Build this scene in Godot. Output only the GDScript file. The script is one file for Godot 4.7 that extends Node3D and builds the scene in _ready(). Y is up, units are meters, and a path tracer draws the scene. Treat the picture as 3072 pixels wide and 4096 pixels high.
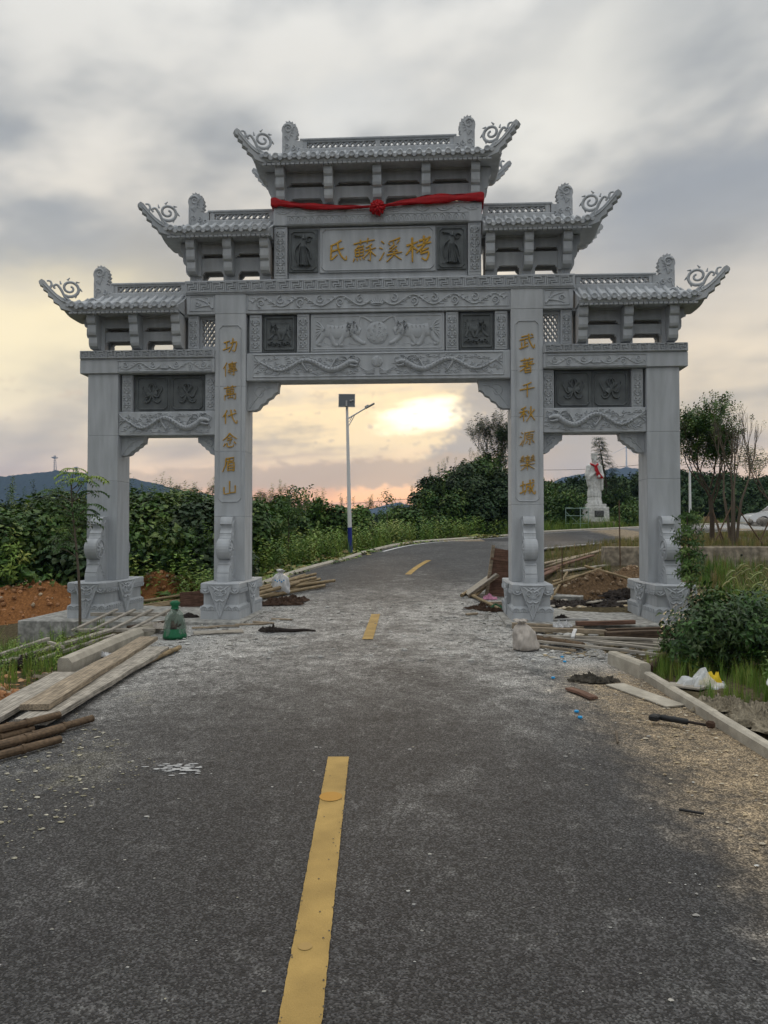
extends Node3D
# A carved stone memorial gateway across a village road at dusk.

class MB:
	var v := PackedVector3Array()
	var n := PackedVector3Array()
	var c := PackedColorArray()
	var xf := Transform3D.IDENTITY
	var tint = null
	var nb := Basis.IDENTITY
	var flip := false
	func at(t: Transform3D):
		xf = t
		nb = t.basis.inverse().transposed()
		flip = t.basis.determinant() < 0.0
		return self
	func put(p: Vector3, q: Vector3, r: Vector3, np: Vector3, nq: Vector3, nr: Vector3):
		# p, q, r run counter-clockwise seen from outside; Godot wants them clockwise
		var b = nb
		if flip:
			v.append(xf * p); v.append(xf * q); v.append(xf * r)
			n.append((b * np).normalized()); n.append((b * nq).normalized()); n.append((b * nr).normalized())
		else:
			v.append(xf * p); v.append(xf * r); v.append(xf * q)
			n.append((b * np).normalized()); n.append((b * nr).normalized()); n.append((b * nq).normalized())
		if tint != null:
			c.append(tint); c.append(tint); c.append(tint)
	func tri(p: Vector3, q: Vector3, r: Vector3):
		var m = (q - p).cross(r - p)
		if m.length_squared() < 1e-16: return
		m = m.normalized()
		put(p, q, r, m, m, m)
	func quad(p: Vector3, q: Vector3, r: Vector3, s: Vector3):
		var m = (r - p).cross(s - q)
		if m.length_squared() < 1e-16: return
		m = m.normalized()
		put(p, q, r, m, m, m); put(p, r, s, m, m, m)
	func grid(rows: Array, closed := false, turn := false):
		# smooth sheet through rows of points; outward = along the row index x along the column index
		var R = rows.size(); var C = rows[0].size()
		var nn = []
		for i in R:
			var line = PackedVector3Array()
			for j in C:
				var a = rows[min(i + 1, R - 1)][j] - rows[max(i - 1, 0)][j]
				var j1 = (j + 1) % C if closed else min(j + 1, C - 1)
				var j0 = (j + C - 1) % C if closed else max(j - 1, 0)
				var m = a.cross(rows[i][j1] - rows[i][j0])
				if m.length_squared() < 1e-14:
					var i2 = min(i + 1, R - 1) if i == 0 else max(i - 1, 0)
					a = rows[min(i2 + 1, R - 1)][j] - rows[max(i2 - 1, 0)][j]
					m = a.cross(rows[i2][j1] - rows[i2][j0])
				line.append(m.normalized() * (-1.0 if turn else 1.0))
			nn.append(line)
		for i in R - 1:
			for j in (C if closed else C - 1):
				var k = (j + 1) % C
				if turn:
					put(rows[i][j], rows[i][k], rows[i + 1][k], nn[i][j], nn[i][k], nn[i + 1][k])
					put(rows[i][j], rows[i + 1][k], rows[i + 1][j], nn[i][j], nn[i + 1][k], nn[i + 1][j])
				else:
					put(rows[i][j], rows[i + 1][k], rows[i][k], nn[i][j], nn[i + 1][k], nn[i][k])
					put(rows[i][j], rows[i + 1][j], rows[i + 1][k], nn[i][j], nn[i + 1][j], nn[i + 1][k])
	func box(o: Vector3, s: Vector3, ch := 0.0):
		var h = s * 0.5
		if ch <= 0.0:
			var p = func(a, b, d): return o + Vector3(h.x * a, h.y * b, h.z * d)
			quad(p.call(-1, -1, 1), p.call(1, -1, 1), p.call(1, 1, 1), p.call(-1, 1, 1))
			quad(p.call(1, -1, -1), p.call(-1, -1, -1), p.call(-1, 1, -1), p.call(1, 1, -1))
			quad(p.call(1, -1, 1), p.call(1, -1, -1), p.call(1, 1, -1), p.call(1, 1, 1))
			quad(p.call(-1, -1, -1), p.call(-1, -1, 1), p.call(-1, 1, 1), p.call(-1, 1, -1))
			quad(p.call(-1, 1, 1), p.call(1, 1, 1), p.call(1, 1, -1), p.call(-1, 1, -1))
			quad(p.call(-1, -1, -1), p.call(1, -1, -1), p.call(1, -1, 1), p.call(-1, -1, 1))
			return
		ch = min(ch, min(h.x, min(h.y, h.z)) * 0.9)
		# chamfered: corner points per axis
		var f = func(a, b, d, ax):
			var q = Vector3(h.x * a, h.y * b, h.z * d)
			for k in 3:
				if k != ax: q[k] -= ch * sign(q[k])
			return o + q
		for sgn in [1, -1]:
			var fx = [f.call(sgn, -1, sgn, 0), f.call(sgn, -1, -sgn, 0), f.call(sgn, 1, -sgn, 0), f.call(sgn, 1, sgn, 0)]
			quad(fx[0], fx[1], fx[2], fx[3])
			var fz = [f.call(-sgn, -1, sgn, 2), f.call(sgn, -1, sgn, 2), f.call(sgn, 1, sgn, 2), f.call(-sgn, 1, sgn, 2)]
			quad(fz[0], fz[1], fz[2], fz[3])
			var fy = [f.call(-1, sgn, sgn, 1), f.call(1, sgn, sgn, 1), f.call(1, sgn, -sgn, 1), f.call(-1, sgn, -sgn, 1)]
			quad(fy[0], fy[1], fy[2], fy[3])
		for a in [1, -1]:
			for b in [1, -1]:
				var e = [f.call(a, b, -1, 0), f.call(a, b, 1, 0), f.call(a, b, 1, 1), f.call(a, b, -1, 1)]
				_side(e, o)
				e = [f.call(-1, a, b, 1), f.call(1, a, b, 1), f.call(1, a, b, 2), f.call(-1, a, b, 2)]
				_side(e, o)
				e = [f.call(a, -1, b, 0), f.call(a, 1, b, 0), f.call(a, 1, b, 2), f.call(a, -1, b, 2)]
				_side(e, o)
				for d in [1, -1]:
					var t = [f.call(a, b, d, 0), f.call(a, b, d, 1), f.call(a, b, d, 2)]
					if (t[1] - t[0]).cross(t[2] - t[0]).dot(t[0] - o) > 0: tri(t[0], t[1], t[2])
					else: tri(t[0], t[2], t[1])
	func _side(e: Array, o: Vector3):
		if (e[1] - e[0]).cross(e[2] - e[0]).dot(e[0] + e[2] - o * 2.0) > 0: quad(e[0], e[1], e[2], e[3])
		else: quad(e[3], e[2], e[1], e[0])
	func extrude(poly: PackedVector2Array, z0: float, z1: float):
		# outline in x, y; faces towards +z and -z
		var area = 0.0
		for k in poly.size(): area += poly[k].cross(poly[(k + 1) % poly.size()])
		if area < 0.0:
			poly = poly.duplicate(); poly.reverse()
		var idx = Geometry2D.triangulate_polygon(poly)
		for k in range(0, idx.size(), 3):
			var a = poly[idx[k]]; var b = poly[idx[k + 1]]; var d = poly[idx[k + 2]]
			if (b - a).cross(d - a) < 0:
				var t = b; b = d; d = t
			tri(Vector3(a.x, a.y, z1), Vector3(b.x, b.y, z1), Vector3(d.x, d.y, z1))
			tri(Vector3(a.x, a.y, z0), Vector3(d.x, d.y, z0), Vector3(b.x, b.y, z0))
		for k in poly.size():
			var a = poly[k]; var b = poly[(k + 1) % poly.size()]
			quad(Vector3(a.x, a.y, z0), Vector3(b.x, b.y, z0), Vector3(b.x, b.y, z1), Vector3(a.x, a.y, z1))
	func loft(rings: Array):
		# rings of rectangles [y, half x, half z]; closed above and below
		for k in rings.size() - 1:
			var a = rings[k]; var b = rings[k + 1]
			for s in 4:
				var c0 = [[-1, 1], [1, 1], [1, -1], [-1, -1]][s]; var c1 = [[1, 1], [1, -1], [-1, -1], [-1, 1]][s]
				quad(Vector3(c0[0] * a[1], a[0], c0[1] * a[2]), Vector3(c1[0] * a[1], a[0], c1[1] * a[2]), Vector3(c1[0] * b[1], b[0], c1[1] * b[2]), Vector3(c0[0] * b[1], b[0], c0[1] * b[2]))
		var t = rings[-1]; var u = rings[0]
		quad(Vector3(-t[1], t[0], t[2]), Vector3(t[1], t[0], t[2]), Vector3(t[1], t[0], -t[2]), Vector3(-t[1], t[0], -t[2]))
		quad(Vector3(-u[1], u[0], -u[2]), Vector3(u[1], u[0], -u[2]), Vector3(u[1], u[0], u[2]), Vector3(-u[1], u[0], u[2]))
	func lathe(prof: Array, sides := 16):
		var rows = []
		for q in prof:
			var line = PackedVector3Array()
			for k in sides:
				var a = TAU * k / sides
				line.append(Vector3(cos(a) * q[0], q[1], -sin(a) * q[0]))
			rows.append(line)
		grid(rows, true, true)
	func tube(path: Array, r0: float, r1: float, sides := 7, capped := true):
		var rows = []
		var m = path.size()
		var d0 = (path[1] - path[0]).normalized()
		var up = Vector3.UP if abs(d0.y) < 0.9 else Vector3.RIGHT
		for i in m:
			var d = (path[min(i + 1, m - 1)] - path[max(i - 1, 0)]).normalized()
			var sx = d.cross(up).normalized()
			up = sx.cross(d).normalized()
			var r = lerp(r0, r1, float(i) / (m - 1))
			var line = PackedVector3Array()
			for k in sides:
				var a = TAU * k / sides
				line.append(path[i] + sx * cos(a) * r + up * sin(a) * r)
			rows.append(line)
		grid(rows, true, false)
		if capped:
			for k in sides:
				tri(path[0], rows[0][k], rows[0][(k + 1) % sides])
				tri(path[m - 1], rows[m - 1][(k + 1) % sides], rows[m - 1][k])
	func relief(path: PackedVector2Array, r0: float, r1: float, h: float, z0 := 0.0):
		# a rounded raised line on the plane z = z0, tapering from r0 to r1
		var m = path.size()
		if m < 2: return
		var rows = []
		for i in m:
			var d = (path[min(i + 1, m - 1)] - path[max(i - 1, 0)]).normalized()
			var s = Vector2(-d.y, d.x)
			var t = float(i) / (m - 1)
			var r = lerp(r0, r1, t)
			var e = 1.45 * h * clamp(r / max(r0, r1), 0.35, 1.0)
			var line = PackedVector3Array()
			for q in [[1.0, 0.0], [0.7, 0.72], [0.0, 1.0], [-0.7, 0.72], [-1.0, 0.0]]:
				var w = path[i] + s * q[0] * r
				line.append(Vector3(w.x, w.y, z0 + e * q[1]))
			rows.append(line)
		grid(rows, false, true)
		for e in [0, m - 1]:
			for k in 3:
				if e == 0: tri(rows[0][0], rows[0][k + 2], rows[0][k + 1])
				else: tri(rows[e][0], rows[e][k + 1], rows[e][k + 2])
	func stroke(path: PackedVector2Array, r0: float, r1: float, h: float, z0 := 0.0):
		# a flat topped raised line (gilded writing)
		var m = path.size()
		var rows = []
		for i in m:
			var d = (path[min(i + 1, m - 1)] - path[max(i - 1, 0)]).normalized()
			var s = Vector2(-d.y, d.x)
			var r = lerp(r0, r1, float(i) / (m - 1))
			var line = []
			for q in [[1.0, 0.0], [0.8, 1.0], [-0.8, 1.0], [-1.0, 0.0]]:
				var w = path[i] + s * q[0] * r
				line.append(Vector3(w.x, w.y, z0 + h * q[1]))
			rows.append(line)
		for i in m - 1:
			for j in 3:
				quad(rows[i][j], rows[i][j + 1], rows[i + 1][j + 1], rows[i + 1][j])
		quad(rows[0][3], rows[0][2], rows[0][1], rows[0][0])
		quad(rows[m - 1][0], rows[m - 1][1], rows[m - 1][2], rows[m - 1][3])
	func mesh() -> ArrayMesh:
		var a = []
		a.resize(Mesh.ARRAY_MAX)
		a[Mesh.ARRAY_VERTEX] = v
		a[Mesh.ARRAY_NORMAL] = n
		if c.size() == v.size() and c.size() > 0: a[Mesh.ARRAY_COLOR] = c
		var m = ArrayMesh.new()
		m.add_surface_from_arrays(Mesh.PRIMITIVE_TRIANGLES, a)
		return m

var M = {}
var used = {}
var rng = RandomNumberGenerator.new()
var tex = {}

func lin(r, g = null, b = null) -> Color:
	if g == null: return Color(r, r, r).linear_to_srgb()
	return Color(r, g, b).linear_to_srgb()

func noise_tex(key, freq, lo, hi, type = FastNoiseLite.TYPE_SIMPLEX_SMOOTH, oct = 4, size = 512, mid = null, sh = 1.0):
	if tex.has(key): return tex[key]
	var f = FastNoiseLite.new()
	f.seed = hash(key) % 10000
	f.noise_type = type
	f.frequency = freq
	f.fractal_octaves = oct
	var im = f.get_seamless_image(size, int(size / sh))
	im.convert(Image.FORMAT_L8)
	var d = im.get_data()
	# stretch to the full range, then to lo..hi
	var a = 255; var b = 0
	for k in range(0, d.size(), 7):
		a = min(a, d[k]); b = max(b, d[k])
	var lut = PackedByteArray(); lut.resize(256)
	for k in 256:
		var t = clamp((k - a) / float(max(b - a, 1)), 0.0, 1.0)
		if mid != null: t = smoothstep(mid[0], mid[1], t)
		lut[k] = int(clamp(lerp(lo, hi, t), 0.0, 1.0) * 255)
	for k in d.size(): d[k] = lut[d[k]]
	im = Image.create_from_data(im.get_width(), im.get_height(), false, Image.FORMAT_L8, d)
	var t2 = ImageTexture.create_from_image(im)
	tex[key] = t2
	return t2

func mat(key, col: Color, rough = 0.85, albedo = null, scale = 1.0, bump = null, bump_cm = 0.0, detail = null, dscale = 0.2):
	if M.has(key): return M[key]
	var m = StandardMaterial3D.new()
	m.resource_name = key
	m.albedo_color = col
	m.roughness = rough
	m.metallic_specular = 0.35
	if albedo != null or bump != null:
		m.uv1_triplanar = true
		m.uv1_world_triplanar = true
		m.uv1_scale = Vector3.ONE * scale if not scale is Vector3 else scale
	if albedo != null: m.albedo_texture = albedo
	if bump != null:
		m.heightmap_enabled = true
		m.heightmap_texture = bump
		m.heightmap_scale = bump_cm
	if detail != null:
		m.detail_enabled = true
		m.detail_albedo = detail
		m.detail_blend_mode = BaseMaterial3D.BLEND_MODE_MUL
		m.detail_uv_layer = BaseMaterial3D.DETAIL_UV_2
		m.uv2_triplanar = true
		m.uv2_world_triplanar = true
		m.uv2_scale = Vector3.ONE * dscale if not dscale is Vector3 else dscale
	M[key] = m
	return m

func numbered(called: String) -> String:
	if not used.has(called):
		used[called] = 0
		return called
	used[called] += 1
	return "%s_%03d" % [called, used[called]]

func tag(o, label, category, group = "", kind = ""):
	if label: o.set_meta("label", label)
	if category: o.set_meta("category", category)
	if group: o.set_meta("group", group)
	if kind: o.set_meta("kind", kind)
	return o

func thing(called, label, category, pos = Vector3.ZERO, turn = 0.0, group = ""):
	var o = Node3D.new()
	o.name = numbered(called)
	add_child(o)
	o.position = pos
	o.rotation.y = turn
	return tag(o, label, category, group)

func obj(called: String, shape, material, parent = null):
	var o = MeshInstance3D.new()
	o.mesh = shape.mesh() if shape is MB else shape
	o.material_override = material
	if parent == null:
		o.name = numbered(called)
		add_child(o)
	else:
		o.name = called
		parent.add_child(o, true)
	return o

func solo(called, shape, material, label, category, pos = Vector3.ZERO, rot = Vector3.ZERO, group = ""):
	var o = obj(called, shape, material)
	o.position = pos
	o.rotation = rot
	return tag(o, label, category, group)

func P2(a) -> PackedVector2Array:
	var r = PackedVector2Array()
	for k in range(0, a.size(), 2): r.append(Vector2(a[k], a[k + 1]))
	return r

func smooth2(a, steps = 4) -> PackedVector2Array:
	# Catmull-Rom through flat [x, y, x, y ...] or a PackedVector2Array
	var p = a if a is PackedVector2Array else P2(a)
	var r = PackedVector2Array()
	for i in p.size() - 1:
		for k in steps:
			r.append(p[i].cubic_interpolate(p[i + 1], p[max(i - 1, 0)], p[min(i + 2, p.size() - 1)], float(k) / steps))
	r.append(p[p.size() - 1])
	return r

func smooth3(p: Array, steps = 4) -> Array:
	var r = []
	for i in p.size() - 1:
		for k in steps:
			r.append(p[i].cubic_interpolate(p[i + 1], p[max(i - 1, 0)], p[min(i + 2, p.size() - 1)], float(k) / steps))
	r.append(p[p.size() - 1])
	return r

func spiral(cx, cy, r0, r1, a0, turns, n = 14) -> PackedVector2Array:
	var p = PackedVector2Array()
	for i in n + 1:
		var t = float(i) / n
		var a = a0 + turns * TAU * t
		var r = lerp(r0, r1, t)
		p.append(Vector2(cx + cos(a) * r, cy + sin(a) * r))
	return p

# ---------------------------------------------------------------- sky and light
func smooth(a, b, t): return smoothstep(a, b, t)

func sky_image() -> Image:
	var im = sky_part(512, 256, -180.0, 90.0, 360.0 / 512.0)
	im.resize(3072, 1536, Image.INTERPOLATE_BILINEAR)
	# finer where the clouds are looked at
	var st = 360.0 / 3072.0
	var fine = sky_part(600, 384, -300.0 * st, 376.0 * st, st)
	im.blit_rect(fine, Rect2i(0, 0, 600, 384), Vector2i(1536 - 300, 768 - 376))
	# the panorama's middle column looks back along +z
	var out = Image.create(3072, 1536, false, Image.FORMAT_RGBF)
	out.blit_rect(im, Rect2i(1536, 0, 1536, 1536), Vector2i(0, 0))
	out.blit_rect(im, Rect2i(0, 0, 1536, 1536), Vector2i(1536, 0))
	return out

func sky_part(W, Hh, az0, el0, st) -> Image:
	# azimuth and height in degrees, azimuth 0 straight ahead; linear colours
	var f1 = FastNoiseLite.new(); f1.seed = 11; f1.noise_type = FastNoiseLite.TYPE_SIMPLEX_SMOOTH; f1.frequency = 0.65; f1.fractal_octaves = 6; f1.fractal_gain = 0.55
	var f2 = FastNoiseLite.new(); f2.seed = 23; f2.noise_type = FastNoiseLite.TYPE_SIMPLEX_SMOOTH; f2.frequency = 0.09; f2.fractal_octaves = 5; f2.fractal_gain = 0.52
	var f3 = FastNoiseLite.new(); f3.seed = 37; f3.noise_type = FastNoiseLite.TYPE_SIMPLEX_SMOOTH; f3.frequency = 0.3; f3.fractal_octaves = 4
	var data = PackedFloat32Array(); data.resize(W * Hh * 3)
	var dark = Vector3(0.25, 0.268, 0.284); var light = Vector3(0.55, 0.548, 0.525)
	var cream = Vector3(0.92, 0.70, 0.40); var amber = Vector3(1.4, 0.53, 0.12); var mauve = Vector3(0.58, 0.41, 0.24)
	for j in Hh:
		var el = el0 - (j + 0.5) * st
		if el < -2.0:
			for i in W:
				var o = (j * W + i) * 3
				data[o] = 0.22; data[o + 1] = 0.21; data[o + 2] = 0.2
			continue
		var e = max(el, 0.0)
		var se = sin(deg_to_rad(e)); var ce = cos(deg_to_rad(e))
		for i in W:
			var az = az0 + (i + 0.5) * st
			var a = deg_to_rad(az)
			var q = 1.0 / (se + 0.16)
			var px = sin(a) * ce * q; var pz = cos(a) * ce * q
			# broad cloud deck, streaked across the view from lower left to upper right
			var n1 = f1.get_noise_3d(px * 0.75 - pz * 0.25, pz * 1.35 + px * 0.3, 0.0)
			var n2 = f2.get_noise_3d(az * 0.55, e * 1.25 - az * 0.16, 4.0)
			var t = clamp(0.52 + n1 * 0.55 + n2 * 0.8, 0.0, 1.0)
			t = t * t * (3.0 - 2.0 * t)
			var c = dark.lerp(light, t)
			# the sun's side: veils turn cream, then amber close to the ground
			var d = az - 3.0
			var side = exp(-d * d / 1500.0)
			var warm = side * exp(-e * e / 330.0)
			c = c.lerp(cream * (0.62 + 0.5 * t), clamp(warm * (0.62 + 0.6 * t), 0.0, 1.0))
			var low = exp(-d * d / 900.0) * exp(-e * e / 13.0)
			c = c.lerp(amber * (0.85 + 0.3 * t), clamp(low * 0.95, 0.0, 1.0))
			# grey blue slab high on the right
			var slab = exp(-pow((e - 20.0 - (az - 20.0) * 0.25 + n2 * 6.0) / 4.5, 2.0)) * smooth(8.0, 20.0, az) * smooth(50.0, 32.0, az)
			c = c.lerp(Vector3(0.25, 0.268, 0.29), slab * 0.75)
			slab = exp(-pow((e - 19.5 + n2 * 8.0) / 3.2, 2.0)) * smooth(-17.0, -23.0, az) * smooth(-60.0, -35.0, az)
			c = c.lerp(Vector3(0.25, 0.268, 0.285), slab * 0.7)
			# the break in the clouds where the sun stands
			var w3 = f3.get_noise_3d(az * 0.9, e * 2.2, 9.0)
			var w4 = f3.get_noise_3d(az * 2.6, e * 5.0, 19.0)
			var w5 = f3.get_noise_3d(az * 0.35, e * 3.4 - az * 0.25, 29.0)
			var gx = (az - 0.6) / (10.5 if az < 0.6 else 7.0); var gy = (e - 8.2 - az * 0.04) / 3.1
			var g = exp(-(gx * gx + gy * gy))
			c = c.lerp(Vector3(1.02, 0.77, 0.42), clamp(smooth(0.18, 0.8, g + 0.5 * w5 + 0.14 * w4) * 0.95 * smooth(0.02, 0.25, g), 0.0, 1.0))
			gx = (az - 3.0) / 3.8; gy = (e - 8.5 - (az - 2.6) * 0.1) / 1.35
			g = exp(-(gx * gx + gy * gy))
			c = c + Vector3(0.85, 0.8, 0.62) * smooth(0.2, 0.85, g + 0.3 * w5 + 0.14 * w4) * smooth(0.05, 0.3, g) * 0.85
			# brighter veils: low on the left, high right of the middle
			g = exp(-(pow((az + 25.0) / 10.0, 2.0) + pow((e - 13.0 + n2 * 5.0) / 3.8, 2.0)))
			c = c.lerp(Vector3(0.84, 0.72, 0.46), clamp(g * 0.9, 0.0, 1.0))
			g = exp(-(pow((az - 12.0) / 9.0, 2.0) + pow((e - 27.0 - (az - 12.0) * 0.3 + n2 * 8.0) / 5.0, 2.0)))
			c = c.lerp(Vector3(0.68, 0.66, 0.60), clamp(g * 0.8, 0.0, 1.0))
			g = exp(-(pow((az + 3.0) / 7.0, 2.0) + pow((e - 29.0 + n2 * 8.0) / 4.0, 2.0)))
			c = c.lerp(Vector3(0.60, 0.60, 0.575), clamp(g * 0.6, 0.0, 1.0))
			# cloud bank on the sun's right and the long bars below it
			var bank = smooth(0.0, 1.6, az - 5.3 - 1.0 * w3 + w4 * 1.6 - (0.0 if e > 8.5 else (8.5 - e) * -0.7)) * smooth(3.0, 4.4, e + w4) * smooth(13.6, 11.0, e + w3 * 2.0) * smooth(24.0, 13.0, az)
			c = c.lerp(Vector3(0.42, 0.36, 0.29), clamp(bank, 0.0, 1.0) * 0.88)
			var bar = smooth(3.05, 3.5, e + w4 * 0.55 - 0.02 * az) * smooth(5.55, 5.05, e + w4 * 0.45 + w3 * 0.35 - 0.06 * az) * smooth(-30.0, -14.0, az + w3 * 8.0) * smooth(16.0, 8.0, az)
			c = c.lerp(mauve, clamp(bar, 0.0, 1.0) * 0.82)
			bar = smooth(1.55, 1.8, e + w4 * 0.4) * smooth(2.35, 2.05, e + w4 * 0.35) * smooth(-22.0, -8.0, az + w3 * 10.0) * smooth(12.0, 5.0, az)
			c = c.lerp(Vector3(0.70, 0.38, 0.24), clamp(bar, 0.0, 1.0) * 0.6)
			bar = smooth(0.35, 0.6, w4 + w3 * 0.4) * smooth(5.6, 6.4, e) * smooth(11.5, 9.0, e) * smooth(7.0, 0.0, az) * side
			c = c.lerp(Vector3(0.54, 0.42, 0.30), clamp(bar, 0.0, 1.0) * 0.7)
			# an overcast deck is brighter overhead
			c *= 0.95 + 2.05 * smooth(30.0, 72.0, e)
			var o = (j * W + i) * 3
			data[o] = max(c.x, 0.0); data[o + 1] = max(c.y, 0.0); data[o + 2] = max(c.z, 0.0)
	return Image.create_from_data(W, Hh, false, Image.FORMAT_RGBF, data.to_byte_array())

func set_camera_and_light():
	var cam = Camera3D.new()
	cam.name = "camera"
	add_child(cam)
	cam.fov = 67.99
	cam.near = 0.05
	cam.far = 9000.0
	cam.position = Vector3(0, 1.8, 0)
	cam.rotation = Vector3(0.02378, 0, 0)
	cam.current = true
	var sky = Sky.new()
	var pm = PanoramaSkyMaterial.new()
	pm.panorama = ImageTexture.create_from_image(sky_image())
	sky.sky_material = pm
	var env = Environment.new()
	env.background_mode = Environment.BG_SKY
	env.sky = sky
	env.tonemap_mode = Environment.TONE_MAPPER_LINEAR
	env.tonemap_exposure = 1.52
	env.sdfgi_enabled = true
	env.ssao_enabled = true
	env.ssil_enabled = true
	env.fog_enabled = true
	env.fog_density = 0.00021
	env.fog_light_color = Color(0.54, 0.64, 0.80)
	var we = WorldEnvironment.new()
	we.name = "world"
	we.environment = env
	add_child(we)
	var sun = DirectionalLight3D.new()
	sun.name = "sun"
	add_child(sun)
	# behind thin cloud, low over the road beyond the gateway
	sun.look_at_from_position(Vector3(0.062, 0.16, -1.0) * 50.0, Vector3.ZERO)
	sun.light_energy = 0.3
	sun.light_angular_distance = 12.0
	sun.light_color = Color(1.0, 0.86, 0.68)
	sun.shadow_enabled = true

func make_materials():
	var grain = noise_tex("grain", 0.17, 0.7, 1.0, FastNoiseLite.TYPE_SIMPLEX, 3, 512)
	var mottle = noise_tex("mottle", 0.012, 0.78, 1.0, FastNoiseLite.TYPE_SIMPLEX_SMOOTH, 5, 512)
	var streak = noise_tex("streak", 0.02, 0.87, 1.0, FastNoiseLite.TYPE_SIMPLEX_SMOOTH, 4, 512)
	var bumpy = noise_tex("bumpy", 0.05, 0.0, 1.0, FastNoiseLite.TYPE_SIMPLEX, 4, 512)
	var wood = noise_tex("wood", 0.03, 0.6, 1.0, FastNoiseLite.TYPE_SIMPLEX_SMOOTH, 5, 512)
	var dirt = noise_tex("dirt", 0.035, 0.62, 1.0, FastNoiseLite.TYPE_SIMPLEX, 5, 512)
	mat("stone", lin(0.69, 0.72, 0.75), 0.82, grain, 2.2, bumpy, 0.12, streak, Vector3(0.55, 0.09, 0.55))
	mat("stone_pale", lin(0.735, 0.762, 0.785), 0.82, grain, 2.2, bumpy, 0.12, streak, Vector3(0.55, 0.09, 0.55))
	mat("stone_dull", lin(0.635, 0.67, 0.705), 0.82, grain, 2.2, bumpy, 0.12, streak, Vector3(0.55, 0.09, 0.55))
	mat("dark_stone", lin(0.22, 0.24, 0.245), 0.6, grain, 2.2, bumpy, 0.1, mottle, 0.6)
	mat("gold", lin(0.62, 0.36, 0.055), 0.42, mottle, 3.0)
	M.gold.metallic = 0.25
	mat("concrete", lin(0.62, 0.61, 0.57), 0.9, mottle, 0.9, bumpy, 0.1, dirt, 0.35)
	mat("kerb", lin(0.70, 0.64, 0.53), 0.9, grain, 1.4, bumpy, 0.06, mottle, 0.7)
	mat("wall_concrete", lin(0.56, 0.48, 0.37), 0.92, mottle, 0.7, bumpy, 0.1, dirt, 0.22)
	mat("yellow_paint", lin(0.60, 0.40, 0.13), 0.8, grain, 3.0, bumpy, 0.12, mottle, 0.4)
	mat("white_paint", lin(0.7), 0.8, mottle, 2.0)
	mat("red_soil", lin(0.44, 0.20, 0.08), 0.95, dirt, 0.9, bumpy, 1.2, mottle, 2.5)
	mat("brown_soil", lin(0.26, 0.17, 0.10), 0.95, dirt, 0.9, bumpy, 1.2, mottle, 2.5)
	mat("earth", lin(0.17, 0.14, 0.085), 0.95, dirt, 0.5, bumpy, 1.0, mottle, 2.5)
	mat("plank", lin(0.58, 0.47, 0.34), 0.85, wood, Vector3(0.13, 3.2, 3.2), wood, 0.12, mottle, 1.3)
	mat("plank_grey", lin(0.66, 0.60, 0.51), 0.85, wood, Vector3(0.13, 3.2, 3.2), wood, 0.12, mottle, 1.3)
	mat("timber_dark", lin(0.16, 0.11, 0.075), 0.85, wood, Vector3(0.13, 3.2, 3.2), wood, 0.12, mottle, 1.3)
	mat("bamboo", lin(0.54, 0.40, 0.22), 0.6, wood, Vector3(0.2, 3.0, 3.0), null, 0.0, mottle, 2.0)
	mat("pole_brown", lin(0.30, 0.20, 0.12), 0.75, wood, Vector3(0.2, 3.0, 3.0), wood, 0.1, dirt, 1.5)
	mat("plywood_red", lin(0.30, 0.17, 0.12), 0.85, wood, Vector3(0.13, 3.2, 3.2), wood, 0.12, mottle, 1.3)
	mat("plastic_white", lin(0.72), 0.45, mottle, 2.0)
	mat("plastic_green", lin(0.02, 0.16, 0.07), 0.35, mottle, 4.0)
	mat("plastic_pink", lin(0.62, 0.28, 0.42), 0.4)
	mat("plastic_yellow", lin(0.72, 0.52, 0.03), 0.4)
	mat("plastic_blue", lin(0.02, 0.28, 0.58), 0.4)
	mat("sack", lin(0.50, 0.45, 0.40), 0.8, streak, 3.0, bumpy, 0.15)
	mat("tarp", lin(0.42, 0.36, 0.26), 0.85, streak, 2.0, bumpy, 0.2, dirt, 2.0)
	mat("rag_dark", lin(0.045, 0.035, 0.03), 0.9, dirt, 3.0)
	mat("rag_brown", lin(0.10, 0.06, 0.04), 0.95, dirt, 3.0)
	mat("black", lin(0.02), 0.5)
	mat("red_silk", lin(0.44, 0.008, 0.012), 0.5, streak, 1.5)
	mat("bark", lin(0.14, 0.11, 0.08), 0.9, wood, 3.0, bumpy, 0.3)
	mat("bark_grey", lin(0.20, 0.16, 0.12), 0.9, wood, 3.0, bumpy, 0.3)
	mat("white_stone", lin(0.86, 0.86, 0.83), 0.75, mottle, 1.0, bumpy, 0.1, streak, 0.3)
	mat("plaque_black", lin(0.03), 0.35)
	mat("steel_white", lin(0.68), 0.4)
	mat("steel_blue", lin(0.02, 0.03, 0.22), 0.4)
	mat("steel_grey", lin(0.30), 0.5)
	mat("solar", lin(0.10, 0.11, 0.12), 0.35)
	mat("car_paint", lin(0.75), 0.25)
	M.car_paint.clearcoat_enabled = true; M.car_paint.clearcoat = 0.8; M.car_paint.clearcoat_roughness = 0.08
	mat("car_glass", lin(0.015), 0.06)
	mat("rubber", lin(0.02), 0.8)
	mat("rubble", lin(0.36, 0.33, 0.29), 0.95, dirt, 1.5, bumpy, 0.5)
	mat("scaffold_steel", lin(0.30, 0.42, 0.36), 0.5)
	mat("hill", lin(0.035, 0.055, 0.035), 1.0, noise_tex("hilltex", 0.06, 0.45, 1.0, FastNoiseLite.TYPE_SIMPLEX, 4, 512), 0.004)
	M.hill.metallic_specular = 0.0
	M.earth.metallic_specular = 0.1; M.red_soil.metallic_specular = 0.1; M.brown_soil.metallic_specular = 0.1
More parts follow.
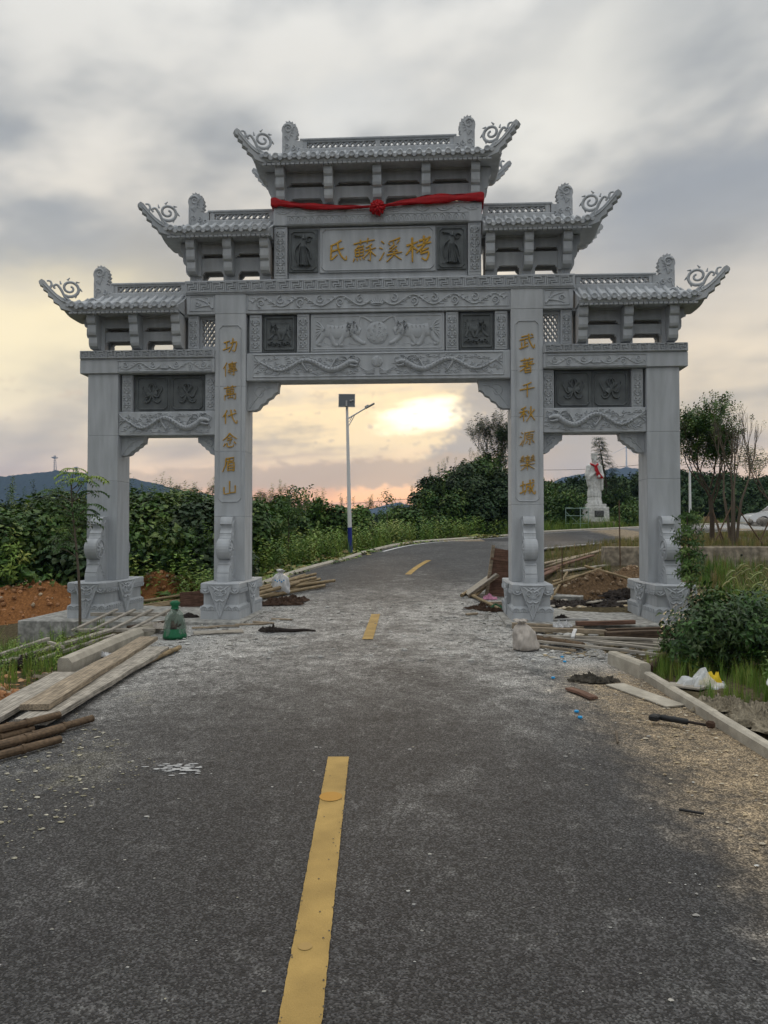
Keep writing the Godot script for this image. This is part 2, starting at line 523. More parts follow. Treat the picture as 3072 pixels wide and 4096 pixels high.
	mat("rag_mixed", lin(0.16, 0.14, 0.11), 0.9, noise_tex("blotch", 0.02, 0.25, 1.0, FastNoiseLite.TYPE_CELLULAR, 2, 256), 3.0)
	mat("net_green", lin(0.22, 0.30, 0.24), 0.3)
	M.net_green.transparency = BaseMaterial3D.TRANSPARENCY_ALPHA
	M.net_green.albedo_color.a = 0.45
	mat("clear_film", lin(0.75, 0.77, 0.78), 0.3)
	M.clear_film.transparency = BaseMaterial3D.TRANSPARENCY_ALPHA
	M.clear_film.albedo_color.a = 0.55
	for k in ["plank", "plank_grey", "timber_dark", "plywood_red", "bamboo", "pole_brown"]: M[k].uv1_world_triplanar = false
	mat("paint_stain", lin(0.36, 0.19, 0.03), 0.7)
	mat("paint_grime", lin(0.33, 0.22, 0.08), 0.8)
	mat("old_paint", lin(0.48), 0.85, mottle, 2.0)
	mat("tar", lin(0.07, 0.066, 0.06), 0.9)

# ---------------------------------------------------------------- carving
func frame_line(mb, x0, x1, y0, y1, cut, r, h, z):
	var p = P2([x0 + cut, y0, x1 - cut, y0, x1, y0 + cut, x1, y1 - cut, x1 - cut, y1, x0 + cut, y1, x0, y1 - cut, x0, y0 + cut])
	for k in 8: mb.relief(PackedVector2Array([p[k], p[(k + 1) % 8]]), r, r, h, z)

func border(mb, x0, x1, y0, y1, r, h, z):
	mb.relief(P2([x0, y0, x1, y0]), r, r, h, z); mb.relief(P2([x0, y1, x1, y1]), r, r, h, z)
	mb.relief(P2([x0, y0, x0, y1]), r, r, h, z); mb.relief(P2([x1, y0, x1, y1]), r, r, h, z)

func rosette(mb, cx, cy, r, z, petals = 8):
	for k in petals:
		var a = TAU * k / petals
		mb.relief(P2([cx + cos(a) * r * 0.25, cy + sin(a) * r * 0.25, cx + cos(a) * r * 0.65, cy + sin(a) * r * 0.65, cx + cos(a) * r, cy + sin(a) * r]), r * 0.3, r * 0.1, r * 0.22, z)
	mb.relief(P2([cx - r * 0.2, cy, cx, cy, cx + r * 0.2, cy]), r * 0.2, r * 0.2, r * 0.35, z)

func lotus(mb, cx, cy, w, h, z):
	for k in 7:
		var t = (k - 3) / 3.0
		mb.relief(smooth2([cx + t * w * 0.3, cy - h * 0.35, cx + t * w * 0.5, cy + h * (0.15 - 0.25 * abs(t)), cx + t * w * 0.55, cy + h * (0.5 - 0.45 * abs(t))], 3), w * 0.09, w * 0.02, h * 0.12, z)
	mb.relief(smooth2([cx - w * 0.6, cy - h * 0.2, cx - w * 0.3, cy - h * 0.45, cx, cy - h * 0.5, cx + w * 0.3, cy - h * 0.45, cx + w * 0.6, cy - h * 0.2], 3), w * 0.03, w * 0.03, h * 0.1, z)

func vine(mb, x0, x1, y0, y1, z, waves, flower = true):
	# scrolling stem with curls, mirrored about the middle
	var cx = (x0 + x1) * 0.5; var cy = (y0 + y1) * 0.5; var h = (y1 - y0) * 0.5
	for s in [-1, 1]:
		var p = PackedVector2Array()
		var start = h * 0.9
		var span = (x1 - x0) * 0.5 - start
		for i in waves * 8 + 1:
			var t = float(i) / (waves * 8)
			p.append(Vector2(cx + s * (start + span * t), cy + sin(t * waves * PI) * h * 0.7 * -1.0))
		mb.relief(p, h * 0.15, h * 0.1, h * 0.16, z)
		for k in waves:
			var t = (k + 0.5) / waves
			var sg = -1.0 if k % 2 == 0 else 1.0
			var bx = cx + s * (start + span * t)
			mb.relief(spiral(bx + s * h * 0.1, cy - sg * h * 0.22, h * 0.62, h * 0.14, (PI * 0.5 if sg < 0 else -PI * 0.5), 1.25 * s * sg, 16), h * 0.13, h * 0.08, h * 0.15, z)
			if k % 2 == 1 and flower: rosette(mb, bx + s * h * 0.1, cy - sg * h * 0.2, h * 0.3, z, 7)
			for q in [-0.42, -0.2, 0.24, 0.44]:
				var lx = bx + s * span / waves * q
				var ly = cy + sg * h * (0.3 if abs(q) < 0.3 else -0.05)
				mb.relief(smooth2([lx, ly, lx + s * h * 0.3, ly + sg * h * 0.28, lx + s * h * 0.8, ly + sg * h * 0.34], 3), h * 0.2, h * 0.03, h * 0.14, z)
	if flower: lotus(mb, cx, cy, h * 2.0, h * 1.5, z)

func strip(mb, cx, y0, y1, w, z):
	# narrow upright band of mirrored curls
	var n = max(3, int(round((y1 - y0) / 0.13)))
	var st = (y1 - y0) / n
	for k in n:
		var y = y0 + st * (k + 0.5)
		for s in [-1, 1]:
			mb.relief(spiral(cx + s * w * 0.26, y, w * 0.22, w * 0.06, PI * 0.5, (1.0 if k % 2 == 0 else -1.0) * s, 9), w * 0.085, w * 0.06, w * 0.12, z)
			mb.relief(smooth2([cx, y - st * 0.5, cx + s * w * 0.2, y - st * 0.3, cx + s * w * 0.44, y - st * 0.46], 3), w * 0.1, w * 0.04, w * 0.12, z)
		mb.relief(P2([cx, y - st * 0.4, cx, y, cx, y + st * 0.4]), w * 0.06, w * 0.1, w * 0.13, z)

func cloud(mb, x, y, r, z, s = 1.0):
	mb.relief(spiral(x, y, r, r * 0.2, PI if s > 0 else 0.0, -1.2 * s, 11), r * 0.2, r * 0.12, r * 0.25, z)
	mb.relief(smooth2([x + s * r, y - r * 0.3, x + s * r * 1.8, y - r * 0.1, x + s * r * 2.6, y - r * 0.5, x + s * r * 3.2, y - r * 0.35], 3), r * 0.25, r * 0.06, r * 0.25, z)

func dragon(mb, x0, x1, y0, y1, z, s, rg):
	# head at the side s points to; body in waves among clouds
	var L = x1 - x0; var h = (y1 - y0) * 0.5; var cy = (y0 + y1) * 0.5
	var hx = (x1 if s > 0 else x0) - s * h * 1.1
	var p = PackedVector2Array()
	for i in 29:
		var t = i / 28.0
		p.append(Vector2(hx - s * t * (L - h * 1.6), cy + sin(t * PI * 3.4 + 2.6) * h * 0.5))
	mb.relief(p, h * 0.33, h * 0.12, h * 0.28, z)
	for i in range(2, 27, 2):   # flame hairs streaming off the body
		for e in [-1.0, 1.0]:
			var o = p[i] + Vector2(0, e * lerp(h * 0.4, h * 0.14, i / 28.0))
			if abs(o.y - cy) > h * 0.8: continue
			for k in 2: mb.relief(smooth2([o.x, o.y, o.x - s * h * 0.2, o.y + e * h * (0.1 + 0.12 * k), o.x - s * h * (0.5 + 0.1 * k), o.y + e * h * (0.06 + 0.16 * k)], 3), h * 0.07, h * 0.02, h * 0.1, z)
	for i in range(1, 27):   # scales along the back
		var d = (p[i + 1] - p[i - 1]).normalized(); var q = Vector2(-d.y, d.x)
		var r = lerp(h * 0.3, h * 0.09, i / 28.0)
		mb.relief(PackedVector2Array([p[i] + q * r * 0.8, p[i] + q * r * 1.3 + d * r * 0.5]), h * 0.07, h * 0.02, h * 0.12, z)
		mb.relief(PackedVector2Array([p[i] - q * r * 0.5, p[i] + d * r * 0.3 + Vector2(0.001, 0), p[i] + q * r * 0.5]), h * 0.03, h * 0.03, h * 0.34, z)
	# head
	mb.relief(smooth2([hx - s * h * 0.1, cy + h * 0.25, hx + s * h * 0.35, cy + h * 0.3, hx + s * h * 0.8, cy + h * 0.15], 4), h * 0.32, h * 0.14, h * 0.42, z)
	mb.relief(smooth2([hx, cy - h * 0.05, hx + s * h * 0.5, cy - h * 0.15, hx + s * h * 0.75, cy - h * 0.05], 3), h * 0.16, h * 0.08, h * 0.36, z)
	for k in 5:
		var a = 0.35 + k * 0.38
		mb.relief(smooth2([hx - s * h * 0.1, cy + h * 0.2, hx - s * h * (0.4 + 0.1 * k), cy + h * (0.75 - k * 0.3), hx - s * h * (0.95 + 0.05 * k), cy + h * (0.85 - k * 0.36)], 4), h * 0.08, h * 0.02, h * 0.26, z)
	mb.relief(smooth2([hx + s * h * 0.1, cy + h * 0.4, hx - s * h * 0.1, cy + h * 0.75, hx + s * h * 0.35, cy + h * 0.92], 3), h * 0.07, h * 0.03, h * 0.3, z)
	mb.relief(smooth2([hx + s * h * 0.7, cy + h * 0.1, hx + s * h * 0.95, cy + h * 0.5, hx + s * h * 0.75, cy + h * 0.8], 3), h * 0.05, h * 0.02, h * 0.2, z)
	# legs with claws
	for t in [6, 15]:
		var b = p[t]
		var sg = -1.0 if b.y > cy else 1.0
		var k2 = Vector2(b.x + s * h * 0.5, cy + sg * h * 0.55)
		mb.relief(smooth2([b.x, b.y, b.x + s * h * 0.1, b.y + sg * h * 0.4, k2.x, k2.y], 3), h * 0.16, h * 0.08, h * 0.26, z)
		for k in 3: mb.relief(PackedVector2Array([k2, k2 + Vector2(s * h * 0.25, (k - 1) * h * 0.2)]), h * 0.06, h * 0.02, h * 0.2, z)
	# tail hairs
	for k in 4:
		var e = p[28]
		mb.relief(smooth2([e.x, e.y, e.x - s * h * 0.4, e.y + (k - 1.5) * h * 0.2, e.x - s * h * 0.75, e.y + (k - 1.5) * h * 0.45], 3), h * 0.08, h * 0.02, h * 0.16, z)
	# clouds wherever the ground is still bare
	var spots = []
	for k in 260:
		var c = Vector2(rg.randf_range(x0 + h * 0.2, x1 - h * 0.2), rg.randf_range(y0 + h * 0.16, y1 - h * 0.16))
		var ok = c.distance_to(Vector2(hx, cy)) > h * 0.75
		for i in range(0, 29, 2):
			if p[i].distance_to(c) < h * 0.42: ok = false
		for q in spots:
			if q.distance_to(c) < h * 0.36: ok = false
		if ok: spots.append(c)
	for c in spots:
		var sg = 1.0 if rg.randf() > 0.5 else -1.0
		var r = h * rg.randf_range(0.15, 0.21)
		mb.relief(spiral(c.x, c.y, r, r * 0.2, rg.randf() * 6.0, -1.3 * sg, 11), r * 0.3, r * 0.2, r * 0.4, z)
		mb.relief(smooth2([c.x + sg * r * 0.9, c.y - r * 0.4, c.x + sg * r * 1.6, c.y - r * 0.2, c.x + sg * r * 2.3, c.y - r * 0.7], 3), r * 0.35, r * 0.1, r * 0.4, z)

func beast(mb, x0, x1, y0, y1, z, s, rg):
	# a crouching lion seen from the side, curly head towards s
	var w = x1 - x0; var h = y1 - y0; var cx = (x0 + x1) * 0.5; var cy = (y0 + y1) * 0.5
	mb.relief(smooth2([cx - s * w * 0.3, cy + h * 0.1, cx - s * w * 0.05, cy + h * 0.02, cx + s * w * 0.16, cy + h * 0.1], 4), h * 0.24, h * 0.26, h * 0.08, z)
	mb.relief(P2([cx + s * w * 0.2, cy + h * 0.14, cx + s * w * 0.28, cy + h * 0.1, cx + s * w * 0.38, cy + h * 0.02]), h * 0.26, h * 0.15, h * 0.11, z)
	for k in 16:
		var a = k * 2.4
		var r = h * 0.24 * sqrt((k + 1) / 16.0)
		mb.relief(spiral(cx + s * w * 0.23 + cos(a) * r, cy + h * 0.18 + sin(a) * r, h * 0.05, h * 0.012, k * 0.6, 1.1, 8), h * 0.02, h * 0.014, h * 0.12, z)
	for q in [[-0.34, -0.46, -0.4], [-0.2, -0.12, -0.42], [0.06, -0.02, -0.42], [0.22, 0.42, -0.36]]:
		mb.relief(smooth2([cx + s * w * q[0], cy + h * 0.02, cx + s * w * (q[0] * 0.6 + q[1] * 0.4), cy - h * 0.2, cx + s * w * q[1], cy + h * q[2], cx + s * w * (q[1] + 0.07), cy + h * (q[2] - 0.03)], 3), h * 0.11, h * 0.06, h * 0.08, z)
	for k in 6: mb.relief(smooth2([cx - s * w * 0.34, cy + h * 0.14, cx - s * w * (0.42 + 0.01 * k), cy + h * (0.38 - 0.1 * k), cx - s * w * 0.5, cy + h * (0.46 - 0.14 * k)], 3), h * 0.05, h * 0.014, h * 0.07, z)
	for k in 5: mb.relief(P2([cx + s * w * (0.12 - 0.08 * k), cy + h * 0.24, cx + s * w * (0.09 - 0.08 * k), cy + h * 0.08]), h * 0.02, h * 0.01, h * 0.1, z)
	for k in 8: cloud(mb, x0 + w * (0.06 + 0.125 * k), y0 + h * (0.05 + 0.05 * (k % 2)), h * 0.06, z, s)
	for k in 4: cloud(mb, x0 + w * (0.12 + 0.22 * k), y1 - h * 0.03, h * 0.05, z, -s)

func ball(mb, cx, cy, r, z):
	var rows = []
	for i in 7:
		var t = i / 6.0
		var line = PackedVector3Array()
		for j in 20:
			var a = TAU * j / 20
			line.append(Vector3(cx + cos(a) * r * cos(t * PI / 2), cy + sin(a) * r * cos(t * PI / 2), z + sin(t * PI / 2) * r * 0.35))
		rows.append(line)
	mb.grid(rows, true, true)
	for k in 14:
		var a = k * 2.4; var q = r * 0.82 * sqrt((k + 0.6) / 14.0)
		mb.relief(spiral(cx + cos(a) * q, cy + sin(a) * q, r * 0.15, r * 0.04, a, 1.2, 9), r * 0.05, r * 0.035, r * 0.06, z + r * 0.35 * sqrt(max(0.0, 1.0 - q * q / (r * r))) - r * 0.03)

func figure_panel(mb, x0, x1, y0, y1, z, sort, rg):
	var w = x1 - x0; var h = y1 - y0; var cx = (x0 + x1) * 0.5; var cy = (y0 + y1) * 0.5
	if sort == 0:      # robed immortal with trailing sash
		mb.relief(smooth2([cx, cy + h * 0.3, cx - w * 0.04, cy + h * 0.05, cx + w * 0.06, cy - h * 0.2, cx + w * 0.02, cy - h * 0.4], 4), w * 0.14, w * 0.24, w * 0.1, z)
		mb.relief(P2([cx + w * 0.02, cy + h * 0.3, cx + w * 0.02, cy + h * 0.36, cx + w * 0.03, cy + h * 0.41]), w * 0.08, w * 0.06, w * 0.13, z)
		for k in 6: mb.relief(smooth2([cx - w * 0.1 + k * w * 0.04, cy + h * 0.1, cx - w * 0.16 + k * w * 0.07, cy - h * 0.15, cx - w * 0.18 + k * w * 0.1, cy - h * 0.42], 3), w * 0.018, w * 0.025, w * 0.135, z)
		mb.relief(spiral(cx + w * 0.25, cy + h * 0.28, w * 0.16, w * 0.05, 0.5, 0.9), w * 0.03, w * 0.02, w * 0.08, z)
		mb.relief(smooth2([cx - w * 0.1, cy + h * 0.2, cx - w * 0.3, cy + h * 0.08, cx - w * 0.36, cy - h * 0.1, cx - w * 0.28, cy - h * 0.3], 4), w * 0.05, w * 0.02, w * 0.09, z)
		mb.relief(smooth2([cx + w * 0.1, cy + h * 0.12, cx + w * 0.26, cy + h * 0.0, cx + w * 0.34, cy - h * 0.22], 4), w * 0.06, w * 0.03, w * 0.09, z)
		for k in 6: cloud(mb, x0 + w * (0.14 + 0.13 * k), y0 + h * (0.07 + 0.02 * (k % 2)), w * 0.05, z)
		mb.relief(smooth2([x0 + w * 0.1, y1 - h * 0.08, cx - w * 0.1, y1 - h * 0.12, cx - w * 0.05, y1 - h * 0.2], 4), w * 0.03, w * 0.02, w * 0.07, z)
		for k in 5: mb.relief(P2([x0 + w * (0.12 + k * 0.07), y1 - h * 0.09, x0 + w * (0.15 + k * 0.07), y1 - h * 0.15]), w * 0.025, w * 0.01, w * 0.06, z)
	elif sort == 1:    # unicorn among waves
		beast(mb, x0 + w * 0.06, x1 - w * 0.06, cy - h * 0.22, cy + h * 0.34, z, 1.0 if rg.randf() > 0.5 else -1.0, rg)
		for k in 9: mb.relief(spiral(x0 + w * (0.1 + 0.1 * k), y0 + h * (0.14 + 0.05 * (k % 2)), w * 0.06, w * 0.015, k, 1.1, 9), w * 0.02, w * 0.012, w * 0.06, z)
		for k in 4: cloud(mb, x0 + w * (0.15 + 0.2 * k), y1 - h * 0.14, w * 0.045, z)
	else:              # emblem tied with a fluttering ribbon
		var a = rg.randf_range(0.5, 1.0)
		for q in ([a, PI - a] if sort == 2 else [a]):
			mb.relief(P2([cx - cos(q) * w * 0.3, cy - sin(q) * h * 0.3, cx, cy, cx + cos(q) * w * 0.3, cy + sin(q) * h * 0.3]), w * 0.035, w * 0.06, w * 0.06, z)
		if sort == 3: mb.relief(P2([cx - w * 0.18, cy - h * 0.04, cx, cy - h * 0.02, cx + w * 0.2, cy + h * 0.02]), h * 0.12, h * 0.12, w * 0.06, z)
		if sort == 4:
			mb.relief(P2([cx - w * 0.14, cy - h * 0.12, cx - w * 0.05, cy - h * 0.02, cx + w * 0.06, cy + h * 0.14]), w * 0.14, w * 0.05, w * 0.09, z)
		for s in [-1, 1]:
			mb.relief(smooth2([cx, cy, cx + s * w * 0.14, cy + h * 0.24, cx + s * w * 0.02, cy + h * 0.36, cx - s * w * 0.08, cy + h * 0.2, cx, cy], 4), w * 0.03, w * 0.03, w * 0.07, z)
			mb.relief(smooth2([cx, cy, cx + s * w * 0.2, cy - h * 0.12, cx + s * w * 0.3, cy + h * 0.05, cx + s * w * 0.36, cy + h * 0.16, cx + s * w * 0.33, cy + h * 0.26], 4), w * 0.035, w * 0.02, w * 0.07, z)
			mb.relief(smooth2([cx, cy, cx + s * w * 0.1, cy - h * 0.26, cx + s * w * 0.24, cy - h * 0.3, cx + s * w * 0.32, cy - h * 0.2], 4), w * 0.04, w * 0.02, w * 0.07, z)

func fret(mb, x0, x1, y0, y1, z):
	# running key pattern between two fillets
	var h = y1 - y0
	var n = max(2, int(round((x1 - x0) / (h * 1.25))))
	var u = (x1 - x0) / n
	var r = h * 0.052
	mb.stroke(P2([x0, y1 - r * 0.5, x1, y1 - r * 0.5]), r, r, 0.024, z)
	mb.stroke(P2([x0, y0 + r * 0.5, x1, y0 + r * 0.5]), r, r, 0.024, z)
	for k in n:
		var a = x0 + k * u
		var pts = [0.06, 0.14, 0.06, 0.86, 0.62, 0.86, 0.62, 0.56, 0.26, 0.56, 0.26, 0.34]
		var pts2 = [0.94, 0.86, 0.94, 0.14, 0.40, 0.14, 0.40, 0.38, 0.76, 0.38, 0.76, 0.66]
		for q in [pts, pts2]:
			for j in range(0, q.size() - 2, 2):
				var A = Vector2(a + q[j] * u, y0 + q[j + 1] * h); var B = Vector2(a + q[j + 2] * u, y0 + q[j + 3] * h)
				var d = (B - A).normalized() * r
				mb.stroke(PackedVector2Array([A - d, B + d]), r, r, 0.0236 + 0.0006 * (j % 4) , z)

func petals(mb, x0, x1, y0, y1, z, n, down = true):
	var u = (x1 - x0) / n
	for k in n:
		var cx = x0 + (k + 0.5) * u
		var a = y1 if down else y0
		var b = y0 if down else y1
		mb.relief(smooth2([cx - u * 0.46, a, cx - u * 0.42, lerp(a, b, 0.55), cx, b, cx + u * 0.42, lerp(a, b, 0.55), cx + u * 0.46, a], 3), u * 0.06, u * 0.06, u * 0.08, z)
		mb.relief(smooth2([cx - u * 0.22, a, cx, lerp(a, b, 0.6), cx + u * 0.22, a], 3), u * 0.05, u * 0.05, u * 0.07, z)

# ---------------------------------------------------------------- writing
const GLYPH = {
	"shi": "72,5 48,17 22,25|27,24 25,56 24,88 36,82 54,68|26,50 55,46 84,42|55,18 60,50 72,76 86,93 95,97 95,80",
	"su": "6,20 50,14 94,12|34,5 36,26|66,1 62,24|28,28 20,38 10,46|24,35 48,32 40,44|12,46 14,72|12,46 48,44 46,72|14,58 47,57|30,45 30,72|14,72 47,70|10,80 4,93|20,80 22,91|32,79 36,90|44,78 51,90|82,28 70,36 56,41|54,54 75,50 98,46|75,34 76,70 75,98 65,91|74,54 64,68 50,80|76,54 86,68 99,80",
	"xi": "12,10 24,22|4,36 18,44|4,90 12,80 24,58|90,5 66,12 44,17|42,22 48,32|62,18 64,28|86,14 76,28|66,30 46,46 66,46|76,38 42,60 74,58|72,50 80,62|34,72 64,68 98,66|66,60 58,78 34,99|66,72 78,84 96,97",
	"kao": "4,32 24,28 48,22|26,3 27,60 27,98|25,34 16,52 2,68|28,38 36,46 46,54|52,19 92,12|71,1 70,33|44,38 70,33 99,29|94,7 74,34 60,50 42,64|60,58 90,50|62,55 60,69 88,64 87,84 80,96 72,94 63,85",
	"gong": "6,27 26,24 46,19|26,24 25,64|0,76 24,70 50,60|50,37 92,30 89,64 82,90 74,91 64,82|68,4 67,36 58,66 40,94",
	"chuan": "27,3 16,24 3,42|18,30 18,97|36,15 94,10|64,1 64,52|42,22 44,44|42,22 86,20 84,42|44,32 85,31|44,43 85,41|36,55 90,50|84,44 92,55|34,68 66,65 99,62|76,54 76,94 63,87|46,74 55,85",
	"wan": "8,15 92,10|34,2 35,23|66,1 63,23|26,28 28,56|26,28 76,26 74,54|28,41 75,40|28,55 75,53|50,28 50,79|14,65 15,98|14,65 90,60 88,90 84,96 75,90|50,79 34,85 67,80|64,74 71,85",
	"dai": "30,5 20,26 3,48|20,32 20,97|36,44 66,37 94,30|56,5 62,44 76,78 90,97 98,98 98,80|78,7 90,19",
	"nian": "50,1 30,26 2,46|50,4 68,24 98,44|36,33 62,31|32,47 66,44 50,61|18,67 8,88|30,65 33,88 50,94 72,92 74,80|48,63 55,73|78,62 92,77",
	"mei": "24,10 78,7 75,30|49,9 48,29|24,31 75,28|25,10 22,52 2,98|37,42 37,97|37,42 78,40 78,97 70,92|37,58 76,57|37,74 76,73|37,90 76,89",
	"shan": "50,3 50,83|12,40 14,86 50,83 88,80|88,36 88,88",
	"wu": "14,18 58,13|2,40 46,33 94,27|62,3 66,46 80,80 92,98 98,98 99,78|78,5 91,17|36,44 36,86|37,64 56,61|16,56 17,90|2,96 30,89 60,81",
	"zhu": "8,15 92,10|34,2 35,23|66,1 63,23|24,34 78,30|50,24 50,47|2,52 50,47 98,43|86,25 50,56 4,86|36,63 37,99|36,63 75,60 75,99|37,80 75,79|37,96 75,95",
	"qian": "78,5 52,14 22,19|2,48 50,44 98,41|51,14 51,60 50,99",
	"qiu": "42,3 26,10 9,15|0,36 24,32 50,27|27,12 27,98|25,36 15,54 2,70|28,40 46,60|56,30 61,49|96,25 80,47|74,3 73,46 62,74 44,98|74,50 84,74 99,96",
	"yuan": "10,7 22,18|2,34 16,42|2,92 12,78 23,58|32,13 98,8|35,14 32,60 16,98|67,16 55,27|46,28 48,58|46,28 87,26 85,56|48,42 86,41|48,57 86,55|67,58 67,93 56,88|50,68 39,85|82,66 96,83",
	"luan": "50,1 55,8|35,14 67,12|40,22 63,21|40,30 63,29|40,38 41,52|40,38 63,37 62,51|41,51 62,50|24,3 8,16 26,16|29,14 3,31 29,28|16,30 16,45|8,36 3,45|24,34 31,43|90,3 74,16 92,16|95,14 70,31 95,28|83,30 83,45|75,36 70,45|91,34 98,43|4,65 50,62 98,60|50,54 50,99|48,64 30,82 8,96|52,64 72,80 95,94",
	"cheng": "2,38 36,30|20,9 20,77|0,87 20,80 40,69|42,31 94,22|45,31 42,66 29,96|46,49 63,46 61,76 52,71|66,3 70,50 82,82 94,98 99,98 99,78|91,36 80,64 60,92|82,3 94,14",
}

func glyph(mb, key, cx, cy, size, z):
	for s in GLYPH[key].split("|"):
		var p = PackedVector2Array()
		for q in s.split(" "):
			var a = q.split(",")
			var X = float(a[0]) / 100.0 - 0.5; var Y = 0.5 - float(a[1]) / 100.0
			p.append(Vector2(cx + X * size, cy + (Y + X * 0.1) * size))
		if p.size() == 2: p = PackedVector2Array([p[0], p[0].lerp(p[1], 0.5), p[1]])
		var dense = GLYPH[key].count("|") > 10
		var r = size * (0.033 if dense else 0.048)
		mb.stroke(smooth2(p, 2) if p.size() > 3 and not dense else p, r, r * 0.62, 0.018, z)

# ---------------------------------------------------------------- the gateway
const GY = 0.315
const GTURN = -0.05934
var gate_at = Transform3D()
var G

func st():
	# the stone of one block: pieces from the same quarry differ a little in tone
	return [M.stone, M.stone, M.stone_pale, M.stone_dull][tone.randi() % 4]

var tone = RandomNumberGenerator.new()

func flatten(mb, f):
	# shallower carving
	for k in mb.v.size():
		mb.v[k].z *= f
		var q = mb.n[k]
		mb.n[k] = Vector3(q.x, q.y, q.z / f).normalized()
	return mb

func roof_y(t, ye, yr): return lerp(ye, yr, pow(t, 1.2))

func roof(sx, xi, xo, xr, ye, yr, two, curl):
	# xi, xo: inner and outer end of the eave; xr: end of the ridge; built for the right hand side, mirrored by sx
	var mir = Transform3D(Basis.from_scale(Vector3(sx, 1, 1)), Vector3.ZERO)
	var ze = 0.58; var zr = 0.06
	var R = thing_part("roof")
	var yt = ye + 0.09
	var lift = func(x, t):
		var u = clamp((abs(x) - (xo - 0.42)) / 0.42, 0.0, 1.0) if (x > 0 or two) else 0.0
		return 0.13 * u * u * (1.0 - t) * (1.0 - t)
	var body = MB.new()
	var hips = [1, -1] if two else [1]
	for sz in [1, -1]:
		body.at(mir * Transform3D(Basis.from_scale(Vector3(1, 1, sz)), Vector3.ZERO))
		var rows = []
		for i in 7:
			var t = i / 6.0
			var a = lerp(xi, -xr, t) if two else xi
			var b = lerp(xo, xr, t)
			var line = PackedVector3Array()
			for j in 33:
				var x = lerp(a, b, j / 32.0)
				var e = lerp(xi, xo, j / 32.0)
				line.append(Vector3(x, roof_y(t, yt, yr) + lift.call(e, t), lerp(ze, zr, t)))
			rows.append(line)
		body.grid(rows, false, true)
		# fascia and underside
		var low = PackedVector3Array(); var inn = PackedVector3Array(); var mid = PackedVector3Array()
		for j in 33:
			var p = rows[0][j]
			low.append(p + Vector3(0, -0.09, -0.02)); mid.append(p + Vector3(0, -0.05, 0.0))
			inn.append(Vector3(p.x, ye + 0.01, 0.0))
		for j in 32:
			body.quad(mid[j], mid[j + 1], rows[0][j + 1], rows[0][j])
			body.quad(low[j], low[j + 1], mid[j + 1], mid[j])
			body.quad(inn[j], inn[j + 1], low[j + 1], low[j])
	for sh in hips:
		body.at(mir * Transform3D(Basis.from_scale(Vector3(sh, 1, 1)), Vector3.ZERO))
		var rows = []
		for i in 7:
			var t = i / 6.0
			var line = PackedVector3Array()
			for j in 13:
				var f = 1.0 - j / 6.0
				var u = clamp((abs(f) - 0.25) / 0.75, 0.0, 1.0)
				line.append(Vector3(lerp(xo, xr, t), roof_y(t, yt, yr) + 0.13 * u * u * (1 - t) * (1 - t), f * lerp(ze, zr, t)))
			rows.append(line)
		body.grid(rows, false, true)
		for j in 12:
			var a = rows[0][j]; var b = rows[0][j + 1]
			body.quad(a + Vector3(0, -0.05, 0), b + Vector3(0, -0.05, 0), b, a)
			body.quad(a + Vector3(-0.02, -0.09, 0), b + Vector3(-0.02, -0.09, 0), b + Vector3(0, -0.05, 0), a + Vector3(0, -0.05, 0))
			body.quad(Vector3(xo - 0.5, ye + 0.012, a.z), Vector3(xo - 0.5, ye + 0.012, b.z), b + Vector3(-0.02, -0.09, 0), a + Vector3(-0.02, -0.09, 0))
	if not two:
		body.at(mir)
		for sz in [1, -1]:
			var q = [Vector3(xi, ye, 0), Vector3(xi, ye, ze * sz), Vector3(xi, yt, ze * sz), Vector3(xi, yr, 0)]
			if sz > 0: body.quad(q[3], q[2], q[1], q[0])
			else: body.quad(q[0], q[1], q[2], q[3])
	obj("roof_body", body, M.stone, R)
	# cover tiles, drip tiles, rafter ends
	var tile = func(tmax):
		var mb = MB.new()
		var path = []
		for i in 6:
			var t = tmax * i / 5.0
			path.append(Vector3(0, roof_y(t, yt, yr) + 0.004, lerp(ze + 0.012, zr, t)))
		mb.tube(path, 0.036, 0.036, 8, true)
		mb.at(Transform3D(Basis(Vector3.RIGHT, PI / 2), Vector3(0, yt + 0.008, ze + 0.006)))
		mb.lathe([[0.056, 0.0], [0.054, 0.034], [0.036, 0.034], [0.032, 0.026], [0.0, 0.028]], 12)
		return mb.mesh()
	var full = tile.call(1.0)
	var drip = MB.new()
	drip.extrude(smooth2([-0.05, 0.01, -0.045, -0.02, 0.0, -0.055, 0.045, -0.02, 0.05, 0.01], 2), 0.0, 0.022)
	var dm = drip.mesh()
	var raf = MB.new(); raf.box(Vector3(0, -0.012, 0), Vector3(0.07, 0.035, 0.07), 0.004)
	var rm = raf.mesh()
	var n = int(round((xo - xi) / 0.165))
	for sz in [1, -1]:
		for k in n:
			var x = xi + (k + 0.5) * (xo - xi) / n
			var tm = 1.0
			if x > xr: tm = clamp((xo - x) / (xo - xr), 0.12, 1.0)
			if two and x < -xr: tm = clamp((xo + x) / (xo - xr), 0.12, 1.0)
			var o = obj("tile", full if tm > 0.99 else tile.call(tm), st(), R)
			o.position = Vector3(sx * x, lift.call(x, 0.0), 0)
			o.rotation.y = 0.0 if sz > 0 else PI
			if k < n - 1:
				var xd = x + 0.5 * (xo - xi) / n
				var d = obj("drip_tile", dm, st(), R)
				d.position = Vector3(sx * xd, yt - 0.012 + lift.call(xd, 0.0), sz * (ze + 0.003))
				if sz < 0: d.rotation.y = PI
			if abs(x) < xo - 0.2 or (x < 0 and not two):
				for e in [0.25, 0.75]:
					var xa = xi + (k + e) * (xo - xi) / n
					var q = obj("rafter_end", rm, M.stone, R)
					q.position = Vector3(sx * xa, ye - 0.008, sz * 0.53)
